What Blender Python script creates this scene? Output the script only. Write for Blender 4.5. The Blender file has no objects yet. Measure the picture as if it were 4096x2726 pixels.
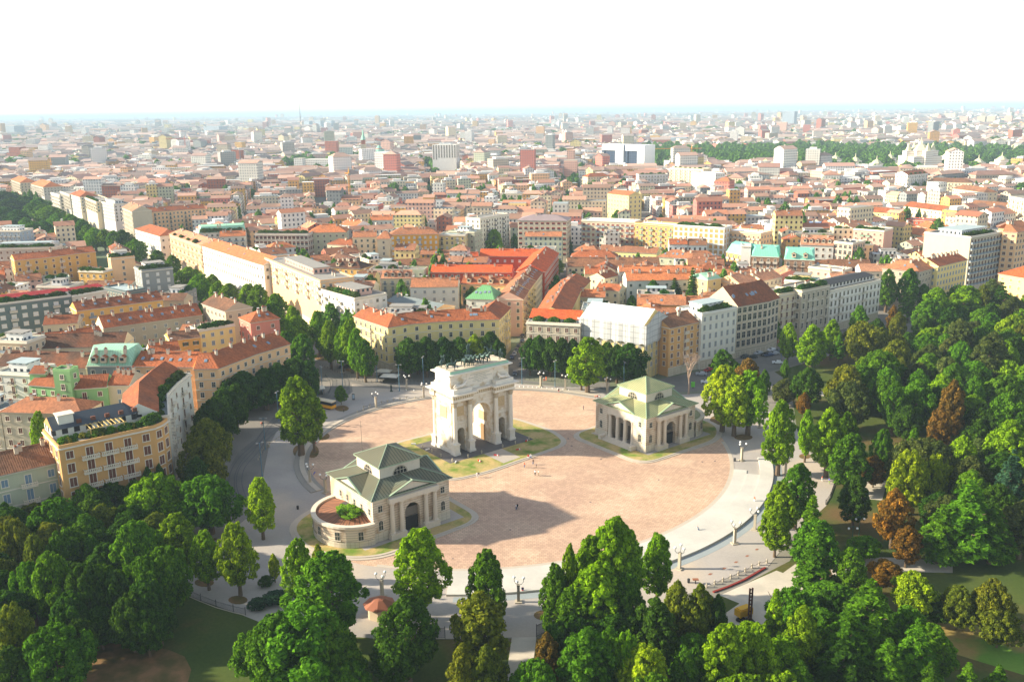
import bpy, bmesh, math, random
import numpy as np
from mathutils import Vector, Matrix
sc = bpy.context.scene
COL = sc.collection
R = math.radians
# ---------------------------------------------------------------- camera
HCAM, FPX, PITCH, ROLL = 100.0, 905.0, math.atan(229.05*math.cos(R(0.7))/905.0), R(-0.7)
_fwd = Vector((0, math.cos(PITCH), -math.sin(PITCH)))
_up0 = Vector((0, math.sin(PITCH), math.cos(PITCH)))
_rt0 = Vector((1, 0, 0))
_rt = _rt0*math.cos(ROLL) + _up0*math.sin(ROLL)
_up = -_rt0*math.sin(ROLL) + _up0*math.cos(ROLL)
cam = bpy.data.cameras.new('camera'); camo = bpy.data.objects.new('camera', cam); COL.objects.link(camo)
m = Matrix((_rt, _up, -_fwd)).transposed().to_4x4(); m.translation = Vector((0, 0, HCAM)); camo.matrix_world = m
cam.sensor_width = 36; cam.lens = FPX/1024*36; cam.clip_start = 1; cam.clip_end = 90000
sc.camera = camo
# ---------------------------------------------------------------- light
SUN_EL, SUN_AZ = R(23), R(178.5)      # azimuth measured from +X: the sun stands to the left of the view
w = bpy.data.worlds.new("World"); sc.world = w; w.use_nodes = True
nt = w.node_tree; nt.nodes.clear()
sky = nt.nodes.new('ShaderNodeTexSky'); sky.sky_type = 'NISHITA'; sky.sun_disc = False
sky.sun_elevation = SUN_EL; sky.sun_rotation = math.pi/2 - SUN_AZ
sky.dust_density = 0.4; sky.ozone_density = 2.0; sky.air_density = 1.0; sky.altitude = 100
bg = nt.nodes.new('ShaderNodeBackground'); bg.inputs[1].default_value = 0.12
out = nt.nodes.new('ShaderNodeOutputWorld')
hs = nt.nodes.new('ShaderNodeHueSaturation'); hs.inputs['Saturation'].default_value = 0.55   # thin veil of high haze
nt.links.new(sky.outputs[0], hs.inputs['Color']); nt.links.new(hs.outputs[0], bg.inputs[0]); nt.links.new(bg.outputs[0], out.inputs[0])
sd = Vector((math.cos(SUN_AZ)*math.cos(SUN_EL), math.sin(SUN_AZ)*math.cos(SUN_EL), math.sin(SUN_EL)))
sl = bpy.data.lights.new('sun', 'SUN'); sl.energy = 5.0; sl.angle = R(1.5); sl.color = (1.0, 0.91, 0.74)
so = bpy.data.objects.new('sun', sl); COL.objects.link(so); so.rotation_euler = sd.to_track_quat('Z', 'Y').to_euler()
vs = sc.view_settings; vs.view_transform = 'Standard'; vs.look = 'None'; vs.gamma = 1; vs.exposure = 1.2; vs.use_curve_mapping = False
sc.cycles.max_bounces = 5; sc.cycles.diffuse_bounces = 3; sc.cycles.glossy_bounces = 2; sc.cycles.transmission_bounces = 3
sc.cycles.volume_bounces = 0; sc.cycles.caustics_reflective = False; sc.cycles.caustics_refractive = False
sc.cycles.use_denoising = True
# ---------------------------------------------------------------- where things stand
# Survey notes: each spot was read off the photograph in one of twelve sheets (letter, x, y) and is turned into metres on the
# ground (or at height z) with the surveyed camera above.
SH = dict(A=(0,400),B=(1024,400),C=(2048,400),D=(3072,400),a=(0,900),b=(1024,900),c=(2048,900),d=(3072,900),
          e=(0,1500),f=(1024,1500),g=(2048,1500),h=(3072,1500),i=(0,2046),j=(1024,2046),k=(2048,2046),l=(3072,2046))
def ray(s, x, y):
    ox, oy = SH[s]; X = (ox+x/2.3008)/4; Y = (oy+y/2.3008)/4
    return _fwd*FPX + _rt*(X-512) + _up*(340.75-Y)
def P(s, x, y, z=0.0):
    d = ray(s, x, y); t = (z-HCAM)/d.z
    return Vector((d.x*t, d.y*t, z))
def proj(p):
    v = Vector(p)-Vector((0, 0, HCAM)); q = v.dot(_fwd)
    if q <= 1: return (-9999, -9999, q)
    return (512+FPX*v.dot(_rt)/q, 340.75-FPX*v.dot(_up)/q, q)
TH = R(37.8)
AX = Vector((math.cos(TH), math.sin(TH), 0)); AY = Vector((-math.sin(TH), math.cos(TH), 0)); AZ = Vector((0, 0, 1))
# ---------------------------------------------------------------- materials
def lin(c):
    c = c/255.0
    return c/12.92 if c <= 0.04045 else ((c+0.055)/1.055)**2.4
def S(r, g, b): return (lin(r), lin(g), lin(b), 1.0)
MATS = {}
def nodes(m):
    m.use_nodes = True; n = m.node_tree; n.nodes.clear()
    o = n.nodes.new('ShaderNodeOutputMaterial'); b = n.nodes.new('ShaderNodeBsdfPrincipled')
    n.links.new(b.outputs[0], o.inputs[0]); return n, b
def mixc(n, a, b, f, t='MIX'):
    x = n.nodes.new('ShaderNodeMix'); x.data_type = 'RGBA'; x.blend_type = t
    for i, v in ((6, a), (7, b), (0, f)):
        if isinstance(v, (tuple, float, int)): x.inputs[i].default_value = v
        else: n.links.new(v, x.inputs[i])
    return x.outputs[2]
def math_(n, op, a, b=0.0, c=0.0):
    x = n.nodes.new('ShaderNodeMath'); x.operation = op
    for i, v in enumerate((a, b, c)):
        if isinstance(v, (float, int)): x.inputs[i].default_value = v
        else: n.links.new(v, x.inputs[i])
    return x.outputs[0]
def noise(n, scale, det=3, coord='Object', w=None, stretch=None):
    tc = n.nodes.new('ShaderNodeTexCoord'); t = n.nodes.new('ShaderNodeTexNoise')
    t.inputs['Scale'].default_value = scale; t.inputs['Detail'].default_value = det
    src = tc.outputs[coord]
    if stretch:
        mp = n.nodes.new('ShaderNodeMapping'); mp.inputs['Scale'].default_value = stretch; n.links.new(src, mp.inputs[0]); src = mp.outputs[0]
    n.links.new(src, t.inputs['Vector']); return t.outputs[0]
def ramp(n, v, stops):
    r = n.nodes.new('ShaderNodeValToRGB'); e = r.color_ramp.elements
    while len(e) < len(stops): e.new(0.5)
    for k, (p, c) in enumerate(stops): e[k].position = p; e[k].color = c
    n.links.new(v, r.inputs[0]); return r.outputs[0]
def objvar(n, c, lo, hi):
    oi = n.nodes.new('ShaderNodeObjectInfo'); return mixc(n, c, mixc(n, lo, hi, oi.outputs['Random']), 1.0, 'MULTIPLY')
def mul(c, k): return (c[0]*k, c[1]*k, c[2]*k, 1)
def uvxy(n):
    u = n.nodes.new('ShaderNodeUVMap'); s = n.nodes.new('ShaderNodeSeparateXYZ'); n.links.new(u.outputs[0], s.inputs[0]); return s.outputs[0], s.outputs[1]
def plain(name, col, rough=0.8, var=0.12, scale=0.4, metal=0.0, spec=0.3):
    if name in MATS: return MATS[name]
    m = bpy.data.materials.new(name); n, b = nodes(m)
    f = noise(n, scale, 4)
    c = mixc(n, mul(col, 1-var), mul(col, 1+var*0.8), f)
    if name.startswith('wall '): c = objvar(n, c, (.86, .85, .86, 1), (1.12, 1.11, 1.06, 1))
    if var >= 0.1:
        f2 = noise(n, scale*6, 3, stretch=(1, 1, 0.15)); c = mixc(n, c, mixc(n, mul((1, 1, 1, 1), 1-var), mul((1, 1, 1, 1), 1+var*0.6), f2), 0.7, 'MULTIPLY')
    n.links.new(c, b.inputs['Base Color']); b.inputs['Roughness'].default_value = rough; b.inputs['Metallic'].default_value = metal
    b.inputs['Specular IOR Level'].default_value = spec
    MATS[name] = m; return m
def banded(name, col, groove, pitch_u=0.0, pitch_v=0.0, wd=0.12, var=0.15, rough=0.8, off=0.0, patch=None):
    """stone, planks or seamed metal: joints of their own colour run along u and / or v, measured in metres"""
    if name in MATS: return MATS[name]
    m = bpy.data.materials.new(name); n, b = nodes(m); u, v = uvxy(n)
    c = mixc(n, mul(col, 1-var), mul(col, 1+var), noise(n, 0.35, 4))
    if patch: c = mixc(n, c, patch[0], ramp(n, noise(n, patch[1], 5), ((0.48, (0, 0, 0, 1)), (0.62, (1, 1, 1, 1)))))
    mask = None
    for p, q in ((pitch_u, u), (pitch_v, v)):
        if p:
            fr = math_(n, 'FRACT', math_(n, 'DIVIDE', q, p)); k = math_(n, 'LESS_THAN', fr, wd)
            mask = k if mask is None else math_(n, 'MAXIMUM', mask, k)
    c = mixc(n, c, groove, mask)
    n.links.new(c, b.inputs['Base Color']); b.inputs['Roughness'].default_value = rough; b.inputs['Specular IOR Level'].default_value = 0.25
    bp = n.nodes.new('ShaderNodeBump'); bp.inputs['Strength'].default_value = 0.6; bp.inputs['Distance'].default_value = 0.05
    n.links.new(math_(n, 'SUBTRACT', 1.0, mask), bp.inputs['Height']); n.links.new(bp.outputs[0], b.inputs['Normal'])
    MATS[name] = m; return m
def tiles(name, col, col2, var=0.25):
    """clay roof tiles: courses along v, pans along u, weathered patches"""
    if name in MATS: return MATS[name]
    m = bpy.data.materials.new(name); n, b = nodes(m); u, v = uvxy(n)
    c = mixc(n, mul(col, 1-var*0.5), mul(col, 1+var*0.5), noise(n, 1.6, 5))
    c = mixc(n, c, col2, ramp(n, noise(n, 0.16, 6), ((0.42, (0, 0, 0, 1)), (0.68, (1, 1, 1, 1)))))
    wn = n.nodes.new('ShaderNodeTexWhiteNoise'); wn.noise_dimensions = '2D'
    cv = n.nodes.new('ShaderNodeCombineXYZ'); n.links.new(math_(n, 'FLOOR', math_(n, 'DIVIDE', u, 0.5)), cv.inputs[0]); n.links.new(math_(n, 'FLOOR', math_(n, 'DIVIDE', v, 0.7)), cv.inputs[1])
    n.links.new(cv.outputs[0], wn.inputs['Vector'])
    c = mixc(n, c, mixc(n, (0.55, 0.5, 0.5, 1), (1.25, 1.2, 1.15, 1), wn.outputs['Value']), 0.6, 'MULTIPLY')
    c = objvar(n, c, (.78, .82, .86, 1), (1.2, 1.16, 1.08, 1))
    n.links.new(c, b.inputs['Base Color']); b.inputs['Roughness'].default_value = 0.85; b.inputs['Specular IOR Level'].default_value = 0.15
    st = math_(n, 'SINE', math_(n, 'MULTIPLY', u, 2*math.pi/0.5))
    bp = n.nodes.new('ShaderNodeBump'); bp.inputs['Strength'].default_value = 0.5; bp.inputs['Distance'].default_value = 0.06
    n.links.new(st, bp.inputs['Height']); n.links.new(bp.outputs[0], b.inputs['Normal'])
    MATS[name] = m; return m
def windowed(name, col, glass, pu=3.2, pv=3.4, wu=0.38, wv=0.5, attr=False, shut=None):
    """far wall whose window openings are too small to be parts"""
    if name in MATS: return MATS[name]
    m = bpy.data.materials.new(name); n, b = nodes(m); u, v = uvxy(n)
    if attr:
        a = n.nodes.new('ShaderNodeVertexColor'); a.layer_name = 'tint'; base = a.outputs[0]
    else: base = col
    c = mixc(n, base, mixc(n, (0.8, 0.8, 0.8, 1), (1.15, 1.15, 1.15, 1), noise(n, 0.3, 4)), 0.8, 'MULTIPLY')
    fu = math_(n, 'FRACT', math_(n, 'DIVIDE', u, pu)); fv = math_(n, 'FRACT', math_(n, 'DIVIDE', v, pv))
    mu = math_(n, 'MULTIPLY', math_(n, 'GREATER_THAN', fu, 0.5-wu/2), math_(n, 'LESS_THAN', fu, 0.5+wu/2))
    mv = math_(n, 'MULTIPLY', math_(n, 'GREATER_THAN', fv, 0.28), math_(n, 'LESS_THAN', fv, 0.28+wv))
    wn = n.nodes.new('ShaderNodeTexWhiteNoise'); wn.noise_dimensions = '2D'; cv = n.nodes.new('ShaderNodeCombineXYZ')
    n.links.new(math_(n, 'FLOOR', math_(n, 'DIVIDE', u, pu)), cv.inputs[0]); n.links.new(math_(n, 'FLOOR', math_(n, 'DIVIDE', v, pv)), cv.inputs[1]); n.links.new(cv.outputs[0], wn.inputs['Vector'])
    g = mixc(n, mul(glass, 0.6), shut or mul(glass, 2.2), wn.outputs['Value'])
    geo = n.nodes.new('ShaderNodeNewGeometry'); sx = n.nodes.new('ShaderNodeSeparateXYZ'); n.links.new(geo.outputs['Normal'], sx.inputs[0])
    side = math_(n, 'LESS_THAN', math_(n, 'ABSOLUTE', sx.outputs[2]), 0.3)
    c = mixc(n, c, g, math_(n, 'MULTIPLY', math_(n, 'MULTIPLY', mu, mv), side))
    n.links.new(c, b.inputs['Base Color']); b.inputs['Roughness'].default_value = 0.8; b.inputs['Specular IOR Level'].default_value = 0.2
    MATS[name] = m; return m
# ---------------------------------------------------------------- mesh helpers
class MB:
    def __init__(s): s.v = []; s.f = []; s.m = []; s.mats = []; s.tint = None; s.col = []
    def mi(s, mat):
        if mat not in s.mats: s.mats.append(mat)
        return s.mats.index(mat)
    def face(s, pts, mat):
        b = len(s.v); s.v += [tuple(p) for p in pts]; s.f.append(tuple(range(b, b+len(pts)))); s.m.append(s.mi(mat)); s.col.append(s.tint)
    def mesh(s, vs, fs, mat):
        b = len(s.v); s.v += [tuple(p) for p in vs]; k = s.mi(mat)
        for f in fs: s.f.append(tuple(i+b for i in f)); s.m.append(k); s.col.append(s.tint)
    def prism(s, poly, z0, z1, mat, top=None, bottom=False):
        """poly counter-clockwise seen from above"""
        n = len(poly)
        ar = sum(poly[i][0]*poly[(i+1) % n][1]-poly[(i+1) % n][0]*poly[i][1] for i in range(n))
        if ar < 0: poly = poly[::-1]
        vs = [(p[0], p[1], z0) for p in poly]+[(p[0], p[1], z1) for p in poly]
        s.mesh(vs, [(i, (i+1) % n, (i+1) % n+n, i+n) for i in range(n)], mat)
        s.mesh([(p[0], p[1], z1) for p in poly], [tuple(range(n))], top or mat)
        if bottom: s.mesh([(p[0], p[1], z0) for p in poly], [tuple(range(n))[::-1]], mat)
    def box(s, c, d, mat, rz=0.0, ax=None, ay=None):
        """c = centre of the base, d = sizes"""
        X = ax or Vector((math.cos(rz), math.sin(rz), 0)); Y = ay or Vector((-math.sin(rz), math.cos(rz), 0))
        c = Vector(c); h = (X*d[0]/2, Y*d[1]/2)
        poly = [c-h[0]-h[1], c+h[0]-h[1], c+h[0]+h[1], c-h[0]+h[1]]
        s.prism(poly, c.z, c.z+d[2], mat, bottom=True)
    def tube(s, pts, rad, mat, n=6, cap=True):
        pts = [Vector(p) for p in pts]; rad = rad if isinstance(rad, (list, tuple)) else [rad]*len(pts)
        vs = []
        for i, p in enumerate(pts):
            t = (pts[min(i+1, len(pts)-1)]-pts[max(i-1, 0)]).normalized()
            a = t.cross(Vector((0, 0, 1)) if abs(t.z) < 0.9 else Vector((1, 0, 0))).normalized(); b = t.cross(a)
            for k in range(n):
                an = 2*math.pi*k/n; vs.append(p+(a*math.cos(an)+b*math.sin(an))*rad[i])
        fs = [(i*n+k, i*n+(k+1) % n, (i+1)*n+(k+1) % n, (i+1)*n+k) for i in range(len(pts)-1) for k in range(n)]
        if cap: fs += [tuple(range(n))[::-1], tuple((len(pts)-1)*n+k for k in range(n))]
        s.mesh(vs, fs, mat)
    def lathe(s, c, prof, mat, n=16):
        """prof = [(r, z)...] bottom to top"""
        c = Vector(c); vs = [(c.x+r*math.cos(2*math.pi*k/n), c.y+r*math.sin(2*math.pi*k/n), c.z+z) for r, z in prof for k in range(n)]
        fs = [(i*n+k, i*n+(k+1) % n, (i+1)*n+(k+1) % n, (i+1)*n+k) for i in range(len(prof)-1) for k in range(n)]
        fs.append(tuple((len(prof)-1)*n+k for k in range(n)))
        s.mesh(vs, fs, mat)
    def ball(s, c, r, mat, n=8, sz=1.0):
        pr = [(max(0.001, r*math.sin(math.pi*i/(n-1))), -r*sz*math.cos(math.pi*i/(n-1))) for i in range(n)]
        s.lathe(c, pr, mat, n+2)
    def build(s, name, parent=None, smooth=False, loc=None, mw=None):
        me = bpy.data.meshes.new(name); me.from_pydata(s.v, [], s.f)
        for m_ in s.mats: me.materials.append(m_)
        me.polygons.foreach_set('material_index', s.m)
        if smooth: me.polygons.foreach_set('use_smooth', [True]*len(s.f))
        uvs(me)
        if any(c is not None for c in s.col):
            ca = me.color_attributes.new('tint', 'FLOAT_COLOR', 'CORNER'); buf = []
            for p, c in zip(me.polygons, s.col): buf += list(c or (1, 1, 1, 1))*p.loop_total
            ca.data.foreach_set('color', buf)
        o = bpy.data.objects.new(name, me); COL.objects.link(o)
        if parent: o.parent = parent
        if loc is not None: o.location = loc
        return o
def uvs(me):
    """every face gets metres as UV: u level along the face, v up its slope"""
    n = len(me.polygons)
    if not n: return
    uv = me.uv_layers.new(name='UVMap')
    nv = np.empty(len(me.vertices)*3); me.vertices.foreach_get('co', nv); nv = nv.reshape(-1, 3)
    pn = np.empty(n*3); me.polygons.foreach_get('normal', pn); pn = pn.reshape(-1, 3)
    lt = np.empty(n, dtype=np.int32); me.polygons.foreach_get('loop_total', lt)
    li = np.empty(len(me.loops), dtype=np.int32); me.loops.foreach_get('vertex_index', li)
    pl = np.repeat(np.arange(n), lt)
    flat = np.abs(pn[:, 2]) > 0.985
    t = np.stack([-pn[:, 1], pn[:, 0], np.zeros(n)], 1); l = np.linalg.norm(t, axis=1); l[l < 1e-6] = 1; t /= l[:, None]
    t[flat] = (1, 0, 0); b = np.cross(pn, t); b[flat] = (0, 1, 0)
    q = nv[li]; data = np.stack([(q*t[pl]).sum(1), (q*b[pl]).sum(1)], 1)
    uv.data.foreach_set('uv', data.ravel())
def empty(name, loc, rz=0.0):
    o = bpy.data.objects.new(name, None); COL.objects.link(o); o.location = loc; o.rotation_euler = (0, 0, rz); o.empty_display_size = 1; return o
def tag(o, label=None, cat=None, group=None, kind=None):
    if label: o['label'] = label
    if cat: o['category'] = cat
    if group: o['group'] = group
    if kind: o['kind'] = kind
    return o
def copy_tree(o, parent=None):
    c = o.copy(); COL.objects.link(c); c.parent = parent
    for ch in list(o.children): copy_tree(ch, c)
    return c
def skin(name, pts, edges, rad, sub=1, mat=None):
    """one continuous body grown over a skeleton, returned as mesh data"""
    me = bpy.data.meshes.new(name); me.from_pydata(pts, edges, []); o = bpy.data.objects.new(name, me); COL.objects.link(o)
    sk = o.modifiers.new('s', 'SKIN'); sk.use_smooth_shade = True
    for i, r in enumerate(rad): me.skin_vertices[0].data[i].radius = (r, r)
    me.skin_vertices[0].data[0].use_root = True
    ss = o.modifiers.new('u', 'SUBSURF'); ss.levels = sub; ss.render_levels = sub
    bpy.context.view_layer.update()
    dg = bpy.context.evaluated_depsgraph_get(); r = bpy.data.meshes.new_from_object(o.evaluated_get(dg))
    bpy.data.objects.remove(o); r.name = name
    r.materials.clear()
    return r
from mathutils.geometry import delaunay_2d_cdt
# ---------------------------------------------------------------- the ground
def gmat(name, c1, c2, sc1=0.05, c3=None, sc3=0.01, fine=2.0, fv=0.15, rough=0.95):
    if name in MATS: return MATS[name]
    m = bpy.data.materials.new(name); n, b = nodes(m)
    c = mixc(n, c1, c2, ramp(n, noise(n, sc1, 6), ((0.35, (0, 0, 0, 1)), (0.65, (1, 1, 1, 1)))))
    if c3: c = mixc(n, c, c3, ramp(n, noise(n, sc3, 5), ((0.5, (0, 0, 0, 1)), (0.62, (1, 1, 1, 1)))))
    c = mixc(n, c, mixc(n, mul((1, 1, 1, 1), 1-fv), mul((1, 1, 1, 1), 1+fv), noise(n, fine, 3)), 1.0, 'MULTIPLY')
    n.links.new(c, b.inputs['Base Color']); b.inputs['Roughness'].default_value = rough; b.inputs['Specular IOR Level'].default_value = 0.1
    MATS[name] = m; return m
M_ground = gmat('urban ground', S(150, 140, 128), S(122, 118, 110), 0.01, S(96, 112, 74), 0.004)
M_asph = gmat('asphalt', S(116, 112, 106), S(130, 124, 116), 0.12, None, 0, 3, 0.1)
M_pave = gmat('grey stone paving', S(178, 168, 156), S(158, 150, 142), 0.06, S(188, 172, 152), 0.03, 1.5, 0.1)
M_terr = gmat('white granite', S(204, 198, 184), S(188, 182, 170), 0.1, None, 0, 1.2, 0.07)
M_lawn = gmat('park lawn', S(66, 82, 34), S(84, 92, 40), 0.06, S(104, 84, 52), 0.03, 1.5, 0.3)
M_islg = gmat('dry grass', S(186, 160, 104), S(104, 130, 48), 0.22, S(182, 158, 106), 0.12, 1.4, 0.3)
M_earth = gmat('bare earth', S(138, 104, 70), S(92, 84, 46), 0.3, None, 0, 3, 0.15)
M_path = gmat('pale gravel', S(205, 192, 172), S(186, 176, 158), 0.2, None, 0, 2, 0.08)
def cobble():
    m = bpy.data.materials.new('pink cobbles'); n, b = nodes(m); u, v = uvxy(n)
    # setts laid along the square's own axes
    a = math_(n, 'ADD', math_(n, 'MULTIPLY', u, math.cos(TH)), math_(n, 'MULTIPLY', v, math.sin(TH)))
    q = math_(n, 'SUBTRACT', math_(n, 'MULTIPLY', v, math.cos(TH)), math_(n, 'MULTIPLY', u, math.sin(TH)))
    a2 = math_(n, 'DIVIDE', u, 0.95); q2 = math_(n, 'DIVIDE', v, 0.8)
    row = math_(n, 'FLOOR', q2); a3 = math_(n, 'ADD', a2, math_(n, 'MULTIPLY', row, 0.5))
    cv = n.nodes.new('ShaderNodeCombineXYZ'); n.links.new(math_(n, 'FLOOR', a3), cv.inputs[0]); n.links.new(row, cv.inputs[1])
    wn = n.nodes.new('ShaderNodeTexWhiteNoise'); wn.noise_dimensions = '2D'; n.links.new(cv.outputs[0], wn.inputs['Vector'])
    c = mixc(n, S(204, 172, 142), S(190, 158, 134), ramp(n, noise(n, 0.035, 6), ((0.35, (0, 0, 0, 1)), (0.65, (1, 1, 1, 1)))))
    c = mixc(n, c, S(214, 184, 154), ramp(n, noise(n, 0.09, 5), ((0.5, (0, 0, 0, 1)), (0.7, (1, 1, 1, 1)))))
    c = mixc(n, c, mixc(n, (0.88, 0.87, 0.87, 1), (1.10, 1.09, 1.08, 1), wn.outputs['Value']), 1.0, 'MULTIPLY')
    c = mixc(n, c, (.72, .70, .70, 1), math_(n, 'MULTIPLY', ramp(n, noise(n, 0.05, 8, stretch=(1, 3.2, 1)), ((0.5, (0, 0, 0, 1)), (0.72, (1, 1, 1, 1)))), .28), 'MULTIPLY')
    wv = n.nodes.new('ShaderNodeTexVoronoi'); wv.inputs['Scale'].default_value = .045; tc_ = n.nodes.new('ShaderNodeTexCoord'); n.links.new(tc_.outputs['Object'], wv.inputs['Vector'])
    c = mixc(n, c, mixc(n, (.96, .95, .95, 1), (1.03, 1.03, 1.02, 1), wv.outputs['Color']), 1.0, 'MULTIPLY')
    jt = math_(n, 'MAXIMUM', math_(n, 'LESS_THAN', math_(n, 'FRACT', a3), 0.10), math_(n, 'LESS_THAN', math_(n, 'FRACT', q2), 0.13))
    c = mixc(n, c, S(160, 128, 108), math_(n, 'MULTIPLY', jt, 0.75))
    n.links.new(c, b.inputs['Base Color']); b.inputs['Roughness'].default_value = 0.9; b.inputs['Specular IOR Level'].default_value = 0.15
    return m
M_cob = cobble()
def xy(p): return (p[0], p[1])
def sheet(name, pts, z, mat, kind='structure', label=None):
    n = len(pts); ar = sum(pts[i][0]*pts[(i+1) % n][1]-pts[(i+1) % n][0]*pts[i][1] for i in range(n))
    if ar < 0: pts = pts[::-1]
    cx, cy = pts[0]     # local origin keeps the triangulation well conditioned
    r_ = delaunay_2d_cdt([Vector((p[0]-cx, p[1]-cy)) for p in pts], [], [list(range(n))], 1, 1e-4)
    me = bpy.data.meshes.new(name); fs = []
    for f in r_[2]:
        a, b, c = [r_[0][i] for i in f[:3]]; fs.append(f if (b-a).cross(c-a) > 0 else f[::-1])
    me.from_pydata([(v.x+cx, v.y+cy, 0) for v in r_[0]], [], fs); me.materials.append(mat); uvs(me)
    ob = bpy.data.objects.new(name, me); COL.objects.link(ob); ob.location.z = z; ob['kind'] = kind
    if label: ob['label'] = label
    return ob
def pts(*a): return [xy(P(*q)) for q in a]
def arc(c, r, a0, a1, n): return [(c[0]+r*math.cos(R(a0+(a1-a0)*i/n)), c[1]+r*math.sin(R(a0+(a1-a0)*i/n))) for i in range(n+1)]
g = MB(); N = 64; RR = (600, 1500, 4000, 12000, 45000)
g.mesh([(0, 0, 0)]+[(r*math.cos(2*math.pi*i/N), r*math.sin(2*math.pi*i/N), 0) for r in RR for i in range(N)], [(0, i+1, (i+1) % N+1) for i in range(N)]+[(k*N+i+1, (k+1)*N+i+1, (k+1)*N+(i+1) % N+1, k*N+(i+1) % N+1) for k in range(len(RR)-1) for i in range(N)], M_ground)
go = g.build('ground'); go.location.z = -0.03; go['kind'] = 'structure'
sheet('park_lawn', [(-400, -50), (-400, 150), (-119, 186), (-86, 206)]+pts(('e', 2000, 1500), ('i', 1650, 540), ('i', 1745, 780), ('i', 2190, 935), ('j', 1100, 1170), ('j', 1740, 1170), ('k', 330, 1160), ('k', 1500, 1000), ('l', 200, 450), ('h', 600, 1000), ('h', 300, 700), ('h', 200, 60), ('d', 60, 1350), ('d', 320, 1275), ('d', 1080, 1045), ('d', 1420, 960), ('d', 1700, 790))+[(600, 560), (700, -50)], 0.004, M_lawn)
pave = pts(('i', 1640, 560), ('i', 1745, 775), ('i', 2190, 932), ('j', 300, 1120), ('j', 1100, 1160), ('j', 1620, 1165), ('j', 1740, 1165), ('k', 220, 1150), ('k', 330, 1100), ('k', 900, 1040), ('k', 1500, 800), ('k', 1790, 690), ('k', 2180, 520), ('k', 2356, 505), ('l', 200, 250), ('h', 535, 1200), ('h', 612, 1000), ('h', 700, 800), ('h', 350, 690), ('h', 200, 350), ('g', 2356, 330), ('g', 2200, 140), ('g', 1700, 170), ('g', 1200, 200), ('g', 800, 100), ('g', 500, 105), ('g', 0, 75), ('f', 1620, 128), ('f', 1300, 130), ('f', 1000, 110), ('f', 880, 85), ('f', 890, 150), ('f', 780, 250), ('f', 600, 320), ('f', 200, 500), ('f', 120, 650), ('f', 70, 900), ('f', 60, 1200))
sheet('pavement', pave, 0.012, M_pave)
# the tram street, the canyon street, the avenue under the trees and the road along the park
sheet('tram_road', pts(('e', 2356, 1180), ('e', 2130, 1180), ('e', 2080, 1000), ('e', 2110, 850), ('e', 2200, 700), ('e', 2356, 580), ('f', 200, 340), ('f', 560, 230), ('f', 690, 120), ('f', 720, 20), ('b', 640, 1400), ('b', 560, 1300), ('b', 760, 1310), ('b', 880, 1420), ('b', 1100, 1455), ('b', 1620, 1440), ('c', 0, 1420), ('c', 600, 1480), ('c', 900, 1520), ('g', 900, 60), ('g', 500, 92), ('g', 0, 62), ('f', 1620, 112), ('f', 1000, 95), ('f', 860, 60), ('f', 870, 160), ('f', 740, 260), ('f', 580, 330), ('f', 230, 480), ('f', 90, 620), ('e', 2356, 1000)), 0.016, M_asph)
sheet('avenue', [(-72, 335), (-62, 350), (-82, 400), (-128, 470), (-220, 620), (-330, 800), (-420, 930), (-450, 920), (-350, 770), (-240, 600), (-150, 465), (-98, 385), (-84, 342)], 0.008, M_asph)
sheet('street', [(-4, 330), (4, 330), (9, 372), (22, 484), (36, 544), (50, 620), (90, 800), (83, 802), (42, 622), (29, 546), (15, 486), (1, 374)], 0.010, M_asph)
sheet('park_road', pts(('g', 1200, 160), ('g', 1700, 150), ('g', 1830, 60), ('c', 2100, 1440), ('d', 60, 1335), ('d', 320, 1260), ('d', 1080, 1035), ('d', 1420, 950), ('d', 1500, 840), ('d', 1000, 870), ('d', 300, 1050), ('c', 2356, 1180), ('c', 1700, 1350), ('c', 1250, 1440)), 0.014, M_asph)
# cobbled floor of the square
C1, C2 = (-9.0, 262.7), (-11.6, 262.0)
Larc = arc(C1, 52.9, 113, 216, 20); cob = Larc + pts(('j', 640, 300), ('j', 700, 420)) + arc(C2, 77.3, -107, 7, 40) + pts(('g', 1850, 500), ('g', 1500, 330), ('g', 900, 235), ('g', 740, 215), ('g', 500, 170), ('g', 0, 130)) + [(-16, 319)]
sheet('cobbled_square', cob, 0.022, M_cob)
def ring(name, c, r0, r1, a0, a1, z0, z1, mat, n=40, label=None):
    b = MB(); A = arc(c, r0, a0, a1, n); B_ = arc(c, r1, a0, a1, n)
    for i in range(n):
        b.mesh([(*A[i], z1), (*B_[i], z1), (*B_[i+1], z1), (*A[i+1], z1)], [(0, 1, 2, 3)], mat)
        b.mesh([(*A[i], z0), (*A[i], z1), (*A[i+1], z1), (*A[i+1], z0)], [(0, 1, 2, 3)], mat)
        b.mesh([(*B_[i], z0), (*B_[i+1], z0), (*B_[i+1], z1), (*B_[i], z1)], [(0, 1, 2, 3)], mat)
    for i, s_ in ((0, 1), (n, -1)):
        b.mesh([(*A[i], z0), (*B_[i], z0), (*B_[i], z1), (*A[i], z1)], [(0, 1, 2, 3)], mat)
    o = b.build(name); o['kind'] = 'structure'
    if label: o['label'] = label
    return o
M_kerb = plain('kerb stone', S(150, 142, 130), 0.85, 0.12)
M_kerbl = plain('pale kerb stone', S(190, 176, 156), 0.85, 0.12)
for i, (r0, r1, z) in enumerate(((52.9, 54.2, 0.16), (54.2, 55.6, 0.32), (55.6, 57.2, 0.2))): ring('step', C1, r0, r1, 113, 216, 0, z, (M_kerb, M_kerbl, M_kerb)[i])
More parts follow.
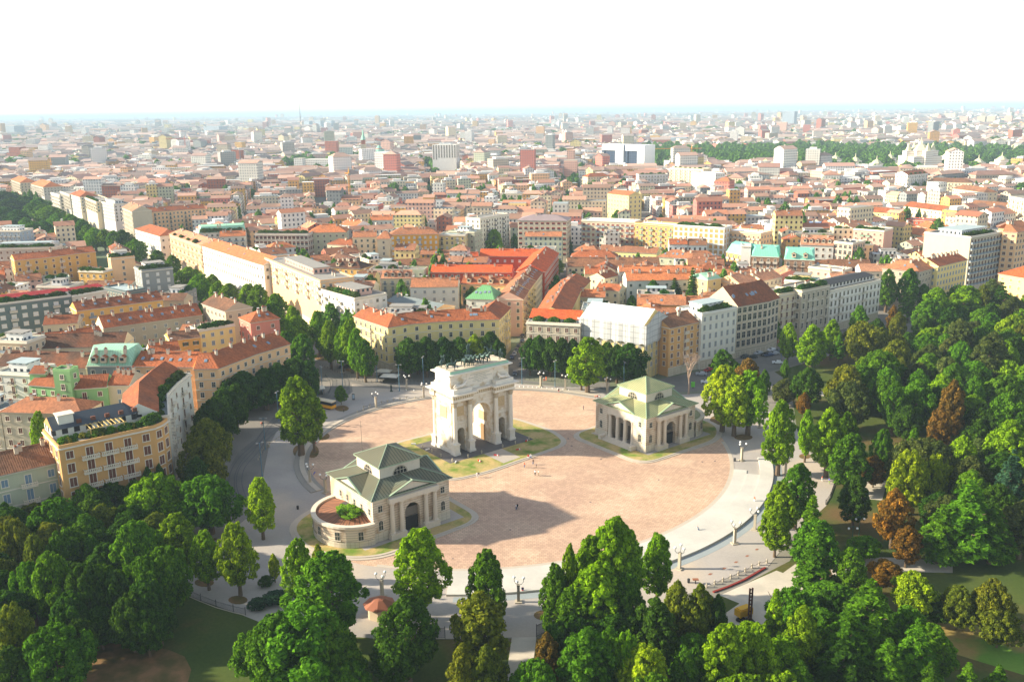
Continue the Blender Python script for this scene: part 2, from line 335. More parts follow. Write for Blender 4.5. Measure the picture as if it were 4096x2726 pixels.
for i, (r0, r1, z, a0, a1) in enumerate(((76.2, 77.3, 0.06, -105, 2), (77.3, 80.9, 0.16, -93, -15), (80.9, 84.5, 0.32, -93, -17), (84.5, 88.2, 0.5, -92, -8))): ring('terrace_step', C2, r0, r1, a0, a1, 0, z, M_kerbl if i == 0 else M_terr)
ring('shadow_band', C2, 88.4, 90.6, -91, -4, 0, 0.03, plain('painted bluish shade', S(150, 156, 154), 0.8, 0.1))  # bluish band paints the shadow outside the terrace wall
ring('step', (-3.2, 261.9), 58.6, 60.0, 56, 108, 0, 0.18, M_kerb); ring('step', (-3.2, 261.9), 60.0, 61.6, 56, 108, 0, 0.34, M_kerbl)
OC = Vector((-12.3, 266.4, 0))
def L2W(u, v, z=0.0): return OC+AX*u+AY*v+AZ*z
def rounded(cs, rad=5.0, n=5):
    """rounded polygon in the square's own axes"""
    out = []; k = len(cs)
    for i in range(k):
        p = Vector(cs[i]); a = (Vector(cs[i-1])-p); b = (Vector(cs[(i+1) % k])-p); r = min(rad, a.length/2.2, b.length/2.2)
        s_, e_ = p+a.normalized()*r, p+b.normalized()*r
        for j in range(n+1):
            t = j/n; out.append((s_*(1-t)*(1-t)+p*2*t*(1-t)+e_*t*t))
    return out
def island(name, cs, rad, gmat_, kmat=M_kerbl, steps=((0.0, 0.14), (1.0, 0.26)), grow=1.0):
    c0 = sum((Vector(c) for c in cs), Vector((0, 0)))/len(cs)
    def off(d): return [xy(L2W(*(p+(p-c0).normalized()*d))) for p in rounded(cs, rad)]
    k = MB()
    for i, (ins, z) in enumerate(steps): k.prism(off(len(steps)-i*1.0), 0.0, z, kmat)
    o = k.build(name+'_kerb'); o['kind'] = 'structure'
    sheet(name+'_grass', off(0.2), steps[-1][1]+0.004, gmat_)
    return steps[-1][1]
zi = island('arch_island', [(-23, 14.5), (-23, -19.8), (-12, -21.5), (21, -19), (24.5, -8), (22.5, 13)], 7, M_islg)
sheet('arch_paving', [xy(L2W(*p)) for p in ((-15.8, 9.5), (-15.8, -10.2), (15.8, -10.2), (15.8, 9.5))], zi+0.012, gmat('dark slabs', S(112, 106, 100), S(98, 94, 92), 0.3, None, 0, 1.5, 0.1))
sheet('arch_path', [xy(L2W(*p)) for p in ((-3.6, -10.2), (-3.6, -20), (3.2, -19.4), (3.2, -10.2))], zi+0.008, M_pave)
for s_ in (-1, 1):
    island('lodge_island', [(28.0, -46), (28.0, -15), (60, -14), (70, -24), (70, -38), (60, -46)] if s_ > 0 else [(-31, -45.5), (-31, -14), (-58, -13), (-69.5, -19), (-71.5, -33), (-66, -43), (-60, -46.5)], 6, M_islg)
    sheet('lodge_paving', [xy(L2W(*p)) for p in ((33.5*s_, -42.5), (33.5*s_, -17.5), (62*s_, -17.5), (62*s_, -42.5))], 0.272, M_pave)
sheet('gravel_path', pts(('k', 0, 1140), ('k', 225, 1150), ('k', 200, 1350), ('k', 120, 1564), ('k', -60, 1564)), 0.008, M_path)
sheet('ramp_road', pts(('k', 1950, 940), ('k', 2300, 700), ('l', 250, 480), ('l', 420, 560), ('l', 300, 760), ('k', 2200, 1150), ('k', 2050, 1180)), 0.008, M_path)
sheet('gravel_path', pts(('l', 560, 480), ('l', 930, 415), ('l', 1380, 425), ('l', 1700, 500), ('l', 1700, 560), ('l', 1250, 550), ('l', 930, 500), ('l', 600, 600)), 0.008, M_path)
sheet('gravel_path', pts(('h', 700, 1000), ('h', 950, 960), ('h', 1100, 970), ('h', 1050, 1150), ('h', 760, 1120)), 0.008, M_path)
sheet('gravel_path', pts(('h', 290, 110), ('h', 510, 155), ('h', 620, 175), ('h', 620, 205), ('h', 300, 165)), 0.012, M_path)
sheet('dirt_clearing', pts(('i', 500, 1900), ('i', 560, 1400), ('i', 760, 1250), ('i', 880, 1235), ('i', 1000, 1205), ('i', 1130, 1215), ('i', 1290, 1190), ('i', 1430, 1240), ('i', 1560, 1270), ('i', 1700, 1330), ('i', 1760, 1450), ('i', 1720, 1600), ('i', 1800, 1900)), 0.008, M_earth)
sheet('sunlit_lawn', pts(('l', 1280, 900), ('l', 1480, 950), ('l', 1900, 1040), ('l', 2356, 1180), ('l', 2356, 1500), ('l', 1700, 1300), ('l', 1350, 1080)), 0.008, gmat('sun-painted lawn', S(92, 132, 44), S(110, 140, 52), 0.12, S(150, 128, 72), 0.08, 1.5, 0.2))  # sunlight put into the colour: a lighter copy of the lawn
for q in (('f', 400, 700, 60, 60), ('f', 790, 305, 65, 28), ('g', 1940, 410, 120, 50), ('g', 2130, 570, 85, 28), ('i', 1880, 650, 90, 40), ('i', 2190, 810, 90, 40), ('k', 280, 950, 80, 45), ('h', 340, 745, 55, 25), ('f', 520, 700, 60, 60), ('b', 640, 1210, 110, 40), ('b', 890, 1330, 70, 18), ('b', 1010, 1380, 70, 16), ('f', 590, 560, 90, 40)):
    s_, x, y, dx, dy = q
    sheet('tree_pit', [xy(P(s_, x+dx*math.cos(t), y+dy*math.sin(t))) for t in [2*math.pi*i/14 for i in range(14)]], 0.03, M_earth)
# tram rails
def strip(b, line, wd, z, mat):
    line = [Vector((p[0], p[1], 0)) for p in line]
    for i in range(len(line)-1):
        t = (line[i+1]-line[i]).normalized(); nn = Vector((-t.y, t.x, 0))*wd/2
        b.mesh([line[i]-nn+AZ*z, line[i+1]-nn+AZ*z, line[i+1]+nn+AZ*z, line[i]+nn+AZ*z], [(0, 1, 2, 3)], mat)
def smooth(l, k=6):
    l = [Vector((p[0], p[1], 0)) for p in l]; out = []
    for i in range(len(l)-1):
        p0, p1, p2, p3 = l[max(0, i-1)], l[i], l[i+1], l[min(len(l)-1, i+2)]
        for j in range(k):
            t = j/k; out.append(0.5*((2*p1)+(p2-p0)*t+(2*p0-5*p1+4*p2-p3)*t*t+(3*p1-p0-3*p2+p3)*t**3))
    return out+[l[-1]]
M_rail = plain('worn steel', S(62, 64, 70), 0.4, 0.1, metal=0.5)
for li in ([('e', 2150, 1130), ('e', 2130, 1000), ('e', 2150, 880), ('e', 2230, 750), ('e', 2356, 630), ('f', 200, 390), ('f', 560, 260), ('f', 700, 140), ('f', 720, 40), ('b', 640, 1390)], [('e', 2240, 1130), ('e', 2200, 990), ('e', 2230, 850), ('e', 2340, 720), ('f', 150, 530), ('f', 560, 300), ('f', 740, 200), ('f', 830, 120), ('f', 830, 40), ('b', 760, 1400), ('b', 700, 1340)]):
    base = smooth([xy(P(*q)) for q in li])
    for off in (-0.75, 0.75):
        q = []
        for i in range(len(base)):
            t = (base[min(i+1, len(base)-1)]-base[max(i-1, 0)]).normalized(); q.append(base[i]+Vector((-t.y, t.x, 0))*off)
        b = MB(); strip(b, q, 0.16, 0.022, M_rail); o = b.build('tram_rail'); o['kind'] = 'structure'
# ---------------------------------------------------------------- the triumphal arch
MAR = banded('pale marble', S(226, 216, 198), S(196, 182, 160), 0.0, 1.1, 0.05, 0.10, 0.6, patch=(S(204, 182, 148), 0.5))
MARP = plain('white marble', S(228, 218, 200), 0.6, 0.10, 0.8)
MARO = plain('ochre marble relief', S(202, 176, 134), 0.7, 0.3, 2.5)
COPL = plain('pale verdigris', S(168, 204, 172), 0.7, 0.18, 0.5)
BRZ = plain('patinated bronze', S(58, 78, 70), 0.45, 0.3, 1.5, metal=0.4)
GLS = plain('dark glass', S(38, 42, 48), 0.25, 0.1, spec=0.6)
DRK = plain('dark shutter', S(52, 40, 36), 0.8, 0.1)
def text_obj(cu, name):
    t = bpy.data.objects.new('t', cu); COL.objects.link(t); bpy.context.view_layer.update()
    me = bpy.data.meshes.new_from_object(t.evaluated_get(bpy.context.evaluated_depsgraph_get())); bpy.data.objects.remove(t)
    o = bpy.data.objects.new(name, me); COL.objects.link(o); return o
def bxl(b, u0, u1, v0, v1, z0, z1, mat): b.prism([(u0, v0), (u1, v0), (u1, v1), (u0, v1)], z0, z1, mat, bottom=True)
def vault(b, cx, r, zs, y0, y1, u0, u1, ztop, mat, n=12):
    """wall block between u0..u1 and y0..y1 up to ztop with a round-headed passage of radius r centred on cx"""
    bxl(b, u0, cx-r, y0, y1, 0, zs, mat); bxl(b, cx+r, u1, y0, y1, 0, zs, mat)
    A = [(cx+r*math.cos(math.pi*i/n), zs+r*math.sin(math.pi*i/n)) for i in range(n+1)]
    top = [(u1, zs)]+[(u1+(u0-u1)*i/n, ztop) for i in range(n+1)]+[(u0, zs)]
    for y, fl in ((y0, False), (y1, True)):
        for i in range(n):
            q = [(A[i][0], y, A[i][1]), (u1+(u0-u1)*i/n, y, ztop), (u1+(u0-u1)*(i+1)/n, y, ztop), (A[i+1][0], y, A[i+1][1])]
            b.mesh(q, [(0, 1, 2, 3)], mat)
        b.mesh([(A[0][0], y, zs), (u1, y, zs), (u1, y, ztop)], [(0, 1, 2)], mat); b.mesh([(A[n][0], y, zs), (u0, y, zs), (u0, y, ztop)], [(0, 1, 2)], mat)
    for i in range(n): b.mesh([(A[i][0], y0, A[i][1]), (A[i+1][0], y0, A[i+1][1]), (A[i+1][0], y1, A[i+1][1]), (A[i][0], y1, A[i][1])], [(0, 1, 2, 3)], mat)
    for u in (u0, u1): b.mesh([(u, y0, zs), (u, y1, zs), (u, y1, ztop), (u, y0, ztop)], [(0, 1, 2, 3)], mat)
ARCH = empty('triumphal_arch', L2W(0, 0, zi), TH); tag(ARCH, 'white marble triumphal arch with three passages and bronze horses on top, centre of the square', 'triumphal arch')
b = MB(); Y0, Y1 = -4.2, 4.2
vault(b, 0, 3.6, 10.3, Y0, Y1, -5.2, 5.2, 16.6, MAR)
for s_ in (-1, 1): vault(b, s_*7.7, 1.45, 6.2, Y0, Y1, s_*7.7-2.5, s_*7.7+2.5, 16.6, MAR); bxl(b, min(s_*10.2, s_*11.0), max(s_*10.2, s_*11.0), Y0, Y1, 0, 16.6, MAR)
# cross passages seen as recesses, imposts and string courses
for s_ in (-1, 1):
    for y in (Y0-0.06, Y1+0.06):
        bxl(b, s_*7.7-1.9, s_*7.7+1.9, y-0.1, y+0.1, 9.1, 9.5, MARP)
        bxl(b, min(s_*3.6, s_*5.1), max(s_*3.6, s_*5.1), y-0.12, y+0.12, 10.0, 10.5, MARP)
    for vv in (-2.1, 2.1): bxl(b, s_*11.0-0.12, s_*11.0+0.12, vv-1.6, vv+1.6, 7.6, 7.9, MARP)
b.build('body', ARCH)
b = MB()    # base plinth between pedestals
for s_ in (-1, 1):
    for u0, u1 in ((3.7, 6.2), (9.2, 11.25)): bxl(b, min(s_*u0, s_*u1), max(s_*u0, s_*u1), Y0-0.2, Y1+0.2, 0, 1.1, MARP)
b.build('plinth', ARCH)
CU = (4.9, 10.5)
for sv in (-1, 1):
    for su in (-1, 1):
        for cu in CU:
            p = MB(); x, y = su*cu, sv*5.35
            bxl(p, x-1.15, x+1.15, y-1.15 if sv < 0 else Y1+0.02, Y0-0.02 if sv < 0 else y+1.15, 0, 0.7, MARP)
            bxl(p, x-0.95, x+0.95, y-0.95 if sv < 0 else Y1+0.02, Y0-0.02 if sv < 0 else y+0.95, 0.7, 3.1, MARP)
            bxl(p, x-1.15, x+1.15, y-1.15 if sv < 0 else Y1+0.02, Y0-0.02 if sv < 0 else y+1.15, 3.1, 3.5, MARP); p.build('pedestal', ARCH)
            c = MB(); c.lathe((x, y, 3.5), [(0.95, 0), (0.95, 0.25), (0.78, 0.4), (0.72, 0.6), (0.72, 4), (0.62, 11.2), (0.62, 11.3)], MARP, 16)
            c.build('column', ARCH, smooth=True)
            c = MB(); c.lathe((x, y, 14.8), [(0.62, 0), (0.8, 0.15), (0.7, 0.5), (0.9, 0.7), (0.78, 1.1), (1.1, 1.6), (1.1, 1.8)], plain('carved capital', S(190, 172, 144), 0.8, 0.35, 3), 8)
            c.build('capital', ARCH)
            c = MB(); bxl(c, x-0.65, x+0.65, Y0-0.25 if sv < 0 else Y1+0.01, Y0-0.01 if sv < 0 else Y1+0.25, 1.1, 16.4, MAR); c.build('pilaster', ARCH)
e = MB()
def ent(z0, z1, o, mat):
    bxl(e, -11.2-o, 11.2+o, Y0-0.5-o, Y1+0.5+o, z0, z1, mat)
    for sv in (-1, 1):
        for su in (-1, 1):
            x0, x1 = sorted((su*3.9, su*11.6)); y0, y1 = sorted((sv*4.0, sv*6.3))
            bxl(e, x0-o, x1+o, y0-(o if sv < 0 else 0), y1+(o if sv > 0 else 0), z0+0.003, z1+0.003, mat)
FRZ = banded('carved frieze', S(206, 190, 160), S(160, 138, 108), 0.8, 0.0, 0.35, 0.3, 0.8)
ent(16.6, 17.3, 0.0, MARP); ent(17.31, 18.35, -0.1, FRZ); ent(18.36, 18.7, 0.45, MARP); ent(18.71, 19.05, 0.95, MARP); e.build('entablature', ARCH)
a = MB()
bxl(a, -10.9, 10.9, -4.0, 4.0, 19.06, 24.0, MAR)
for su in (-1, 1): bxl(a, min(su*5.0, su*11.3), max(su*5.0, su*11.3), -4.35, 4.35, 19.065, 20.2, MARP)
bxl(a, -11.3, 11.3, -4.4, 4.4, 24.01, 24.3, MARP); bxl(a, -11.9, 11.9, -5.0, 5.0, 24.31, 24.65, MARP); bxl(a, -10.9, 10.9, -4.0, 4.0, 24.66, 25.3, COPL); 
bxl(a, -10.6, 10.6, -3.7, 3.7, 25.305, 25.55, plain('attic slabs', S(214, 196, 168), 0.8, 0.15)); a.build('attic', ARCH)
for sv in (-1, 1):
    t = MB(); bxl(t, -4.9, 4.9, sv*4.06-0.06, sv*4.06+0.06, 20.3, 23.7, MARP); ip = t.build('inscription_panel', ARCH)
    for k, (tx, sz) in enumerate((("ALLE SPERANZE DEL REGNO ITALICO", .5), ("AVSPICE NAPOLEONE I", .5), ("I MILANESI DEDICARONO L'ANNO MDCCCVII", .5), ("E FRANCATI DA SERVITÙ", .5), ("FELICEMENTE RESTITVIRONO", .5), ("MDCCCLIX", .5))):
        cu = bpy.data.curves.new('inscription', 'FONT'); cu.body = tx; cu.size = sz*0.85; cu.align_x = 'CENTER'; cu.extrude = 0.01
        cu.materials.append(plain('cut letters', S(140, 150, 140), 0.8)); o = text_obj(cu, 'inscription_line'); o.parent = ip
        o.location = (0, sv*4.14, 23.15-k*0.5); o.rotation_euler = (math.pi/2, 0, 0 if sv < 0 else math.pi)
    for su in (-1, 1):
        pl = MB(); x0, x1 = sorted((su*4.4, su*11.2)); bxl(pl, x0, x1, min(sv*4.36, sv*6.1), max(sv*4.36, sv*6.1), 19.07, 20.3, MARP); pl.build('statue_plinth', ARCH)
        pts_ = [(0, 0, .55), (.9, 0, .75), (1.5, 0, 1.3), (1.65, 0, 1.75), (1.7, 0, 2.15), (1.2, -.35, .75), (1.9, -.5, .45), (-1.0, -.25, .6), (-2.2, -.2, .35), (-1.0, .25, .9), (-1.5, .25, 1.15), (-2.2, .25, .4), (1.2, .4, 1.2), (.6, .45, .8)]
        me = skin('river_god', pts_, [(0, 1), (1, 2), (2, 3), (3, 4), (2, 5), (5, 6), (0, 7), (7, 8), (0, 9), (9, 10), (10, 11), (2, 12), (12, 13)], [.5, .5, .48, .2, .3, .2, .15, .33, .18, .32, .24, .16, .2, .15])
        me.materials.append(MARP); o = bpy.data.objects.new('reclining_statue', me); COL.objects.link(o); o.parent = ARCH; o.location = (su*7.9, sv*5.2, 20.3); o.scale = (su*-1.15, 1 if sv < 0 else -1, 1.05)
# relief panels, arch mouldings, doors of the side passages
for sv in (-1, 1):
    for su in (-1, 1):
        t = MB(); y = sv*(4.2+0.05); bxl(t, su*7.7-1.3, su*7.7+1.3, y-0.06, y+0.06, 11.4, 14.4, MARO); t.build('relief_panel', ARCH)
    y = sv*4.3
    for cx, r, zs, n in ((0, 3.6, 10.3, 14), (-7.7, 1.45, 6.2, 10), (7.7, 1.45, 6.2, 10)):
        t = MB()
        for i in range(n):
            a0, a1 = math.pi*i/n, math.pi*(i+1)/n; w_ = 0.55 if r > 2 else 0.35
            q = [(cx+rr*math.cos(an), y, zs+rr*math.sin(an)) for rr, an in ((r, a0), (r+w_, a0), (r+w_, a1), (r, a1))]
            yb = sv*4.2
            t.mesh(q+[(p[0], yb, p[2]) for p in q], [(0, 1, 2, 3), (1, 5, 6, 2), (0, 4, 7, 3)], MARP)
        t.build('archivolt', ARCH)
for su in (-1, 1):
    t = MB(); bxl(t, min(su*11.0, su*11.12), max(su*11.0, su*11.12), -1.9, 1.9, 10.6, 14.2, MARO); t.build('relief_panel', ARCH)
    t = MB(); bxl(t, min(su*3.6, su*3.5), max(su*3.6, su*3.5), -2.1, 2.1, 6.6, 9.4, MARO); t.build('relief_panel', ARCH)
    t = MB(); bxl(t, min(su*3.6, su*3.5), max(su*3.6, su*3.5), -1.1, 1.1, 0, 5.2, plain('passage brown', S(150, 120, 84), 0.8)); t.build('door', ARCH)  # flat brown panel on the wall of the middle passage
    t = MB(); bxl(t, su*7.7-1.45, su*7.7+1.45, 1.8, 2.0, 0, 6.2, plain('wooden gate', S(120, 92, 60), 0.8, 0.2)); t.build('gate', ARCH)
def horse_mesh(rear=0.0):
    p = [(0, 0, 1.35), (0, -.7, 1.4), (0, -1.0, 1.75), (0, -1.15, 2.25), (0, -1.5, 2.3), (0, -1.75, 2.05), (0, .75, 1.4), (0, 1.0, 1.3), (0, 1.25, .7),
         (.22, -.75, 1.0), (.25, -1.05-rear, .75+rear*.5), (.22, -.95-rear, .15+rear*.4), (-.22, -.75, 1.0), (-.22, -.8, .55), (-.22, -.8, .02),
         (.22, .8, 1.0), (.22, .65, .55), (.22, .85, .02), (-.22, .8, 1.0), (-.22, .95, .55), (-.22, 1.1, .02)]
    e_ = [(0, 1), (1, 2), (2, 3), (3, 4), (4, 5), (0, 6), (6, 7), (7, 8), (1, 9), (9, 10), (10, 11), (1, 12), (12, 13), (13, 14), (6, 15), (15, 16), (16, 17), (6, 18), (18, 19), (19, 20)]
    r_ = [.36, .36, .26, .2, .17, .1, .36, .14, .07, .16, .1, .07, .16, .1, .07, .2, .11, .07, .2, .11, .07]
    me = skin('bronze_horse', p, e_, r_); me.materials.append(BRZ); return me
def figure_mesh(kind='stand'):
    if kind == 'ride': L = [(.18, -.25, .75), (.3, -.35, .3), (.3, -.25, -.1), (-.18, -.25, .75), (-.3, -.35, .3), (-.3, -.25, -.1)]
    else: L = [(.12, 0, .85), (.13, -.05, .45), (.14, 0, .04), (-.12, 0, .85), (-.13, .05, .45), (-.14, .12, .04)]
    p = [(0, 0, .95), (0, 0, 1.2), (0, 0, 1.42), (0, -.02, 1.55), (0, -.03, 1.68), (.22, 0, 1.4), (.32, -.15, 1.65 if kind != 'walk' else 1.1), (.35, -.25, 1.95 if kind != 'walk' else .85), (-.22, 0, 1.4), (-.3, -.05, 1.12), (-.3, -.25, .95)]+L
    e_ = [(0, 1), (1, 2), (2, 3), (3, 4), (2, 5), (5, 6), (6, 7), (2, 8), (8, 9), (9, 10), (0, 11), (11, 12), (12, 13), (0, 14), (14, 15), (15, 16)]
    r_ = [.16, .15, .17, .06, .11, .08, .05, .04, .08, .05, .04, .11, .08, .05, .11, .08, .05]
    return skin('figure', p, e_, r_)
HM, HM2, FM, FR = horse_mesh(0), horse_mesh(0.45), figure_mesh('stand'), figure_mesh('ride')
for m_ in (FM, FR): m_.materials.append(BRZ)
def part(me, name, parent, loc, rz=0, s_=1.0):
    o = bpy.data.objects.new(name, me); COL.objects.link(o); o.parent = parent; o.location = loc; o.rotation_euler = (0, 0, rz); o.scale = (s_, s_, s_); return o
for k in range(6): part(HM if k % 2 else HM2, 'bronze_horse', ARCH, (-4.0+k*1.6, -1.6+(0.35 if k in (2, 3) else 0), 25.55), (k-2.5)*0.09, 1.45)
ch = MB(); ch.lathe((0, 0, 0), [(1.5, 0), (1.5, .5), (1.15, .6), (1.05, 1.7), (1.2, 1.8), (1.25, 2.0)], BRZ, 14); cho = ch.build('chariot', ARCH, loc=(0, 1.9, 25.55))
for s_ in (-1, 1):
    wl = MB(); wl.tube([(s_*1.6, 0, .75), (s_*1.75, 0, .75)], .75, BRZ, 14); wl.build('wheel', cho)
part(FM, 'goddess', ARCH, (0, 1.9, 27.4), 0, 2.3)
for su, sv in ((-1, -1), (1, -1), (-1, 1), (1, 1)):
    part(HM2, 'bronze_horse', ARCH, (su*9.3, sv*2.4, 25.55), -su*0.9 if sv < 0 else -su*2.2, 1.35)
    part(FR, 'bronze_rider', ARCH, (su*9.3, sv*2.4, 25.55+1.25), -su*0.9 if sv < 0 else -su*2.2, 1.35)
# ---------------------------------------------------------------- the two toll lodges
STN = banded('rusticated stone', S(214, 198, 174), S(150, 134, 114), 0.0, 0.62, 0.16, 0.10, 0.85, patch=(S(190, 166, 138), 0.35))
STNB = banded('ashlar plinth', S(204, 192, 170), S(160, 146, 124), 1.4, 0.8, 0.05, 0.12, 0.85)
STNP = plain('smooth stone', S(214, 200, 178), 0.85, 0.14)
def lodge(s_, roofm, trim, name_label, lunette):
    """s_ = +1 right, -1 left; local x runs away from the arch, local y to the rear"""
    o = empty('toll_lodge', L2W(-47.6 if s_ < 0 else 45.0, -29.9, 0.27), TH); tag(o, name_label, 'toll lodge', 'toll lodges facing the arch')
    H = 10.6; h = 10.9
    def X(u): return u*s_          # mirror so that +u points away from the arch
    def bb(b, u0, u1, v0, v1, z0, z1, mat): u0, u1 = sorted((X(u0), X(u1))); bxl(b, u0, u1, v0, v1, z0, z1, mat)
    t = 1.4
    w_ = MB()
    # rear wall, outer wall
    bb(w_, -h, h, h-t, h, 2.2, H, STN); bb(w_, h-t, h, -h, h-t, 2.2, H, STN)
    # portico side (towards the arch): two end bays, inner wall set back
    bb(w_, -h, -h+t, -h, -5.6, 2.2, H, STN); bb(w_, -h, -h+t, 5.6, h-t, 2.2, H, STN); bb(w_, -h+4.4, -h+4.8, -5.8, 5.8, 0, H-1.6, STN)
    bb(w_, -h+t, -h+4.4, -5.8, -5.6, 0, H-1.6, STN); bb(w_, -h+t, -h+4.4, 5.6, 5.8, 0, H-1.6, STN); bb(w_, -h, -h+t+0.01, -5.6, 5.6, H-2.3, H, STNP)
    # front with the carriage arch
    bb(w_, -h+t, -2.3, -h, -h+t, 2.2, H, STN); bb(w_, 2.3, h-t, -h, -h+t, 2.2, H, STN)
    bw = MB(); vault(bw, 0, 2.1, 5.4, -h, -h+t, -2.3, 2.3, H, STN); bw.build('gate_wall', o)
    w_.build('wall', o)
    pl = MB()
    for (a0, a1, b0, b1) in ((-h-.1, h+.1, h-t, h+.1), (h-t, h+.1, -h-.1, h-t), (-h-.1, -h+t, -h-.1, -5.6), (-h-.1, -h+t, 5.6, h-t), (-h+t, -2.3, -h-.1, -h+t), (2.3, h-t, -h-.1, -h+t)): bb(pl, a0, a1, b0, b1, 0, 2.2, STNB)
    pl.build('plinth', o)
    co = MB()
    for (z0, z1, q) in ((H+0.002, H+.25, .15), (H+.26, H+.5, .5)): bb(co, -h-q, h+q, -h-q, h+q, z0, z1, STNP)
    co.build('cornice', o)
    # lower roof: four slopes up to the drum
    zr0, zr1, dr = H+.52, 13.45, 5.75; e_ = h+.75
    r_ = MB(); c4 = [(-e_, -e_), (e_, -e_), (e_, e_), (-e_, e_)]; i4 = [(-dr, -dr), (dr, -dr), (dr, dr), (-dr, dr)]
    r_.prism(c4, zr0-.12, zr0, trim)
    for k in range(4): a_, b_, c_, d_ = c4[k], c4[(k+1) % 4], i4[(k+1) % 4], i4[k]; r_.mesh([(*a_, zr0+.003), (*b_, zr0+.003), (*c_, zr1), (*d_, zr1)], [(0, 1, 2, 3)], roofm)
    # hips
    for k in range(4): r_.tube([(*c4[k], zr0+.05), (*i4[k], zr1+.05)], 0.12, trim, 4)
    lower = r_.build('roof', o)
    # pediments with cross gables on all four sides
    pw, ph = 6.6, 2.5
    for k in range(4):
        a_ = k*math.pi/2; M2 = Matrix.Rotation(a_, 4, 'Z'); g_ = MB(); yf = -e_-.02
        tri = [(-pw+.9, yf+.55, zr0+.02), (pw-.9, yf+.55, zr0+.02), (0, yf+.55, zr0+ph-.45)]
        def tr(L): return [tuple(M2 @ Vector(p)) for p in L]
        g_.mesh(tr(tri), [(0, 1, 2)], STNP)
        apex_f, yb = (0, yf, zr0+ph), -dr-.0
        # where the gable ridge meets the main slope
        sl_ = (zr1-zr0)/(e_-dr); yr = -(e_-ph/sl_) if ph < (zr1-zr0) else -dr
        back = (0, -dr+0.05, zr0+ph)
        for sx in (-1, 1):
            f0 = (sx*pw, yf, zr0+.02); f0b = (sx*pw, yf+.35, zr0+.06)
            g_.mesh(tr([f0, apex_f, back, f0b]), [(0, 1, 2, 3)] if sx < 0 else [(3, 2, 1, 0)], roofm)
            g_.mesh(tr([(sx*pw, yf-.03, zr0-.1), (0, yf-.03, zr0+ph-.1), (0, yf-.03, zr0+ph+.12), (sx*pw, yf-.03, zr0+.12), (sx*pw, yf+.4, zr0-.1), (0, yf+.4, zr0+ph-.1), (0, yf+.4, zr0+ph+.12), (sx*pw, yf+.4, zr0+.12)]), [(0, 1, 2, 3), (3, 2, 6, 7), (0, 1, 5, 4)], trim)
        g_.tube(tr([apex_f, back]), .1, trim, 4)
        g_.build('pediment', o)
    d = MB(); d.prism(i4, zr0, 16.2, STNP); dm = d.build('drum', o)
    for k in range(4):
        M2 = Matrix.Rotation(k*math.pi/2, 4, 'Z'); f = MB(); n = 12; zb = 13.55; rr = 1.9
        A = [(rr*math.cos(math.pi*i/n), -dr-.04, zb+rr*.95*math.sin(math.pi*i/n)) for i in range(n+1)]
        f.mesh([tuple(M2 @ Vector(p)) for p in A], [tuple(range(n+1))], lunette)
        A2 = [((rr+.3)*math.cos(math.pi*i/n), -dr-.02, zb+(rr*.95+.3)*math.sin(math.pi*i/n)) for i in range(n+1)]
        f.mesh([tuple(M2 @ Vector(p)) for p in A2], [tuple(range(n+1))], trim if False else plain('worn stone', S(180, 164, 140), .9))
        for xx in (-.9, 0, .9):
            hh = math.sqrt(rr*rr-xx*xx)*.95; f.mesh([tuple(M2 @ Vector(p)) for p in ((xx-.05, -dr-.06, zb), (xx+.05, -dr-.06, zb), (xx+.05, -dr-.06, zb+hh), (xx-.05, -dr-.06, zb+hh))], [(0, 1, 2, 3)], STNP)
        f.mesh([tuple(M2 @ Vector(p)) for p in ((-1.6, -dr-.06, zb+.9), (1.6, -dr-.06, zb+.9), (1.6, -dr-.06, zb+1.0), (-1.6, -dr-.06, zb+1.0))], [(0, 1, 2, 3)], STNP)
        f.build('lunette_window', o)
    q = MB(); e2 = dr+.55; q.prism([(-e2, -e2), (e2, -e2), (e2, e2), (-e2, e2)], 16.201, 16.45, trim)
    for k in range(4):
        c5 = [(-e2, -e2), (e2, -e2), (e2, e2), (-e2, e2)]; q.mesh([(*c5[k], 16.453), (*c5[(k+1) % 4], 16.453), (0, 0, 19.4)], [(0, 1, 2)], roofm)
        q.tube([(*c5[k], 16.5), (0, 0, 19.43)], .11, trim, 4)
    q.build('upper_roof', o)
    # columns: four in the portico, two pairs at the carriage gate
    def column(u, v, z0, z1, r=.58):
        c = MB(); c.lathe((X(u), v, z0), [(r*1.25, 0), (r*1.25, .25), (r, .35), (r, 2), (r*.85, z1-z0-.7), (r*.85, z1-z0-.6), (r*1.2, z1-z0-.35), (r*1.2, z1-z0)], STNP, 14); c.build('column', o, smooth=False)
    for v in (-4.9, -1.65, 1.65, 4.9): column(-h+.55, v, .9, H-2.3, .62)
    for u in (-6.1, -3.5, 3.5, 6.1): column(u, -h-.75, 1.5, H-1.2)
    for u in (-4.8, 4.8):
        p_ = MB(); bb(p_, u-2.2, u+2.2, -h-1.6, -h-.102, 0, 1.5, STNP); p_.build('pedestal', o)
        p_ = MB(); bb(p_, u-2.2, u+2.2, -h-1.45, -h-.01, H-1.2, H, STNP); p_.build('entablature', o)
    p_ = MB(); bb(p_, -2.6, 2.6, -h-1.4, -h-.01, H-1.19, H-.01, STNP); p_.build('entablature', o)
    st = MB()
    for k in range(5): bb(st, -h-2.2+k*.45, -h+.2, -6, 6, .18*k, .18*(k+1), STNP)
    st.build('steps', o)
    for v in (-6.6, 6.6): p_ = MB(); bb(p_, -h-2.4, -h-.11, v-.6, v+.6, 0, 1.3, STNP); p_.build('step_block', o)
    GL = plain('old window glass', S(58, 66, 60), .4, .2)
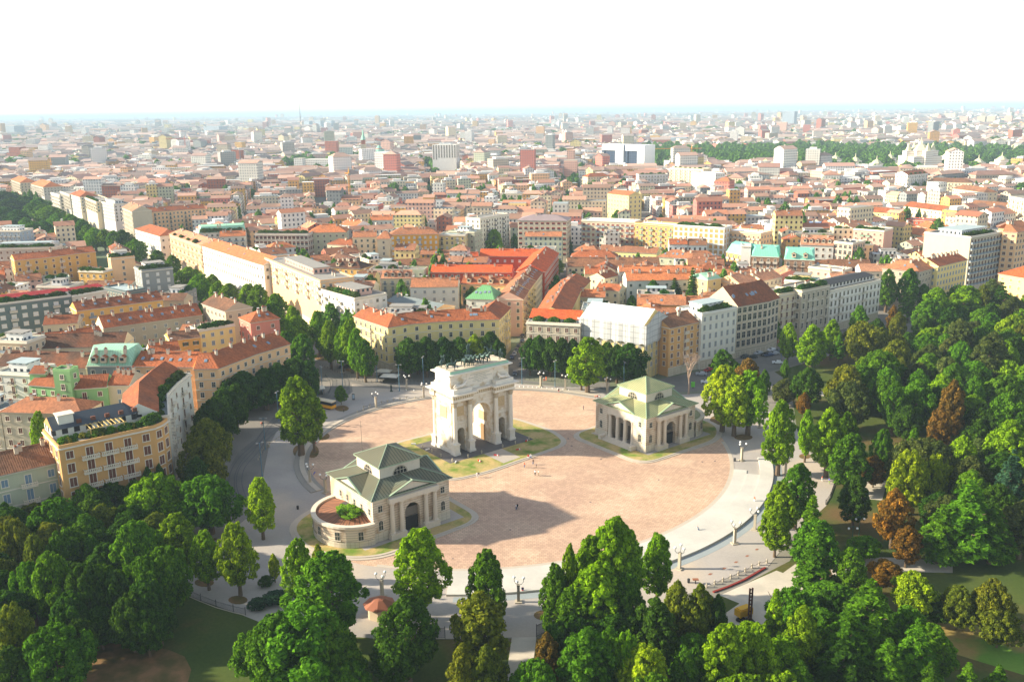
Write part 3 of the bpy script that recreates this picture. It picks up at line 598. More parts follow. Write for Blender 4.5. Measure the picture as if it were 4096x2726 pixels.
    def wnd(p, a_, wd, hg, arch, mat=GL):
        f = MB(); n = 8
        A = [(-wd/2, 0), (wd/2, 0), (wd/2, hg-(wd/2 if arch else 0))]+([(wd/2*math.cos(math.pi*i/n), hg-wd/2+wd/2*math.sin(math.pi*i/n)) for i in range(1, n)] if arch else [])+[(-wd/2, hg-(wd/2 if arch else 0))]
        f.mesh([(x, -.05, z) for x, z in A], [tuple(range(len(A)))], mat)
        f.mesh([(x*1.3, -.02, z*1.08-.12) for x, z in A], [tuple(range(len(A)))], STNP)
        f.box((0, -.08, hg*.5), (wd, .03, .06), STNP); f.box((0, -.08, 0), (.06, .03, hg*.95), STNP); f.box((0, -.12, -.2), (wd*1.5, .24, .16), STNP)
        oo = f.build('window', o); oo.location = p; oo.rotation_euler = (0, 0, a_)
    for u in (-8.9, 8.9):
        wnd((X(u), -h-.02, 2.9), 0, 1.1, 2.4, True); wnd((X(u), -h-.02, 7.6), 0, 1.1, 1.5, False)
    pa = -math.pi/2 if s_ > 0 else math.pi/2
    for v in (-8.4, 8.4):
        wnd((X(-h)-.02*s_, v, 2.9), pa, 1.1, 2.4, True); wnd((X(-h)-.02*s_, v, 7.6), pa, 1.1, 1.5, False)
    for v in (-9.2, -5.4, -1.8, 1.8, 5.4): wnd((X(h)+.02*s_, v, 6.8), -pa, .9, 1.5, False)
    for v in (-3.4, 0, 3.4):
        f = MB(); bb(f, -h+4.3, -h+4.39, v-.8, v+.8, 0, 4.6, plain('portico doors', S(96, 84, 70), .8)); f.build('door', o)
    gt = MB()
    bb(gt, -2.1, 2.1, -h+1.0, -h+1.08, 0, 3.6, plain('iron gate', S(40, 38, 38), .6, .1)); gto = gt.build('gate', o)
    f = MB(); bb(f, -2.1, 2.1, -h+1.1, -h+1.25, 3.7, 6.0 if s_ < 0 else 4.6, plain('board behind gate', S(70, 44, 34) if s_ < 0 else S(120, 112, 100), .8)); f.build('gate_board', o)
    f = MB(); bb(f, -2.6, 2.6, 1.0, 1.1, 0, 9, plain('dark brown passage', S(84, 74, 64), .9)); bb(f, -2.7, -2.6, -h+t, 1.0, 0, 8, STNP); bb(f, 2.6, 2.7, -h+t, 1.0, 0, 8, STNP); f.build('passage', o)  # plain dark brown end wall closes the passage
    # half-round annexe on the outer side
    an = MB(); n = 22; ra = 10.4; cv = -1.0; za = 5.0
    arcp = [(X(h+ra*.93*math.sin(math.pi*i/n)), cv-ra*math.cos(math.pi*i/n)) for i in range(n+1)]
    def q4(b_, p0, p1, z0, z1, m_): b_.mesh([(*p0, z0), (*p1, z0), (*p1, z1), (*p0, z1)], [(0, 1, 2, 3) if s_ > 0 else (3, 2, 1, 0)], m_)
    def inset(p, k): return (X(h)+(p[0]-X(h))*k, cv+(p[1]-cv)*k)
    for i in range(n):
        q4(an, inset(arcp[i], 1.012), inset(arcp[i+1], 1.012), 0, 1.5, STNB); q4(an, arcp[i], arcp[i+1], 1.5, za, STN)
    an.build('annexe_wall', o)
    cp = MB()
    for i in range(n):
        a1, a2, b1, b2 = inset(arcp[i], 1.05), inset(arcp[i+1], 1.05), inset(arcp[i], .93), inset(arcp[i+1], .93)
        cp.prism([a1, a2, b2, b1], za, za+.55, STNP, bottom=True)
    cp.build('annexe_parapet', o)
    rf = MB(); RC = banded('terracotta battens', S(146, 98, 70), S(96, 66, 50), .9, 0, .3, .2, .8) if s_ < 0 else roofm
    for i in range(n):
        a1, a2, b1, b2 = inset(arcp[i], .93), inset(arcp[i+1], .93), inset(arcp[i], .36), inset(arcp[i+1], .36)
        rf.mesh([(*a1, za+.1), (*a2, za+.1), (*b2, za+1.2), (*b1, za+1.2)], [(0, 1, 2, 3)], RC)
        rf.mesh([(*b1, za+1.2), (*b2, za+1.2), (X(h), cv, za+1.2)], [(0, 1, 2)], RC if s_ > 0 else plain('flat roof felt', S(90, 84, 78), .9))
    rf.build('annexe_roof', o)
    for i in range(2, n-1, 4):
        p = ((arcp[i][0]+arcp[i+1][0])/2, (arcp[i][1]+arcp[i+1][1])/2); an_ = math.atan2(p[1]-cv, p[0]-X(h))
        wnd((p[0]+.06*math.cos(an_), p[1]+.06*math.sin(an_), 1.9), an_+math.pi/2, 1.15, 2.0, False)
    return o
VRD = banded('verdigris roof', S(146, 148, 104), S(96, 108, 78), .8, 0, .18, .18, .6, patch=(S(170, 164, 118), .12))
LEAD = banded('dull grey green roof', S(108, 104, 82), S(56, 60, 48), .8, 0, .2, .14, .7, patch=(S(104, 108, 90), .15))
lod_r = lodge(1, VRD, plain('green copper trim', S(150, 172, 134), .6, .15), 'stone toll lodge with light green copper roof, right of the arch', plain('lunette glass', S(74, 72, 60), .4, .3))
lod_l = lodge(-1, LEAD, plain('pale copper trim', S(150, 168, 138), .6, .15), 'stone toll lodge with grey green roof and round annexe, in front left of the arch', plain('dark lunette', S(36, 34, 30), .7, .2))  # left lodge has lunettes of a plain dark colour
pk = MB(); pk.tube([(-5.5, 3, 18), (-5.5, 3, 26)], [.06, .04], plain('thin mast', S(120, 110, 96), .6)); pk.build('flagpole', lod_l)
# ---------------------------------------------------------------- foliage
def leafm():
    m = bpy.data.materials.new('foliage'); n, b = nodes(m)
    oi = n.nodes.new('ShaderNodeObjectInfo'); g_ = n.nodes.new('ShaderNodeNewGeometry')
    c = mixc(n, oi.outputs['Color'], ramp(n, g_.outputs['Random Per Island'], ((0, (.45, .5, .5, 1)), (.5, (1, 1, 1, 1)), (1, (1.7, 1.5, 1.2, 1)))), 1.0, 'MULTIPLY')
    c = mixc(n, c, ramp(n, noise(n, .35, 2), ((.3, (.65, .72, .7, 1)), (.7, (1.35, 1.25, 1.1, 1)))), 1.0, 'MULTIPLY')
    tr = n.nodes.new('ShaderNodeBsdfTranslucent'); n.links.new(mixc(n, c, (1.7, 1.7, .5, 1), 1.0, 'MULTIPLY'), tr.inputs[0])
    ms = n.nodes.new('ShaderNodeMixShader'); ms.inputs[0].default_value = .27
    n.links.new(c, b.inputs['Base Color']); b.inputs['Roughness'].default_value = .8; b.inputs['Specular IOR Level'].default_value = .04
    o = [x for x in n.nodes if x.type == 'OUTPUT_MATERIAL'][0]
    n.links.new(b.outputs[0], ms.inputs[1]); n.links.new(tr.outputs[0], ms.inputs[2]); n.links.new(ms.outputs[0], o.inputs[0])
    return m
LEAF = leafm(); BARK = plain('bark', S(108, 90, 70), .95, .3, 2); BARKD = plain('dead bark', S(176, 150, 128), .95, .2, 2)
def leaves(cen, nrm, size, rng, name, elong=1.5):
    """cen (n,3), nrm (n,3): bent leaf sprays"""
    n = len(cen); nrm = nrm/np.linalg.norm(nrm, axis=1)[:, None]
    a = rng.normal(size=(n, 3)); t = np.cross(nrm, a); t /= np.linalg.norm(t, axis=1)[:, None]; b = np.cross(nrm, t)
    s = (size*rng.uniform(.6, 1.3, n))[:, None] if np.isscalar(size) else (size*rng.uniform(.6, 1.3, n))[:, None]
    v = np.stack([cen-t*s*elong*.5, cen+b*s*.42+nrm*s*.1, cen+t*s*elong*.5-nrm*s*.15, cen-b*s*.42+nrm*s*.1], 1).reshape(-1, 3)
    me = bpy.data.meshes.new(name); me.vertices.add(4*n); me.vertices.foreach_set('co', v.ravel()); me.loops.add(4*n); me.loops.foreach_set('vertex_index', np.arange(4*n, dtype=np.int32))
    me.polygons.add(n); me.polygons.foreach_set('loop_start', np.arange(0, 4*n, 4, dtype=np.int32)); me.update(calc_edges=True); me.materials.append(LEAF); return me
PROF = {   # crown outline: height fraction -> radius fraction
    'round': [(0, .35), (.12, .78), (.35, 1), (.6, .95), (.82, .68), (1, .15)],
    'plane': [(0, .3), (.1, .75), (.28, 1), (.5, .98), (.75, .74), (1, .25)],
    'column': [(0, .5), (.2, .9), (.5, 1), (.8, .7), (1, .1)],
    'cone': [(0, .8), (.12, 1), (.4, .8), (.75, .42), (1, .04)],
    'spread': [(0, .45), (.2, .9), (.5, 1), (.8, .75), (1, .3)]}
def crown(kind, seed, lobes=46, per=120, leaf=.55, Rr=5.0, Hh=11.0, lr=(.2, .34), name='crown'):
    """crown of a tree of radius Rr and height Hh, standing on z = 0"""
    rng = np.random.default_rng(seed); pr = np.array(PROF[kind]); C_, N_ = [], []
    ph = rng.uniform(0, 6.28, 4)
    for k in range(lobes):
        z = (k+.5)/lobes; z = z**.85; th = k*2.399+rng.uniform(-.5, .5)
        env = np.interp(z, pr[:, 0], pr[:, 1])*Rr*(1+.16*math.sin(2*th+ph[0])+.12*math.sin(3*th+ph[1]+z*5))
        rl = rng.uniform(*lr)*Rr*(.65 if z > .85 else 1); rr = max(0, env-rl*.75)*(rng.uniform(.72, 1.05))
        c = np.array([rr*math.cos(th), rr*math.sin(th), z*(Hh-rl*.9)+rl*.4])
        d = rng.normal(size=(per, 3)); d /= np.linalg.norm(d, axis=1)[:, None]; out = c-np.array([0, 0, Hh*.45]); out /= np.linalg.norm(out)+1e-6
        keep = (d@out > -.35) & (d[:, 2] > -.75); d = d[keep]
        rad = rl*(rng.uniform(.45, 1.18, len(d))**.6)[:, None]*np.array([1, 1, .8])
        C_.append(c+d*rad); N_.append(d+rng.normal(size=d.shape)*.45+np.array([0, 0, .25]))
    # inner leaves so that gaps show depth, not emptiness
    q = int(lobes*per*.12); z = rng.uniform(.08, .8, q); th = rng.uniform(0, 6.28, q); rr = np.interp(z, pr[:, 0], pr[:, 1])*Rr*.62*np.sqrt(rng.uniform(0, 1, q))
    C_.append(np.stack([rr*np.cos(th), rr*np.sin(th), z*Hh], 1)); N_.append(rng.normal(size=(q, 3)))
    return leaves(np.concatenate(C_), np.concatenate(N_), leaf, rng, name)
def cedar(seed, tiers=11, Rr=6.5, Hh=15.0, name='crown', leaf=.6, slim=1.0):
    rng = np.random.default_rng(seed); C_, N_ = [], []
    for t in range(tiers):
        z = t/(tiers-1); R0 = Rr*((1-z)**.8*.95+.08)*slim; nb = max(4, int(9-5*z))
        for k in range(nb):
            th = t*1.3+k*2*math.pi/nb+rng.uniform(-.3, .3); ln = R0*rng.uniform(.7, 1.12); q = int(34*ln/2)+20
            u = rng.uniform(.12, 1, q)**.7; w = (rng.uniform(-1, 1, q))*(.1+.30*(1-abs(u-.55)*1.3))*ln*.7
            x = u*ln; zz = z*Hh*.95+.8+.14*ln*np.sin(u*2.4)-.22*u*u*ln+rng.uniform(-.22, .12, q)-abs(w)*.15
            C_.append(np.stack([x*math.cos(th)-w*math.sin(th), x*math.sin(th)+w*math.cos(th), zz], 1))
            nn = rng.normal(size=(q, 3))*.4+np.array([math.cos(th)*.35, math.sin(th)*.35, 1.0]); N_.append(nn)
    return leaves(np.concatenate(C_), np.concatenate(N_), leaf, rng, name, 2.0)
def trunk_mesh(seed, H, r, spread, name='trunk', mat=None):
    rng = random.Random(seed); b = MB(); mat = mat or BARK
    p = [(0, 0, -.2), (rng.uniform(-.1, .1), rng.uniform(-.1, .1), H*.35), (rng.uniform(-.3, .3), rng.uniform(-.3, .3), H*.7), (rng.uniform(-.4, .4), rng.uniform(-.4, .4), H)]
    b.tube(p, [r*1.25, r*.85, r*.55, r*.12], mat, 7)
    for k in range(6):
        z = H*(.32+.09*k); a_ = k*2.4+rng.random(); l = spread*(.9-.08*k)
        b.tube([(0, 0, z), (l*.5*math.cos(a_), l*.5*math.sin(a_), z+H*.12), (l*math.cos(a_), l*math.sin(a_), z+H*.22)], [r*.45, r*.28, r*.06], mat, 5)
    return b
def mesh_of(b, name): o = b.build(name); me = o.data; bpy.data.objects.remove(o); return me
CR = {}
def make_crowns():
    CR['plane'] = [crown('plane', s, 105, 130, .46, 5, 13, (.13, .25)) for s in (1, 2, 3, 4)]
    CR['broad'] = [crown('round', s, 90, 130, .4, 5, 9, (.15, .27)) for s in (11, 12, 13)]
    CR['spread'] = [crown('spread', s, 110, 120, .46, 6, 9, (.12, .22)) for s in (21, 22, 23)]
    CR['lime'] = [crown('column', s, 90, 120, .4, 4, 11, (.15, .25)) for s in (31, 32)]
    CR['chestnut'] = [crown('column', s, 75, 120, .55, 5, 12, (.16, .28)) for s in (41, 42)]
    CR['cedar'] = [cedar(s) for s in (51, 52)]
    CR['fir'] = [cedar(61, 15, 4.2, 18.0, slim=.9), crown('cone', 62, 50, 110, .5, 3.2, 14, (.2, .3))]
    CR['poplar'] = [crown('column', 71, 36, 70, .7, 1.8, 14, (.35, .5))]
    for s, k in ((81, 'far'),): CR[k] = [crown('round', q, 20, 45, 1.2, 5, 8, (.28, .42)) for q in (81, 82, 83)]
    CR['shrub'] = [crown('round', q, 16, 60, .35, 1.5, 1.8, (.3, .5), name='roof_plant') for q in (91, 92, 93)]
make_crowns(); SHRUB = CR['shrub']
REF = dict(plane=(5, 13), broad=(5, 9), spread=(6, 9), lime=(4, 11), chestnut=(5, 12), cedar=(6.5, 15), fir=(4.2, 18), poplar=(1.8, 14), far=(5, 8))
TR = {k: mesh_of(trunk_mesh(s, 10, .38, 3.4), 'trunk') for k, s in ((0, 5), (1, 6), (2, 7))}
# ---------------------------------------------------------------- building kit
WALLC = dict(cream=(226, 208, 172), white=(232, 226, 216), beige=(208, 188, 158), tan=(204, 156, 98), yellow=(214, 168, 90), gold=(224, 166, 52), ochre=(206, 158, 92),
             pink=(222, 178, 156), rose=(206, 128, 110), brick=(176, 104, 78), red=(196, 84, 52), grey=(150, 152, 146), slate=(98, 112, 110), green=(134, 178, 118),
             sage=(184, 186, 158), peach=(236, 190, 140), stone=(196, 182, 156), concrete=(186, 178, 166), brown=(142, 112, 90), blue=(164, 176, 184), pale=(218, 214, 200), lemon=(230, 208, 140), bronze=(92, 74, 60))
ROOFC = dict(orange=((196, 120, 76), (174, 112, 78)), terracotta=((174, 116, 82), (152, 106, 80)), rust=((166, 96, 60), (142, 88, 62)), brown=((146, 102, 74), (118, 88, 68)), dark=((92, 68, 54), (132, 82, 56)),
             salmon=((198, 142, 108), (178, 130, 102)), vivid=((206, 96, 50), (192, 92, 54)), crimson=((150, 40, 44), (138, 40, 42)))
FLATC = dict(felt=(150, 144, 134), slate=(74, 80, 86), white=(226, 228, 226), green=(160, 206, 172), teal=(128, 196, 172), copper=(116, 170, 112), grey=(124, 132, 130), black=(52, 52, 54), mauve=(150, 132, 130), zinc=(168, 180, 178))
def wallm(k): return plain('wall '+k, S(*WALLC[k]), 0.9, 0.10, 0.35)
def roofm(k):
    if k in ROOFC: return tiles('tiles '+k, S(*ROOFC[k][0]), S(*ROOFC[k][1]))
    if k in ('green', 'teal', 'copper'): return banded('metal roof '+k, S(*FLATC[k]), mul(S(*FLATC[k]), .62), .9, 0, .12, .14, .6)
    return plain('roofing '+k, S(*FLATC[k]), .85, .14, .3)
TRIM = plain('pale trim', S(220, 208, 186), .85, .1); TRIMG = plain('grey trim', S(150, 146, 138), .85, .1)
SHUT = dict(brown=S(104, 62, 46), green=S(44, 74, 60), blue=S(112, 134, 150), grey=S(136, 140, 140), dark=S(46, 46, 50), white=S(212, 210, 204), ochre=S(206, 150, 70), red=S(140, 64, 48), teal=S(62, 120, 120))
def shutm(k): return plain('shutter '+k, SHUT[k], .8, .1)
_WM = {}
def window_mesh(w_, h_, sh, frame, style):
    """window looking along -y: surround, sill, pane or shutter leaves"""
    key = (round(w_, 1), round(h_, 1), sh, frame, style)
    if key in _WM: return _WM[key]
    b = MB(); fm = TRIM if frame == 'pale' else TRIMG
    f = .16
    for x0, x1, z0, z1 in ((-w_/2-f, -w_/2, 0, h_), (w_/2, w_/2+f, 0, h_), (-w_/2-f, w_/2+f, h_, h_+f)): b.prism([(x0, -.1), (x1, -.1), (x1, .02), (x0, .02)], z0, z1, fm, bottom=True)
    b.prism([(-w_/2-.25, -.26), (w_/2+.25, -.26), (w_/2+.25, .02), (-w_/2-.25, .02)], -.16, 0, fm, bottom=True)
    if style == 'hood': b.prism([(-w_/2-.35, -.34), (w_/2+.35, -.34), (w_/2+.35, .02), (-w_/2-.35, .02)], h_+.3, h_+.5, fm, bottom=True)
    def q(x0, x1, z0, z1, y, m_): b.mesh([(x0, y, z0), (x1, y, z0), (x1, y, z1), (x0, y, z1)], [(0, 1, 2, 3)], m_)
    if style == 'roll': q(-w_/2, w_/2, 0, h_*.45, -.03, GLS); q(-w_/2, w_/2, h_*.45, h_, -.06, shutm(sh))
    elif style == 'shut': q(-w_/2, w_/2, 0, h_, -.05, shutm(sh)); q(-.04, .04, 0, h_, -.07, fm)
    elif style == 'leaf':
        q(-w_/2, w_/2, 0, h_, -.03, GLS)
        for s_ in (-1, 1): b.prism([(s_*w_/2, -.12), (s_*(w_/2+w_*.45), -.12), (s_*(w_/2+w_*.45), -.06), (s_*w_/2, -.06)][::s_], 0, h_, shutm(sh), bottom=True)
    else: q(-w_/2, w_/2, 0, h_, -.03, GLS); q(-.04, .04, 0, h_, -.06, fm); q(-w_/2, w_/2, h_*.6, h_*.6+.07, -.06, fm)
    me = b.build('window').data; o = bpy.data.objects[-1] if False else None
    for ob in [x for x in COL.objects if x.data == me]: bpy.data.objects.remove(ob)
    _WM[key] = me; return me
_BM = {}
def balcony_mesh(w_, kind):
    key = (round(w_, 1), kind)
    if key in _BM: return _BM[key]
    b = MB(); d = 1.15; m_ = {'stone': TRIM, 'iron': plain('iron rail', S(70, 70, 72), .7), 'panel': plain('balcony panel', S(190, 180, 162), .85), 'green': plain('green glass rail', S(120, 150, 120), .5), 'glass': plain('grey rail', S(140, 150, 156), .5)}[kind]
    b.prism([(-w_/2, -d), (w_/2, -d), (w_/2, 0), (-w_/2, 0)], -.2, 0, TRIM, bottom=True)
    if kind in ('panel', 'green', 'glass'):
        for a_ in ([(-w_/2, -d), (w_/2, -d), (w_/2, -d+.08), (-w_/2, -d+.08)], [(-w_/2, -d+.09), (-w_/2+.08, -d+.09), (-w_/2+.08, 0), (-w_/2, 0)], [(w_/2-.08, -d+.09), (w_/2, -d+.09), (w_/2, 0), (w_/2-.08, 0)]): b.prism(a_, 0.005, .95, m_)
    else:
        b.prism([(-w_/2, -d), (w_/2, -d), (w_/2, -d+.14), (-w_/2, -d+.14)], .85, 1.0, m_, bottom=True)
        n_ = int(w_/(.45 if kind == 'stone' else .3)); t = .2 if kind == 'stone' else .05
        for i in range(n_+1):
            x = -w_/2+.1+(w_-.2)*i/max(1, n_); b.prism([(x-t/2, -d+.01), (x+t/2, -d+.01), (x+t/2, -d+.13), (x-t/2, -d+.13)], 0.005, .849, m_)
        for x in (-w_/2+.05, w_/2-.05): b.prism([(x-.05, -d+.15), (x+.05, -d+.15), (x+.05, 0), (x-.05, 0)], .8, .95, m_, bottom=True)
    ob = b.build('balcony'); me = ob.data; bpy.data.objects.remove(ob); _BM[key] = me; return me
def _simple(name, fn):
    b = MB(); fn(b); ob = b.build(name); me = ob.data; bpy.data.objects.remove(ob); return me
def _chim(b): b.prism([(-.45, -.35), (.45, -.35), (.45, .35), (-.45, .35)], 0, 1.7, plain('chimney render', S(206, 190, 166), .9, .15)); b.prism([(-.55, -.45), (.55, -.45), (.55, .45), (-.55, .45)], 1.705, 1.9, TRIMG, bottom=True); b.prism([(-.3, -.2), (.3, -.2), (.3, .2), (-.3, .2)], 1.905, 2.3, plain('clay pot', S(150, 84, 56), .9, .2))
def _sky(b): b.prism([(-.55, -.75), (.55, -.75), (.55, .75), (-.55, .75)], 0, .12, TRIMG); b.prism([(-.42, -.62), (.42, -.62), (.42, .62), (-.42, .62)], .125, .16, plain('skylight glass', S(120, 140, 160), .2, .1, spec=.8))
def _dish(b): b.tube([(0, 0, 0), (0, 0, 1.0)], .05, TRIMG, 5); b.lathe((0, -.1, 1.0), [(.02, -.15), (.35, .0), (.55, .3)], plain('dish white', S(224, 222, 216), .6, .05), 10)
def _dorm(b):
    b.prism([(-1, -1.2), (1, -1.2), (1, 1.6), (-1, 1.6)], -.6, 1.3, wallm('beige')); b.mesh([(-.6, -1.22, .1), (.6, -1.22, .1), (.6, -1.22, 1.1), (-.6, -1.22, 1.1)], [(0, 1, 2, 3)], GLS)
    t = roofm('rust'); b.mesh([(-1.3, -1.5, 1.25), (0, -1.5, 2.0), (0, 2.4, 2.0), (-1.3, 2.4, 1.25), (1.3, -1.5, 1.25), (1.3, 2.4, 1.25)], [(0, 1, 2, 3)[::-1], (1, 4, 5, 2)[::-1]], t); b.mesh([(-1.2, -1.4, 1.3), (1.2, -1.4, 1.3), (0, -1.4, 1.95)], [(0, 1, 2)], TRIM)
CHIM, SKYL, DISH, DORM = _simple('chimney', _chim), _simple('skylight', _sky), _simple('satellite_dish', _dish), _simple('dormer', _dorm)
FOOT = []       # footprints of everything standing, for keeping later houses clear
BLD = []
def inst(me, name, parent, M):
    o = bpy.data.objects.new(name, me); COL.objects.link(o); o.parent = parent; o.matrix_local = M; return o
def offset_line(L, d):
    """parallel polyline, positive d to the left of travel"""
    out = []
    for i, p in enumerate(L):
        if i == 0: t = (L[1]-p).normalized(); n_ = Vector((-t.y, t.x)); out.append(p+n_*d); continue
        if i == len(L)-1: t = (p-L[i-1]).normalized(); n_ = Vector((-t.y, t.x)); out.append(p+n_*d); continue
        a = (p-L[i-1]).normalized(); b = (L[i+1]-p).normalized(); na, nb = Vector((-a.y, a.x)), Vector((-b.y, b.x))
        m_ = (na+nb).normalized(); out.append(p+m_*d/max(.35, m_.dot(na)))
    return out
def house(name, label, cat, line, h, depth, roof='gable', rc='terracotta', wall='cream', fl=5, sp=3.2, sh='brown', style='plain', frame='pale', rh=None,
          balc=None, bk='stone', ends=(1, 1), hip=(0, 0), group=None, chim=4, sky=0, dorm=0, dish=1, garden=0, wins=True, w_=1.15, hw=1.75, back=False, skipw=(), cornice=True, band=0, base='stone', z0=0.0, pent=None, seed=None, penthouse_c='white', maxw=100, attic=None):
    """one building. line: world xy of the eaves of its front, left to right as one faces it"""
    rnd = random.Random(seed if seed is not None else name+label)
    L = [Vector((p[0], p[1])) for p in line]; c0 = sum(L, Vector((0, 0)))/len(L)
    root = empty(name, (c0.x, c0.y, z0)); tag(root, label, cat, group); L = [p-c0 for p in L]; BLD.append(root)
    Bk = offset_line(L, depth); Mid = offset_line(L, depth/2); poly = L+Bk[::-1]
    FOOT.append([(p.x+c0.x, p.y+c0.y) for p in poly])
    wm = wallm(wall) if wins else windowed('far wall '+wall, S(*WALLC[wall]), S(60, 62, 66), shut=SHUT.get(sh))
    n_ = len(L); b = MB(); b.prism([(p.x, p.y) for p in poly], 0, h, wm)
    fh = h/fl
    if wins and base: # ground floor of its own stone
        bp_ = [p for p in offset_line(L, -.05)]
        for i in range(n_-1): b.mesh([(*bp_[i], 0), (*bp_[i+1], 0), (*bp_[i+1], fh*1.02), (*bp_[i], fh*1.02)], [(0, 1, 2, 3)], wallm(base))
    if wins:
        for lv in ([1] + ([k for k in range(2, fl)] if band else [])):
            o1 = offset_line(L, -.14)
            for i in range(n_-1): b.mesh([(*o1[i], lv*fh), (*o1[i+1], lv*fh), (*o1[i+1], lv*fh+.22), (*o1[i], lv*fh+.22), (*L[i], lv*fh+.24), (*L[i+1], lv*fh+.24)], [(0, 1, 2, 3), (3, 2, 5, 4)], TRIM)
    if cornice:
        o1, o2 = offset_line(L, -.45), offset_line(Bk, .35)
        e1 = (L[0]-L[1]).normalized()*.25; e2 = (L[-1]-L[-2]).normalized()*.25
        cp = [p+(e1 if i == 0 else e2 if i == n_-1 else e1*0) for i, p in enumerate(o1)]; cb = [p+(e1 if i == 0 else e2 if i == n_-1 else e1*0) for i, p in enumerate(o2)]
        b.prism([(p.x, p.y) for p in cp+cb[::-1]], h-.003, h+.3, TRIM if wall != 'slate' else TRIMG, bottom=True)
    wo = b.build('wall', root)
    # roof
    hz_ = h+(.3 if cornice else 0); rh = rh if rh is not None else (depth*.27 if roof in ('gable', 'hip') else 3.0); r = MB(); rm = roofm(rc)
    def ridge(i, t):   # point on cross-section i, t 0..1..2 from front eave over ridge to back
        return L[i]
    if roof in ('gable', 'hip'):
        ov = .55; F = offset_line(L, -ov); K = offset_line(Bk, ov); T = [p.copy() for p in Mid]
        if roof == 'hip' or hip[0]: T[0] = T[0]+(T[1]-T[0]).normalized()*min(depth/2*.9, (T[1]-T[0]).length*.45); e = (L[0]-L[1]).normalized()*ov; F[0] += e; K[0] += e
        if roof == 'hip' or hip[1]: T[-1] = T[-1]+(T[-2]-T[-1]).normalized()*min(depth/2*.9, (T[-2]-T[-1]).length*.45); e = (L[-1]-L[-2]).normalized()*ov; F[-1] += e; K[-1] += e
        za = hz_+.02; zb = hz_+rh
        for i in range(n_-1):
            r.mesh([(*F[i], za), (*F[i+1], za), (*T[i+1], zb), (*T[i], zb)], [(0, 1, 2, 3)], rm); r.mesh([(*K[i+1], za), (*K[i], za), (*T[i], zb), (*T[i+1], zb)], [(0, 1, 2, 3)], rm)
            for q in (F, K): r.mesh([(*q[i], za-.14), (*q[i+1], za-.14), (*q[i+1], za), (*q[i], za)], [(0, 1, 2, 3)], TRIMG)
        for i, hp in ((0, roof == 'hip' or hip[0]), (n_-1, roof == 'hip' or hip[1])):
            tri = [(*K[i], za), (*F[i], za), (*T[i], zb)]
            r.mesh(tri if i == 0 else tri[::-1], [(0, 1, 2)], rm if hp else wm)
        r.tube([(*p, zb+.03) for p in T], .14, plain('ridge tiles '+rc, mul(S(*(ROOFC[rc][0] if rc in ROOFC else FLATC[rc])), 1.12), .9, .1), 4)
        def on(i, f, t):  # along segment i fraction f, across t (0 front eave .. 1 ridge)
            p = F[i].lerp(F[i+1], f); q = T[i].lerp(T[i+1], f); return Vector((*(p.lerp(q, t)), za+(zb-za)*t))
    elif roof == 'mansard':
        F = offset_line(L, -.2); I1 = offset_line(L, 1.8); I2 = offset_line(Bk, -1.8); K = offset_line(Bk, .2)
        ea = (L[1]-L[0]).normalized()*1.8; eb = (L[-2]-L[-1]).normalized()*1.8
        I1[0] += ea; I2[0] += ea; I1[-1] += eb; I2[-1] += eb; za, zb = hz_+.02, hz_+rh
        for i in range(n_-1):
            r.mesh([(*F[i], za), (*F[i+1], za), (*I1[i+1], zb), (*I1[i], zb)], [(0, 1, 2, 3)], rm); r.mesh([(*K[i+1], za), (*K[i], za), (*I2[i], zb), (*I2[i+1], zb)], [(0, 1, 2, 3)], rm)
            r.mesh([(*I1[i], zb), (*I1[i+1], zb), (*Mid[i+1].lerp(I1[i+1], .2), zb+.9), (*Mid[i].lerp(I1[i], .2), zb+.9)], [(0, 1, 2, 3)], rm); r.mesh([(*I2[i+1], zb), (*I2[i], zb), (*Mid[i].lerp(I1[i], .2), zb+.9), (*Mid[i+1].lerp(I1[i+1], .2), zb+.9)], [(0, 1, 2, 3)], rm)
        for i, s_ in ((0, 1), (n_-1, -1)):
            q = [(*K[i], za), (*F[i], za), (*I1[i], zb), (*Mid[i].lerp(I1[i], .2), zb+.9), (*I2[i], zb)]; r.mesh(q if s_ > 0 else q[::-1], [(0, 1, 2, 3, 4)], rm)
        def on(i, f, t): p = F[i].lerp(F[i+1], f); q = I1[i].lerp(I1[i+1], f); return Vector((*(p.lerp(q, t)), za+(zb-za)*t))
    else:   # flat with parapet
        o1 = offset_line(L, .02); o2 = offset_line(L, .35); k1 = offset_line(Bk, -.02); k2 = offset_line(Bk, -.35)
        ea = (L[1]-L[0]).normalized()*.35; eb = (L[-2]-L[-1]).normalized()*.35; o2[0] += ea; k2[0] += ea; o2[-1] += eb; k2[-1] += eb
        za = hz_+.02; r.prism([(p.x, p.y) for p in o2+k2[::-1]], za-.02, za+.08, rm); zp = za+.75; pm = wm if rnd.random() < .5 else TRIM
        ring_o = o1+k1[::-1]; ring_i = o2+k2[::-1]; m_ = len(ring_o)
        for i in range(m_):
            j = (i+1) % m_; a0, a1, b0, b1 = ring_o[i], ring_o[j], ring_i[i], ring_i[j]
            r.mesh([(*a0, za-.02), (*a1, za-.02), (*a1, zp), (*a0, zp), (*b0, zp), (*b1, zp), (*b0, za), (*b1, za)], [(0, 1, 2, 3), (3, 2, 5, 4), (4, 5, 7, 6)], pm)
        def on(i, f, t): p = o2[i].lerp(o2[i+1], f); q = k2[i].lerp(k2[i+1], f); return Vector((*(p.lerp(q, .15+t*.6)), za+.08))
    ro = r.build('roof', root)
    seglen = [(L[i+1]-L[i]).length for i in range(n_-1)]; tot = sum(seglen)
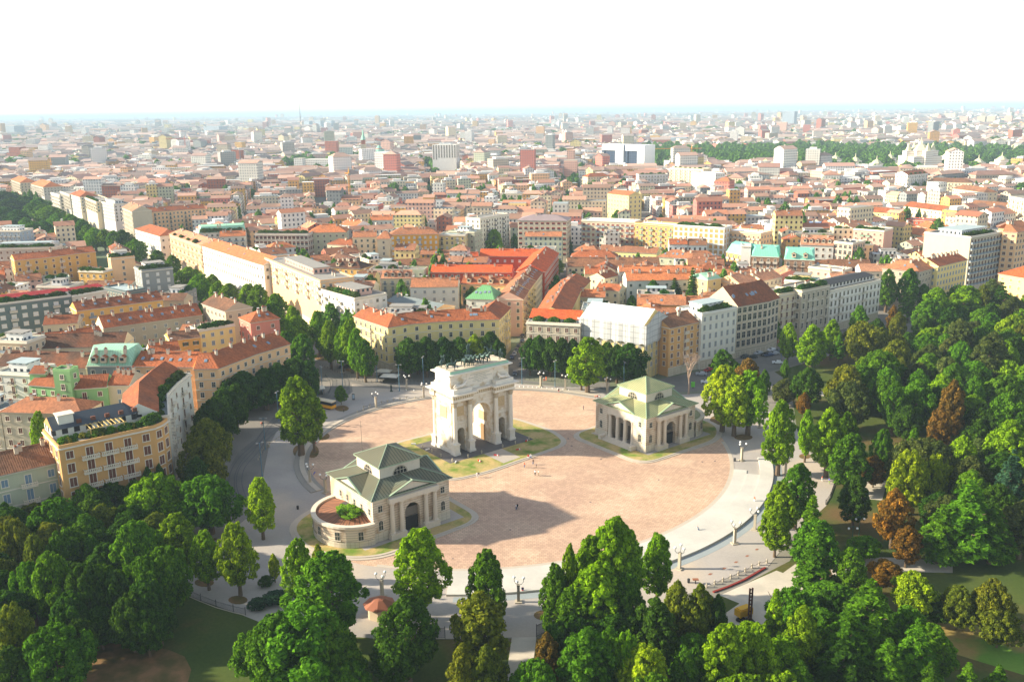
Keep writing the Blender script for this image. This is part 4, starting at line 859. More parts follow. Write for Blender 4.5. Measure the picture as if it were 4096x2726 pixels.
    if pent and roof == 'flat':    # set-back top storey
        i = max(range(n_-1), key=lambda k: seglen[k]); d_ = (L[i+1]-L[i]).normalized(); nn = Vector((-d_.y, d_.x)); cc = L[i].lerp(L[i+1], .5)+nn*depth*.52
        p_ = MB(); X = Vector((d_.x, d_.y, 0)); Y = Vector((nn.x, nn.y, 0)); ph = 2.8
        p_.box((cc.x, cc.y, hz_+.1), (seglen[i]*pent, depth*.5, ph), windowed('penthouse wall '+penthouse_c, S(*WALLC[penthouse_c]), S(60, 66, 72), 2.4, 3.0, .5, .5), ax=X, ay=Y)
        p_.box((cc.x, cc.y, hz_+.1+ph+.004), (seglen[i]*pent+.8, depth*.5+.8, .25), roofm('felt' if rnd.random() < .6 else 'zinc'), ax=X, ay=Y); p_.build('penthouse', root)
    if attic and roof == 'flat':    # (front inset, wall height, roof colour, ridge height)
        fi, ah, arc_, arh = attic; A1 = offset_line(L, fi); A2 = offset_line(Bk, -.5); AM = [p.lerp(q, .5) for p, q in zip(A1, A2)]
        for Q in (A1, A2, AM): Q[0] = Q[0]+(L[1]-L[0]).normalized()*.5; Q[-1] = Q[-1]+(L[-2]-L[-1]).normalized()*.5
        p_ = MB(); p_.prism([(p.x, p.y) for p in A1+A2[::-1]], hz_+.1, hz_+.1+ah, windowed('attic wall', S(*WALLC['pale']), S(50, 46, 44), 2.8, 3.2, .5, .6)); p_.build('attic_storey', root)
        r2 = MB(); za2 = hz_+.1+ah+.02; F2, K2 = offset_line(A1, -.6), offset_line(A2, .4); rm2 = roofm(arc_)
        for i in range(n_-1):
            r2.mesh([(*F2[i], za2), (*F2[i+1], za2), (*AM[i+1], za2+arh), (*AM[i], za2+arh)], [(0, 1, 2, 3)], rm2); r2.mesh([(*K2[i+1], za2), (*K2[i], za2), (*AM[i], za2+arh), (*AM[i+1], za2+arh)], [(0, 1, 2, 3)], rm2)
        r2.mesh([(*K2[0], za2), (*F2[0], za2), (*AM[0], za2+arh)], [(0, 1, 2)], wm); r2.mesh([(*F2[-1], za2), (*K2[-1], za2), (*AM[-1], za2+arh)], [(0, 1, 2)], wm)
        r2.build('upper_roof', root)
    def seg_pick():
        x = rnd.random()*tot; i = 0
        while x > seglen[i] and i < n_-2: x -= seglen[i]; i += 1
        return i, min(.95, max(.05, x/seglen[i]))
    def mat_on(i, f, t, tilt=False):
        p = on(i, f, t); d_ = (L[i+1]-L[i]).normalized(); X = Vector((d_.x, d_.y, 0))
        if tilt:
            q = on(i, f, min(1, t+.1)); Y = (q-p).normalized(); Z = X.cross(Y)
        else: Z = AZ; Y = Z.cross(X)
        M = Matrix((X, Y, Z)).transposed().to_4x4(); M.translation = p; return M
    for k in range(chim): i, f = seg_pick(); inst(CHIM, 'chimney', ro, mat_on(i, f, .75+rnd.random()*.2) @ Matrix.Translation((0, 0, -.3)))
    for k in range(sky):
        i, f = (seg_pick() if n_ > 2 else (0, (k+.7)/(sky+.4))); inst(SKYL, 'skylight', ro, mat_on(i, f, .45+.08*rnd.random(), True) @ Matrix.Translation((0, 0, .03)))
    for k in range(dorm): inst(DORM, 'dormer', ro, mat_on(0, (k+.7)/(dorm+.4), .35))
    for k in range(dish): i, f = seg_pick(); inst(DISH, 'satellite_dish', ro, mat_on(i, f, .95))
    for k in range(garden):
        i = k % (n_-1) if n_ > 2 else 0; f = .06+.88*((k+.5)/garden)
        M = mat_on(i, f, .02 if roof == 'flat' else .1); o = inst(SHRUB[k % 3], 'roof_plant', ro, M); s_ = .8+.7*rnd.random(); o.scale = (s_*1.5, s_, s_); o.color = (*[c*(.8+.5*rnd.random()) for c in (.06, .12, .025)], 1)
    if not wins: return root
    # windows, façade by façade
    sides = [(L[i], L[i+1], False) for i in range(n_-1)]
    if ends[0]: sides.append((Bk[0], L[0], True))
    if ends[1]: sides.append((L[-1], Bk[-1], True))
    spots = []
    for si, (p, q, end) in enumerate(sides):
        d_ = (q-p); ln = d_.length; d_.normalize(); nn = Vector((d_.y, -d_.x)); k = int((ln-1.2)/sp)
        if ln < 2.4: continue
        k = max(1, k); X = Vector((d_.x, d_.y, 0)); Y = Vector((-nn.x, -nn.y, 0))
        mid_ = Vector(((p.x+q.x)/2+c0.x, (p.y+q.y)/2+c0.y)); facing = nn.dot(-mid_)
        if facing <= 0: continue
        for c in range(k):
            f = (c+.5)/k; pos = p.lerp(q, f)
            for lv in range(fl):
                if end and lv == 0: continue
                if lv in skipw: continue
                M = Matrix((X, Y, AZ)).transposed().to_4x4(); M.translation = Vector((pos.x, pos.y, lv*fh+fh*.28))
                spots.append((lv == 0, (mid_).length, M, lv, c, k, si, end))
    if len(spots) > maxw:
        rest = spots; spots = sorted(spots, key=lambda s_: (s_[0], -s_[3]))[:maxw]
    for (g_, _, M, lv, c, k, si, end) in spots:
        st = style if style != 'mix' else rnd.choice(['plain', 'shut', 'roll'])
        ww, hh = w_, hw
        if lv == fl-1: hh = hw*.8
        isb = balc and lv > 0 and not end and ((c+si*0) % balc[0]) in balc[1:] and lv < fl-(0)
        zoff = -fh*.24 if isb else 0
        if lv == 0: inst(window_mesh(w_*1.25, fh*.62, sh, frame, 'plain'), 'window', root, Matrix.Translation((0, 0, -fh*.2)) @ M); continue
        M2 = Matrix.Translation((0, 0, zoff)) @ M
        inst(window_mesh(ww, (hh+fh*.24 if isb else hh), sh, frame, st), 'window', root, M2)
        if isb: inst(balcony_mesh(sp*(.99 if len(balc) > 3 else .82), bk), 'balcony', root, Matrix.Translation((0, 0, -.02)) @ M2)
    return root
def E(z, *a): return [xy(P(*q, z)) for q in a]
# ---------------------------------------------------------------- trees that can be told apart
GRN = dict(bright=(.14, .27, .006), yellow=(.22, .31, .008), mid=(.075, .18, .008), deep=(.040, .10, .008), olive=(.12, .15, .012), brown=(.15, .10, .02), rust=(.21, .11, .016), blue=(.03, .08, .045), dull=(.075, .105, .025))
TREES = []; _ti = [0]
def tree(kind, pos, H, Rr, col, label, group=None, cl=None, seed=None):
    """H total height, Rr crown radius, cl clear stem below the crown"""
    _ti[0] += 1; i = _ti[0]; rnd = random.Random(i*7+1)
    nm = {'plane': 'plane_tree', 'broad': 'broadleaf_tree', 'spread': 'spreading_tree', 'lime': 'lime_tree', 'chestnut': 'chestnut_tree', 'cedar': 'cedar_tree', 'fir': 'fir_tree', 'poplar': 'poplar_tree'}[kind]
    root = empty(nm, (pos[0], pos[1], 0), rnd.uniform(0, 6.28)); tag(root, label, 'tree', group)
    cl = cl if cl is not None else H*.16; r0, h0 = REF[kind]; me = CR[kind][i % len(CR[kind])]
    c = bpy.data.objects.new('crown', me); COL.objects.link(c); c.parent = root; c.location = (0, 0, cl); c.scale = (Rr/r0, Rr/r0, (H-cl)/h0)
    k = rnd.uniform(.82, 1.2); g_ = GRN[col]; c.color = (g_[0]*k*rnd.uniform(.9, 1.15), g_[1]*k, g_[2]*k, 1)
    t = bpy.data.objects.new('trunk', TR[i % 3]); COL.objects.link(t); t.parent = root; s_ = H/13; t.scale = (s_*max(.6, Rr/5), s_*max(.6, Rr/5), (cl+(H-cl)*.75)/10)
    TREES.append(root); return root
WORD = dict(plane='plane tree', broad='round tree', spread='spreading tree', lime='tall oval tree', chestnut='chestnut tree', cedar='cedar', fir='pointed conifer', poplar='poplar')
CW = dict(bright='bright green', yellow='yellow green', mid='green', deep='dark green', olive='olive green', brown='brownish', rust='rust brown', blue='bluish green', dull='dull green')
ORD = 'first second third fourth fifth sixth seventh eighth ninth tenth eleventh twelfth thirteenth fourteenth fifteenth sixteenth seventeenth eighteenth nineteenth twentieth'.split()
def ordn(i): return ORD[i] if i < 20 else '%d%s' % (i+1, {1: 'st', 2: 'nd', 3: 'rd'}.get((i+1) % 10 if (i+1) % 100 not in (11, 12, 13) else 0, 'th'))
def row(phrase, group, items):
    """items: (kind, colour, sheet, x, y of the crown's top, width on the sheet, height)"""
    L = []
    for it in items:
        kind, col, s_, x, y, wd, H = it[:7]; p = P(s_, x, y, H); dist = proj((p.x, p.y, H*.6))[2]; Rr = wd/2.3008/4/FPX*dist/2
        sx = proj((p.x, p.y, H*.6))[0]; L.append((sx, kind, col, p, H, Rr, it[7] if len(it) > 7 else None))
    L.sort(key=lambda t: t[0])
    for i, (sx, kind, col, p, H, Rr, lab) in enumerate(L):
        tree(kind, p, H, Rr, col, lab or '%s %s, %s from left %s' % (CW[col], WORD[kind], ordn(i), phrase), group)
row('in the park under the tan palazzo', 'trees of the left park', [
 ('broad', 'mid', 'e', 780, 1000, 270, 13), ('spread', 'bright', 'e', 1400, 930, 560, 15), ('spread', 'mid', 'e', 1900, 935, 560, 15), ('broad', 'olive', 'e', 920, 1190, 330, 12),
 ('spread', 'mid', 'e', 480, 1150, 500, 15), ('plane', 'bright', 'e', 1610, 1275, 380, 15), ('spread', 'olive', 'e', 50, 1310, 330, 14), ('broad', 'deep', 'e', 30, 1170, 220, 12), ('broad', 'deep', 'e', 1350, 845, 150, 13), ('broad', 'deep', 'e', 1460, 815, 130, 13), ('spread', 'mid', 'e', 700, 1380, 420, 13), ('broad', 'deep', 'e', 1120, 1200, 260, 11)])
row('on the pavement left of the left lodge', 'plane trees left of the lodge', [
 ('plane', 'bright', 'i', 1870, 175, 310, 14), ('plane', 'yellow', 'i', 2150, 100, 340, 17), ('plane', 'yellow', 'f', 20, 945, 300, 16), ('plane', 'bright', 'f', 365, 15, 390, 24.8, 'big bright plane tree alone on the left rim of the square'), ('plane', 'bright', 'f', 500, 130, 200, 20, 'lower bright plane tree joined to the big one on the left rim'), ('plane', 'mid', 'f', 775, 95, 120, 7, 'small young tree on a round bed in the tram bend'), ('plane', 'bright', 'j', 370, 250, 300, 16), ('plane', 'yellow', 'j', 565, 300, 130, 9), ('plane', 'yellow', 'j', 155, 385, 110, 7)])
row('in the bottom left clump', 'trees of the left park', [
 ('spread', 'mid', 'i', 1220, 95, 500, 17), ('spread', 'mid', 'i', 1500, 330, 420, 16), ('spread', 'mid', 'i', 1330, 420, 430, 15), ('spread', 'mid', 'i', 430, 385, 430, 16), ('spread', 'deep', 'i', 780, 490, 460, 15), ('spread', 'olive', 'i', 90, 860, 420, 15), ('spread', 'mid', 'i', 480, 1050, 640, 14),
 ('spread', 'mid', 'i', 250, 470, 350, 14), ('spread', 'deep', 'i', 620, 760, 420, 12), ('spread', 'deep', 'i', 1180, 770, 420, 12), ('spread', 'deep', 'i', 1440, 760, 300, 11), ('spread', 'olive', 'i', 110, 70, 320, 15), ('spread', 'olive', 'i', 300, 215, 260, 14), ('spread', 'mid', 'i', 560, 170, 380, 14), ('broad', 'mid', 'i', 830, 220, 220, 12), ('spread', 'deep', 'i', 60, 1250, 400, 11), ('spread', 'deep', 'i', 1330, 640, 420, 13), ('spread', 'deep', 'i', 1050, 560, 420, 13), ('spread', 'deep', 'i', 700, 1000, 380, 10), ('spread', 'deep', 'i', 1330, 900, 380, 10), ('spread', 'deep', 'i', 900, 880, 300, 9)])
row('along the bottom edge of the square', 'trees on the near edge of the square', [
 ('plane', 'mid', 'j', 650, 370, 660, 19), ('plane', 'bright', 'j', 1500, 155, 500, 20), ('plane', 'mid', 'j', 2120, 355, 400, 17), ('broad', 'deep', 'j', 1370, 785, 620, 17), ('spread', 'mid', 'j', 420, 905, 900, 15), ('spread', 'mid', 'j', 200, 960, 640, 14), ('spread', 'mid', 'j', 60, 1090, 560, 12), ('spread', 'mid', 'j', 640, 1010, 600, 13), ('spread', 'mid', 'j', 760, 1120, 480, 11), ('chestnut', 'olive', 'j', 2060, 745, 580, 17),
 ('chestnut', 'olive', 'j', 1900, 1215, 360, 13), ('chestnut', 'olive', 'j', 2120, 1225, 330, 13), ('broad', 'deep', 'j', 1250, 1180, 460, 9), ('spread', 'mid', 'j', 480, 1320, 460, 8), ('spread', 'mid', 'j', 860, 1380, 380, 8),
 ('plane', 'bright', 'k', 940, 60, 520, 24), ('plane', 'bright', 'k', 720, 230, 420, 20), ('plane', 'bright', 'k', 1090, 180, 300, 19), ('plane', 'mid', 'k', 400, 485, 330, 17), ('plane', 'bright', 'k', 530, 300, 190, 20), ('plane', 'bright', 'k', 800, 470, 560, 18), ('plane', 'mid', 'k', 1060, 560, 380, 16), ('plane', 'mid', 'k', 560, 700, 420, 14), ('plane', 'bright', 'k', 1350, 205, 330, 16),
 ('lime', 'olive', 'k', 1530, 635, 320, 16), ('lime', 'olive', 'k', 1740, 665, 330, 16), ('lime', 'deep', 'k', 1330, 790, 420, 16), ('lime', 'deep', 'k', 1900, 760, 240, 14)])
row('in the bottom fringe right of the path', 'trees of the near park', [
 ('chestnut', 'brown', 'k', 320, 1115, 280, 12), ('spread', 'mid', 'k', 230, 1370, 420, 11), ('lime', 'mid', 'k', 700, 1065, 520, 16), ('lime', 'mid', 'k', 900, 1050, 260, 14), ('spread', 'bright', 'k', 1060, 1115, 320, 14), ('spread', 'yellow', 'k', 1230, 1245, 520, 13), ('plane', 'bright', 'k', 1980, 1035, 480, 16), ('plane', 'mid', 'k', 1600, 1270, 330, 12), ('plane', 'bright', 'k', 2290, 1030, 330, 15), ('lime', 'mid', 'k', 620, 1330, 460, 10), ('plane', 'mid', 'k', 1850, 1330, 480, 10), ('plane', 'bright', 'l', 150, 1150, 420, 11), ('spread', 'bright', 'l', 130, 1470, 460, 9), ('spread', 'mid', 'k', 80, 1470, 300, 8)])
row('in the bottom right park', 'trees of the right park', [
 ('fir', 'bright', 'l', 90, 560, 330, 18), ('plane', 'bright', 'l', 330, 880, 380, 15), ('fir', 'mid', 'l', 460, 130, 420, 17), ('plane', 'mid', 'l', 780, 340, 340, 13), ('cedar', 'mid', 'l', 960, 640, 760, 18), ('cedar', 'mid', 'l', 760, 900, 700, 15), ('cedar', 'mid', 'l', 1390, 1000, 520, 15), ('cedar', 'deep', 'l', 700, 1180, 640, 12), ('cedar', 'mid', 'l', 1120, 1180, 560, 12), ('cedar', 'mid', 'l', 1500, 1400, 420, 9),
 ('fir', 'mid', 'l', 1870, 1290, 330, 11), ('fir', 'mid', 'l', 2150, 1320, 330, 10), ('spread', 'yellow', 'l', 1360, 570, 420, 10), ('broad', 'rust', 'l', 1090, 450, 340, 6), ('spread', 'olive', 'l', 1780, 700, 360, 9), ('spread', 'olive', 'l', 2100, 640, 380, 12), ('spread', 'olive', 'l', 2150, 900, 400, 8), ('broad', 'deep', 'l', 1560, 820, 260, 5), ('cedar', 'mid', 'l', 300, 1380, 480, 10), ('cedar', 'deep', 'l', 900, 1420, 480, 8)])
row('in the park beside the curved wall', 'trees of the right park', [
 ('plane', 'mid', 'h', 290, 815, 320, 17), ('plane', 'bright', 'h', 130, 985, 330, 15), ('fir', 'bright', 'h', 420, 1110, 340, 16), ('plane', 'bright', 'h', 90, 1190, 320, 13), ('plane', 'mid', 'h', 470, 1330, 400, 14), ('plane', 'mid', 'h', 780, 540, 370, 17), ('plane', 'deep', 'h', 820, 920, 330, 14), ('broad', 'brown', 'h', 990, 745, 260, 9), ('spread', 'yellow', 'h', 1320, 700, 420, 17), ('spread', 'yellow', 'h', 1560, 735, 300, 15), ('chestnut', 'rust', 'h', 1180, 1045, 330, 15), ('chestnut', 'rust', 'h', 1300, 1390, 300, 10), ('spread', 'dull', 'h', 1400, 595, 560, 17),
 ('cedar', 'mid', 'h', 1880, 980, 720, 19), ('cedar', 'mid', 'h', 1620, 1200, 500, 14), ('cedar', 'blue', 'h', 2270, 700, 420, 20), ('cedar', 'mid', 'h', 2100, 1200, 480, 14), ('broad', 'mid', 'h', 900, 1480, 300, 6), ('plane', 'bright', 'h', 1810, 560, 280, 15), ('plane', 'mid', 'h', 1350, 490, 160, 15), ('plane', 'bright', 'h', 2250, 420, 420, 19)])
row('in the first park row beside the lodge', 'trees of the right park', [
 ('plane', 'bright', 'h', 130, 235, 330, 22), ('plane', 'bright', 'h', 370, 320, 170, 16), ('plane', 'bright', 'h', 580, 310, 330, 20), ('plane', 'mid', 'h', 740, 340, 200, 17), ('broad', 'rust', 'h', 340, 160, 140, 9), ('plane', 'mid', 'h', 1070, 495, 210, 15), ('broad', 'dull', 'h', 170, 30, 260, 10), ('broad', 'deep', 'd', 380, 1310, 260, 15), ('spread', 'yellow', 'd', 570, 1450, 110, 7)])
row('in the middle of the right park', 'trees of the right park', [
 ('spread', 'dull', 'd', 800, 1440, 360, 16), ('spread', 'mid', 'd', 1050, 1160, 440, 18), ('spread', 'olive', 'd', 740, 1290, 330, 17), ('spread', 'olive', 'd', 1190, 1060, 320, 17), ('spread', 'dull', 'h', 760, 70, 380, 16), ('broad', 'mid', 'h', 1180, 70, 260, 17), ('broad', 'mid', 'h', 1400, 40, 380, 17), ('chestnut', 'brown', 'h', 1720, 50, 270, 20), ('chestnut', 'brown', 'h', 1600, 280, 230, 15), ('broad', 'mid', 'd', 1720, 1270, 280, 15), ('broad', 'dull', 'd', 1500, 1100, 260, 14), ('broad', 'mid', 'd', 1400, 1330, 260, 14),
 ('fir', 'mid', 'h', 2100, 30, 180, 14), ('broad', 'mid', 'h', 2200, 170, 360, 17), ('broad', 'deep', 'h', 1990, 250, 280, 14), ('broad', 'deep', 'h', 1300, 280, 300, 12), ('broad', 'deep', 'h', 1950, 430, 250, 13), ('spread', 'mid', 'd', 1100, 1400, 340, 14), ('spread', 'mid', 'd', 2200, 1380, 360, 15), ('broad', 'deep', 'd', 1950, 1330, 300, 14)])
row('in the back rows of the right park', 'trees of the right park', [
 ('spread', 'olive', 'd', 880, 895, 380, 18), ('plane', 'bright', 'd', 420, 920, 280, 19), ('plane', 'bright', 'd', 600, 870, 210, 17), ('plane', 'mid', 'd', 850, 740, 190, 17), ('fir', 'mid', 'd', 670, 930, 180, 16), ('broad', 'deep', 'd', 1010, 860, 200, 14), ('lime', 'rust', 'd', 1160, 735, 120, 16), ('plane', 'mid', 'd', 1290, 985, 160, 11), ('lime', 'dull', 'd', 1775, 860, 300, 20), ('spread', 'olive', 'd', 1750, 1000, 200, 13), ('lime', 'dull', 'd', 2080, 985, 360, 21), ('spread', 'yellow', 'd', 2270, 830, 300, 18), ('broad', 'mid', 'd', 2010, 895, 260, 18), ('broad', 'mid', 'd', 1640, 1000, 240, 15), ('broad', 'deep', 'd', 1420, 1000, 220, 13)])
row('in the far park corner below the yellow palazzo', 'trees of the right park', [
 ('lime', 'mid', 'd', 1115, 405, 200, 22), ('plane', 'mid', 'd', 1310, 400, 190, 22), ('cedar', 'mid', 'd', 1310, 560, 190, 17), ('broad', 'mid', 'd', 1440, 540, 130, 14), ('plane', 'bright', 'd', 1560, 580, 340, 21), ('plane', 'bright', 'd', 1840, 560, 350, 20), ('broad', 'olive', 'd', 1990, 545, 150, 16), ('cedar', 'deep', 'd', 2160, 535, 300, 21), ('broad', 'dull', 'd', 2260, 660, 260, 18), ('plane', 'mid', 'd', 1500, 680, 260, 18), ('broad', 'deep', 'd', 2060, 720, 250, 16), ('broad', 'deep', 'd', 1680, 760, 260, 15)])
row('along the far rim of the square', 'trees round the far rim of the square', [
 ('broad', 'deep', 'b', 1400, 1040, 300, 16), ('broad', 'deep', 'b', 1560, 1030, 260, 16), ('broad', 'deep', 'b', 1720, 1030, 240, 15.7), ('broad', 'deep', 'b', 1870, 1030, 230, 15.5), ('broad', 'deep', 'b', 2150, 985, 270, 16.5), ('broad', 'yellow', 'b', 1830, 1100, 220, 12), ('broad', 'yellow', 'b', 2010, 1005, 200, 16), ('broad', 'deep', 'b', 1480, 1075, 240, 13), ('broad', 'deep', 'b', 2220, 1060, 160, 14),
 ('broad', 'deep', 'c', 165, 1040, 180, 15), ('broad', 'deep', 'c', 245, 1018, 240, 16), ('broad', 'deep', 'c', 350, 1035, 220, 15.7), ('broad', 'deep', 'c', 460, 1038, 230, 16), ('broad', 'deep', 'c', 560, 1050, 200, 15.5), ('broad', 'deep', 'c', 880, 1078, 230, 15.5), ('broad', 'deep', 'c', 970, 1100, 220, 15), ('broad', 'deep', 'c', 1085, 1090, 340, 16), ('plane', 'bright', 'c', 700, 1035, 360, 20.7), ('plane', 'bright', 'c', 640, 1180, 240, 14)])
row('beside the right-hand lodge', 'trees beside the right lodge', [
 ('plane', 'yellow', 'c', 1960, 1290, 340, 22), ('plane', 'bright', 'c', 2200, 1340, 360, 21), ('plane', 'yellow', 'c', 2070, 1380, 330, 20), ('broad', 'brown', 'c', 2180, 1225, 240, 13), ('plane', 'mid', 'c', 1940, 1145, 210, 13), ('broad', 'mid', 'c', 2330, 1330, 120, 12), ('plane', 'bright', 'd', 200, 900, 180, 17), ('broad', 'mid', 'd', 165, 1235, 80, 9), ('broad', 'mid', 'c', 2050, 1250, 160, 9)])
row('between the tan palazzo and the tram bend', 'street trees left of the tram bend', [
 ('broad', 'deep', 'e', 2220, -30, 420, 16), ('broad', 'deep', 'e', 2050, 120, 330, 16), ('broad', 'deep', 'e', 1960, 220, 400, 17), ('broad', 'olive', 'e', 1890, 400, 400, 18), ('broad', 'olive', 'e', 1860, 560, 420, 17), ('broad', 'deep', 'e', 1800, 760, 300, 13), ('broad', 'deep', 'b', 60, 1320, 260, 15), ('broad', 'deep', 'b', 190, 1270, 280, 16), ('broad', 'deep', 'b', 330, 1225, 340, 16), ('broad', 'deep', 'b', 470, 1250, 240, 15), ('broad', 'deep', 'f', 80, -60, 300, 15), ('broad', 'deep', 'a', 2150, 1470, 260, 16)])
row('at the mouth of the tree-lined avenue', 'trees of the avenue', [
 ('plane', 'bright', 'b', 180, 630, 230, 19), ('plane', 'bright', 'b', 20, 545, 200, 18), ('plane', 'bright', 'b', 330, 745, 190, 18), ('plane', 'bright', 'b', 370, 840, 280, 19), ('plane', 'bright', 'b', 270, 860, 200, 19), ('plane', 'bright', 'b', 560, 790, 160, 20), ('plane', 'bright', 'b', 665, 880, 210, 20), ('plane', 'bright', 'b', 780, 950, 160, 18), ('plane', 'bright', 'b', 860, 865, 230, 22), ('plane', 'bright', 'b', 910, 950, 160, 20), ('broad', 'mid', 'b', 990, 1050, 220, 17), ('plane', 'mid', 'b', 260, 980, 220, 17), ('plane', 'mid', 'b', 420, 1000, 220, 17), ('plane', 'mid', 'b', 120, 720, 200, 17)])
row('along the avenue below the white facades', 'trees of the avenue', [
 ('broad', 'bright', 'a', 1730, 385, 260, 16), ('plane', 'bright', 'a', 1830, 450, 220, 17), ('plane', 'bright', 'a', 2000, 520, 170, 14), ('plane', 'bright', 'a', 2100, 535, 180, 14), ('plane', 'bright', 'a', 2280, 540, 240, 17), ('broad', 'mid', 'a', 1240, 130, 200, 17), ('plane', 'mid', 'a', 1440, 230, 170, 15), ('broad', 'mid', 'a', 1580, 275, 170, 15), ('broad', 'bright', 'a', 1950, 450, 150, 13)])
row('at the far left end of the avenue', 'trees of the avenue', [
 ('broad', 'deep', 'A', 30, 840, 260, 20), ('broad', 'deep', 'A', 90, 900, 280, 20), ('broad', 'deep', 'A', 40, 990, 300, 19), ('broad', 'deep', 'A', 150, 1010, 240, 18), ('broad', 'deep', 'A', 225, 885, 210, 20), ('broad', 'mid', 'A', 290, 940, 200, 19), ('broad', 'mid', 'A', 350, 900, 220, 21), ('broad', 'mid', 'A', 400, 960, 220, 20), ('broad', 'bright', 'A', 450, 975, 260, 20), ('broad', 'mid', 'A', 520, 1040, 220, 19), ('broad', 'mid', 'A', 300, 1120, 240, 18), ('broad', 'mid', 'A', 230, 1080, 180, 17), ('broad', 'mid', 'A', 390, 1110, 200, 17), ('broad', 'mid', 'A', 640, 1050, 250, 22), ('broad', 'mid', 'A', 600, 1120, 200, 18), ('broad', 'mid', 'A', 750, 1095, 180, 19), ('broad', 'mid', 'A', 790, 1150, 150, 17), ('broad', 'bright', 'A', 860, 1175, 180, 18), ('plane', 'bright', 'A', 950, 1190, 150, 17), ('broad', 'mid', 'A', 1040, 1200, 150, 17), ('broad', 'mid', 'A', 480, 1200, 180, 17), ('broad', 'mid', 'A', 680, 1220, 180, 16), ('broad', 'deep', 'A', 1120, 1195, 200, 19), ('broad', 'mid', 'A', 580, 1260, 160, 14), ('broad', 'mid', 'A', 160, 1200, 160, 14)])
row('in courtyards behind the scaffolding', 'courtyard trees', [
 ('fir', 'mid', 'c', 1665, 395, 170, 24), ('fir', 'deep', 'c', 1500, 490, 200, 18), ('fir', 'deep', 'c', 1400, 600, 160, 14), ('broad', 'bright', 'c', 1200, 620, 80, 8), ('broad', 'bright', 'c', 1100, 640, 110, 9), ('poplar', 'mid', 'c', 1285, 575, 65, 14), ('poplar', 'mid', 'c', 1345, 580, 50, 14), ('spread', 'mid', 'c', 1300, 510, 170, 17), ('broad', 'deep', 'c', 700, 480, 140, 8), ('cedar', 'deep', 'c', 1540, 560, 160, 13), ('plane', 'bright', 'c', 400, 305, 160, 12), ('plane', 'yellow', 'c', 140, 160, 130, 11), ('fir', 'deep', 'c', 535, 105, 70, 16), ('broad', 'mid', 'c', 1945, 265, 60, 14)])
row('in courtyards left of the street', 'courtyard trees', [
 ('cedar', 'blue', 'b', 1010, 275, 90, 14), ('cedar', 'blue', 'b', 1080, 250, 110, 16), ('broad', 'mid', 'b', 580, 225, 70, 10), ('fir', 'blue', 'b', 2100, 0, 110, 20), ('plane', 'bright', 'b', 2190, 40, 190, 18), ('broad', 'bright', 'b', 2025, 150, 90, 8), ('broad', 'deep', 'b', 1940, 295, 70, 7), ('broad', 'deep', 'b', 2020, 290, 80, 7), ('broad', 'bright', 'e', 730, 185, 230, 12), ('plane', 'bright', 'e', 480, 240, 220, 15), ('plane', 'bright', 'e', 340, 330, 170, 17), ('broad', 'deep', 'e', 200, 400, 200, 12), ('cedar', 'deep', 'a', 90, 540, 220, 13)])
def understorey(phrase, poly_px, n_, h0, h1, cols, seed):
    rnd = random.Random(seed); W_ = [P(*q) for q in poly_px]; xs = [p.x for p in W_]; ys = [p.y for p in W_]; L = []
    def inside(x, y):
        c = False
        for i in range(len(W_)):
            a, b = W_[i], W_[i-1]
            if (a.y > y) != (b.y > y) and x < (b.x-a.x)*(y-a.y)/(b.y-a.y)+a.x: c = not c
        return c
    pos = [(t.location.x, t.location.y) for t in TREES]; tries = 0
    while len(L) < n_ and tries < 4000:
        tries += 1; x, y = rnd.uniform(min(xs), max(xs)), rnd.uniform(min(ys), max(ys))
        if not inside(x, y) or any((x-a)**2+(y-b)**2 < 36 for a, b in pos): continue
        pos.append((x, y)); L.append((proj((x, y, 8))[0], x, y))
    L.sort()
    for i, (sx, x, y) in enumerate(L):
        k = rnd.choice(['broad', 'spread', 'broad', 'plane']); c_ = rnd.choice(cols); tree(k, (x, y), rnd.uniform(h0, h1), rnd.uniform(4.2, 6.2), c_, '%s %s, %s from left %s' % (CW[c_], WORD[k], ordn(i), phrase), 'lower trees between the big ones')
understorey('among lower trees of the upper right park', (('d', 1450, 850), ('d', 1700, 800), ('d', 2500, 700), ('h', 2600, 300), ('h', 1500, 620), ('h', 700, 350), ('d', 800, 1500), ('d', 1050, 1100)), 64, 11, 16, ['deep', 'mid', 'dull', 'olive', 'mid', 'bright'], 4)
understorey('among lower trees of the lower right park', (('h', 1300, 900), ('h', 2500, 900), ('l', 2600, 500), ('l', 1750, 640), ('l', 1700, 480), ('h', 1400, 1250)), 20, 10, 15, ['deep', 'mid', 'dull'], 5)
understorey('among the lowest trees by the bottom edge', (('k', 300, 1500), ('k', 1300, 1250), ('k', 1900, 1300), ('l', 600, 1000), ('l', 1500, 1500), ('l', 1400, 2100), ('k', 300, 2100)), 24, 8, 12, ['mid', 'bright', 'mid', 'deep'], 6)
understorey('among lower trees of the left park', (('e', 0, 1250), ('e', 1400, 1200), ('i', 1500, 500), ('i', 1200, 1050), ('i', 500, 1150), ('i', -200, 1300), ('i', -300, 100)), 46, 9, 14, ['deep', 'mid', 'deep', 'olive'], 7)
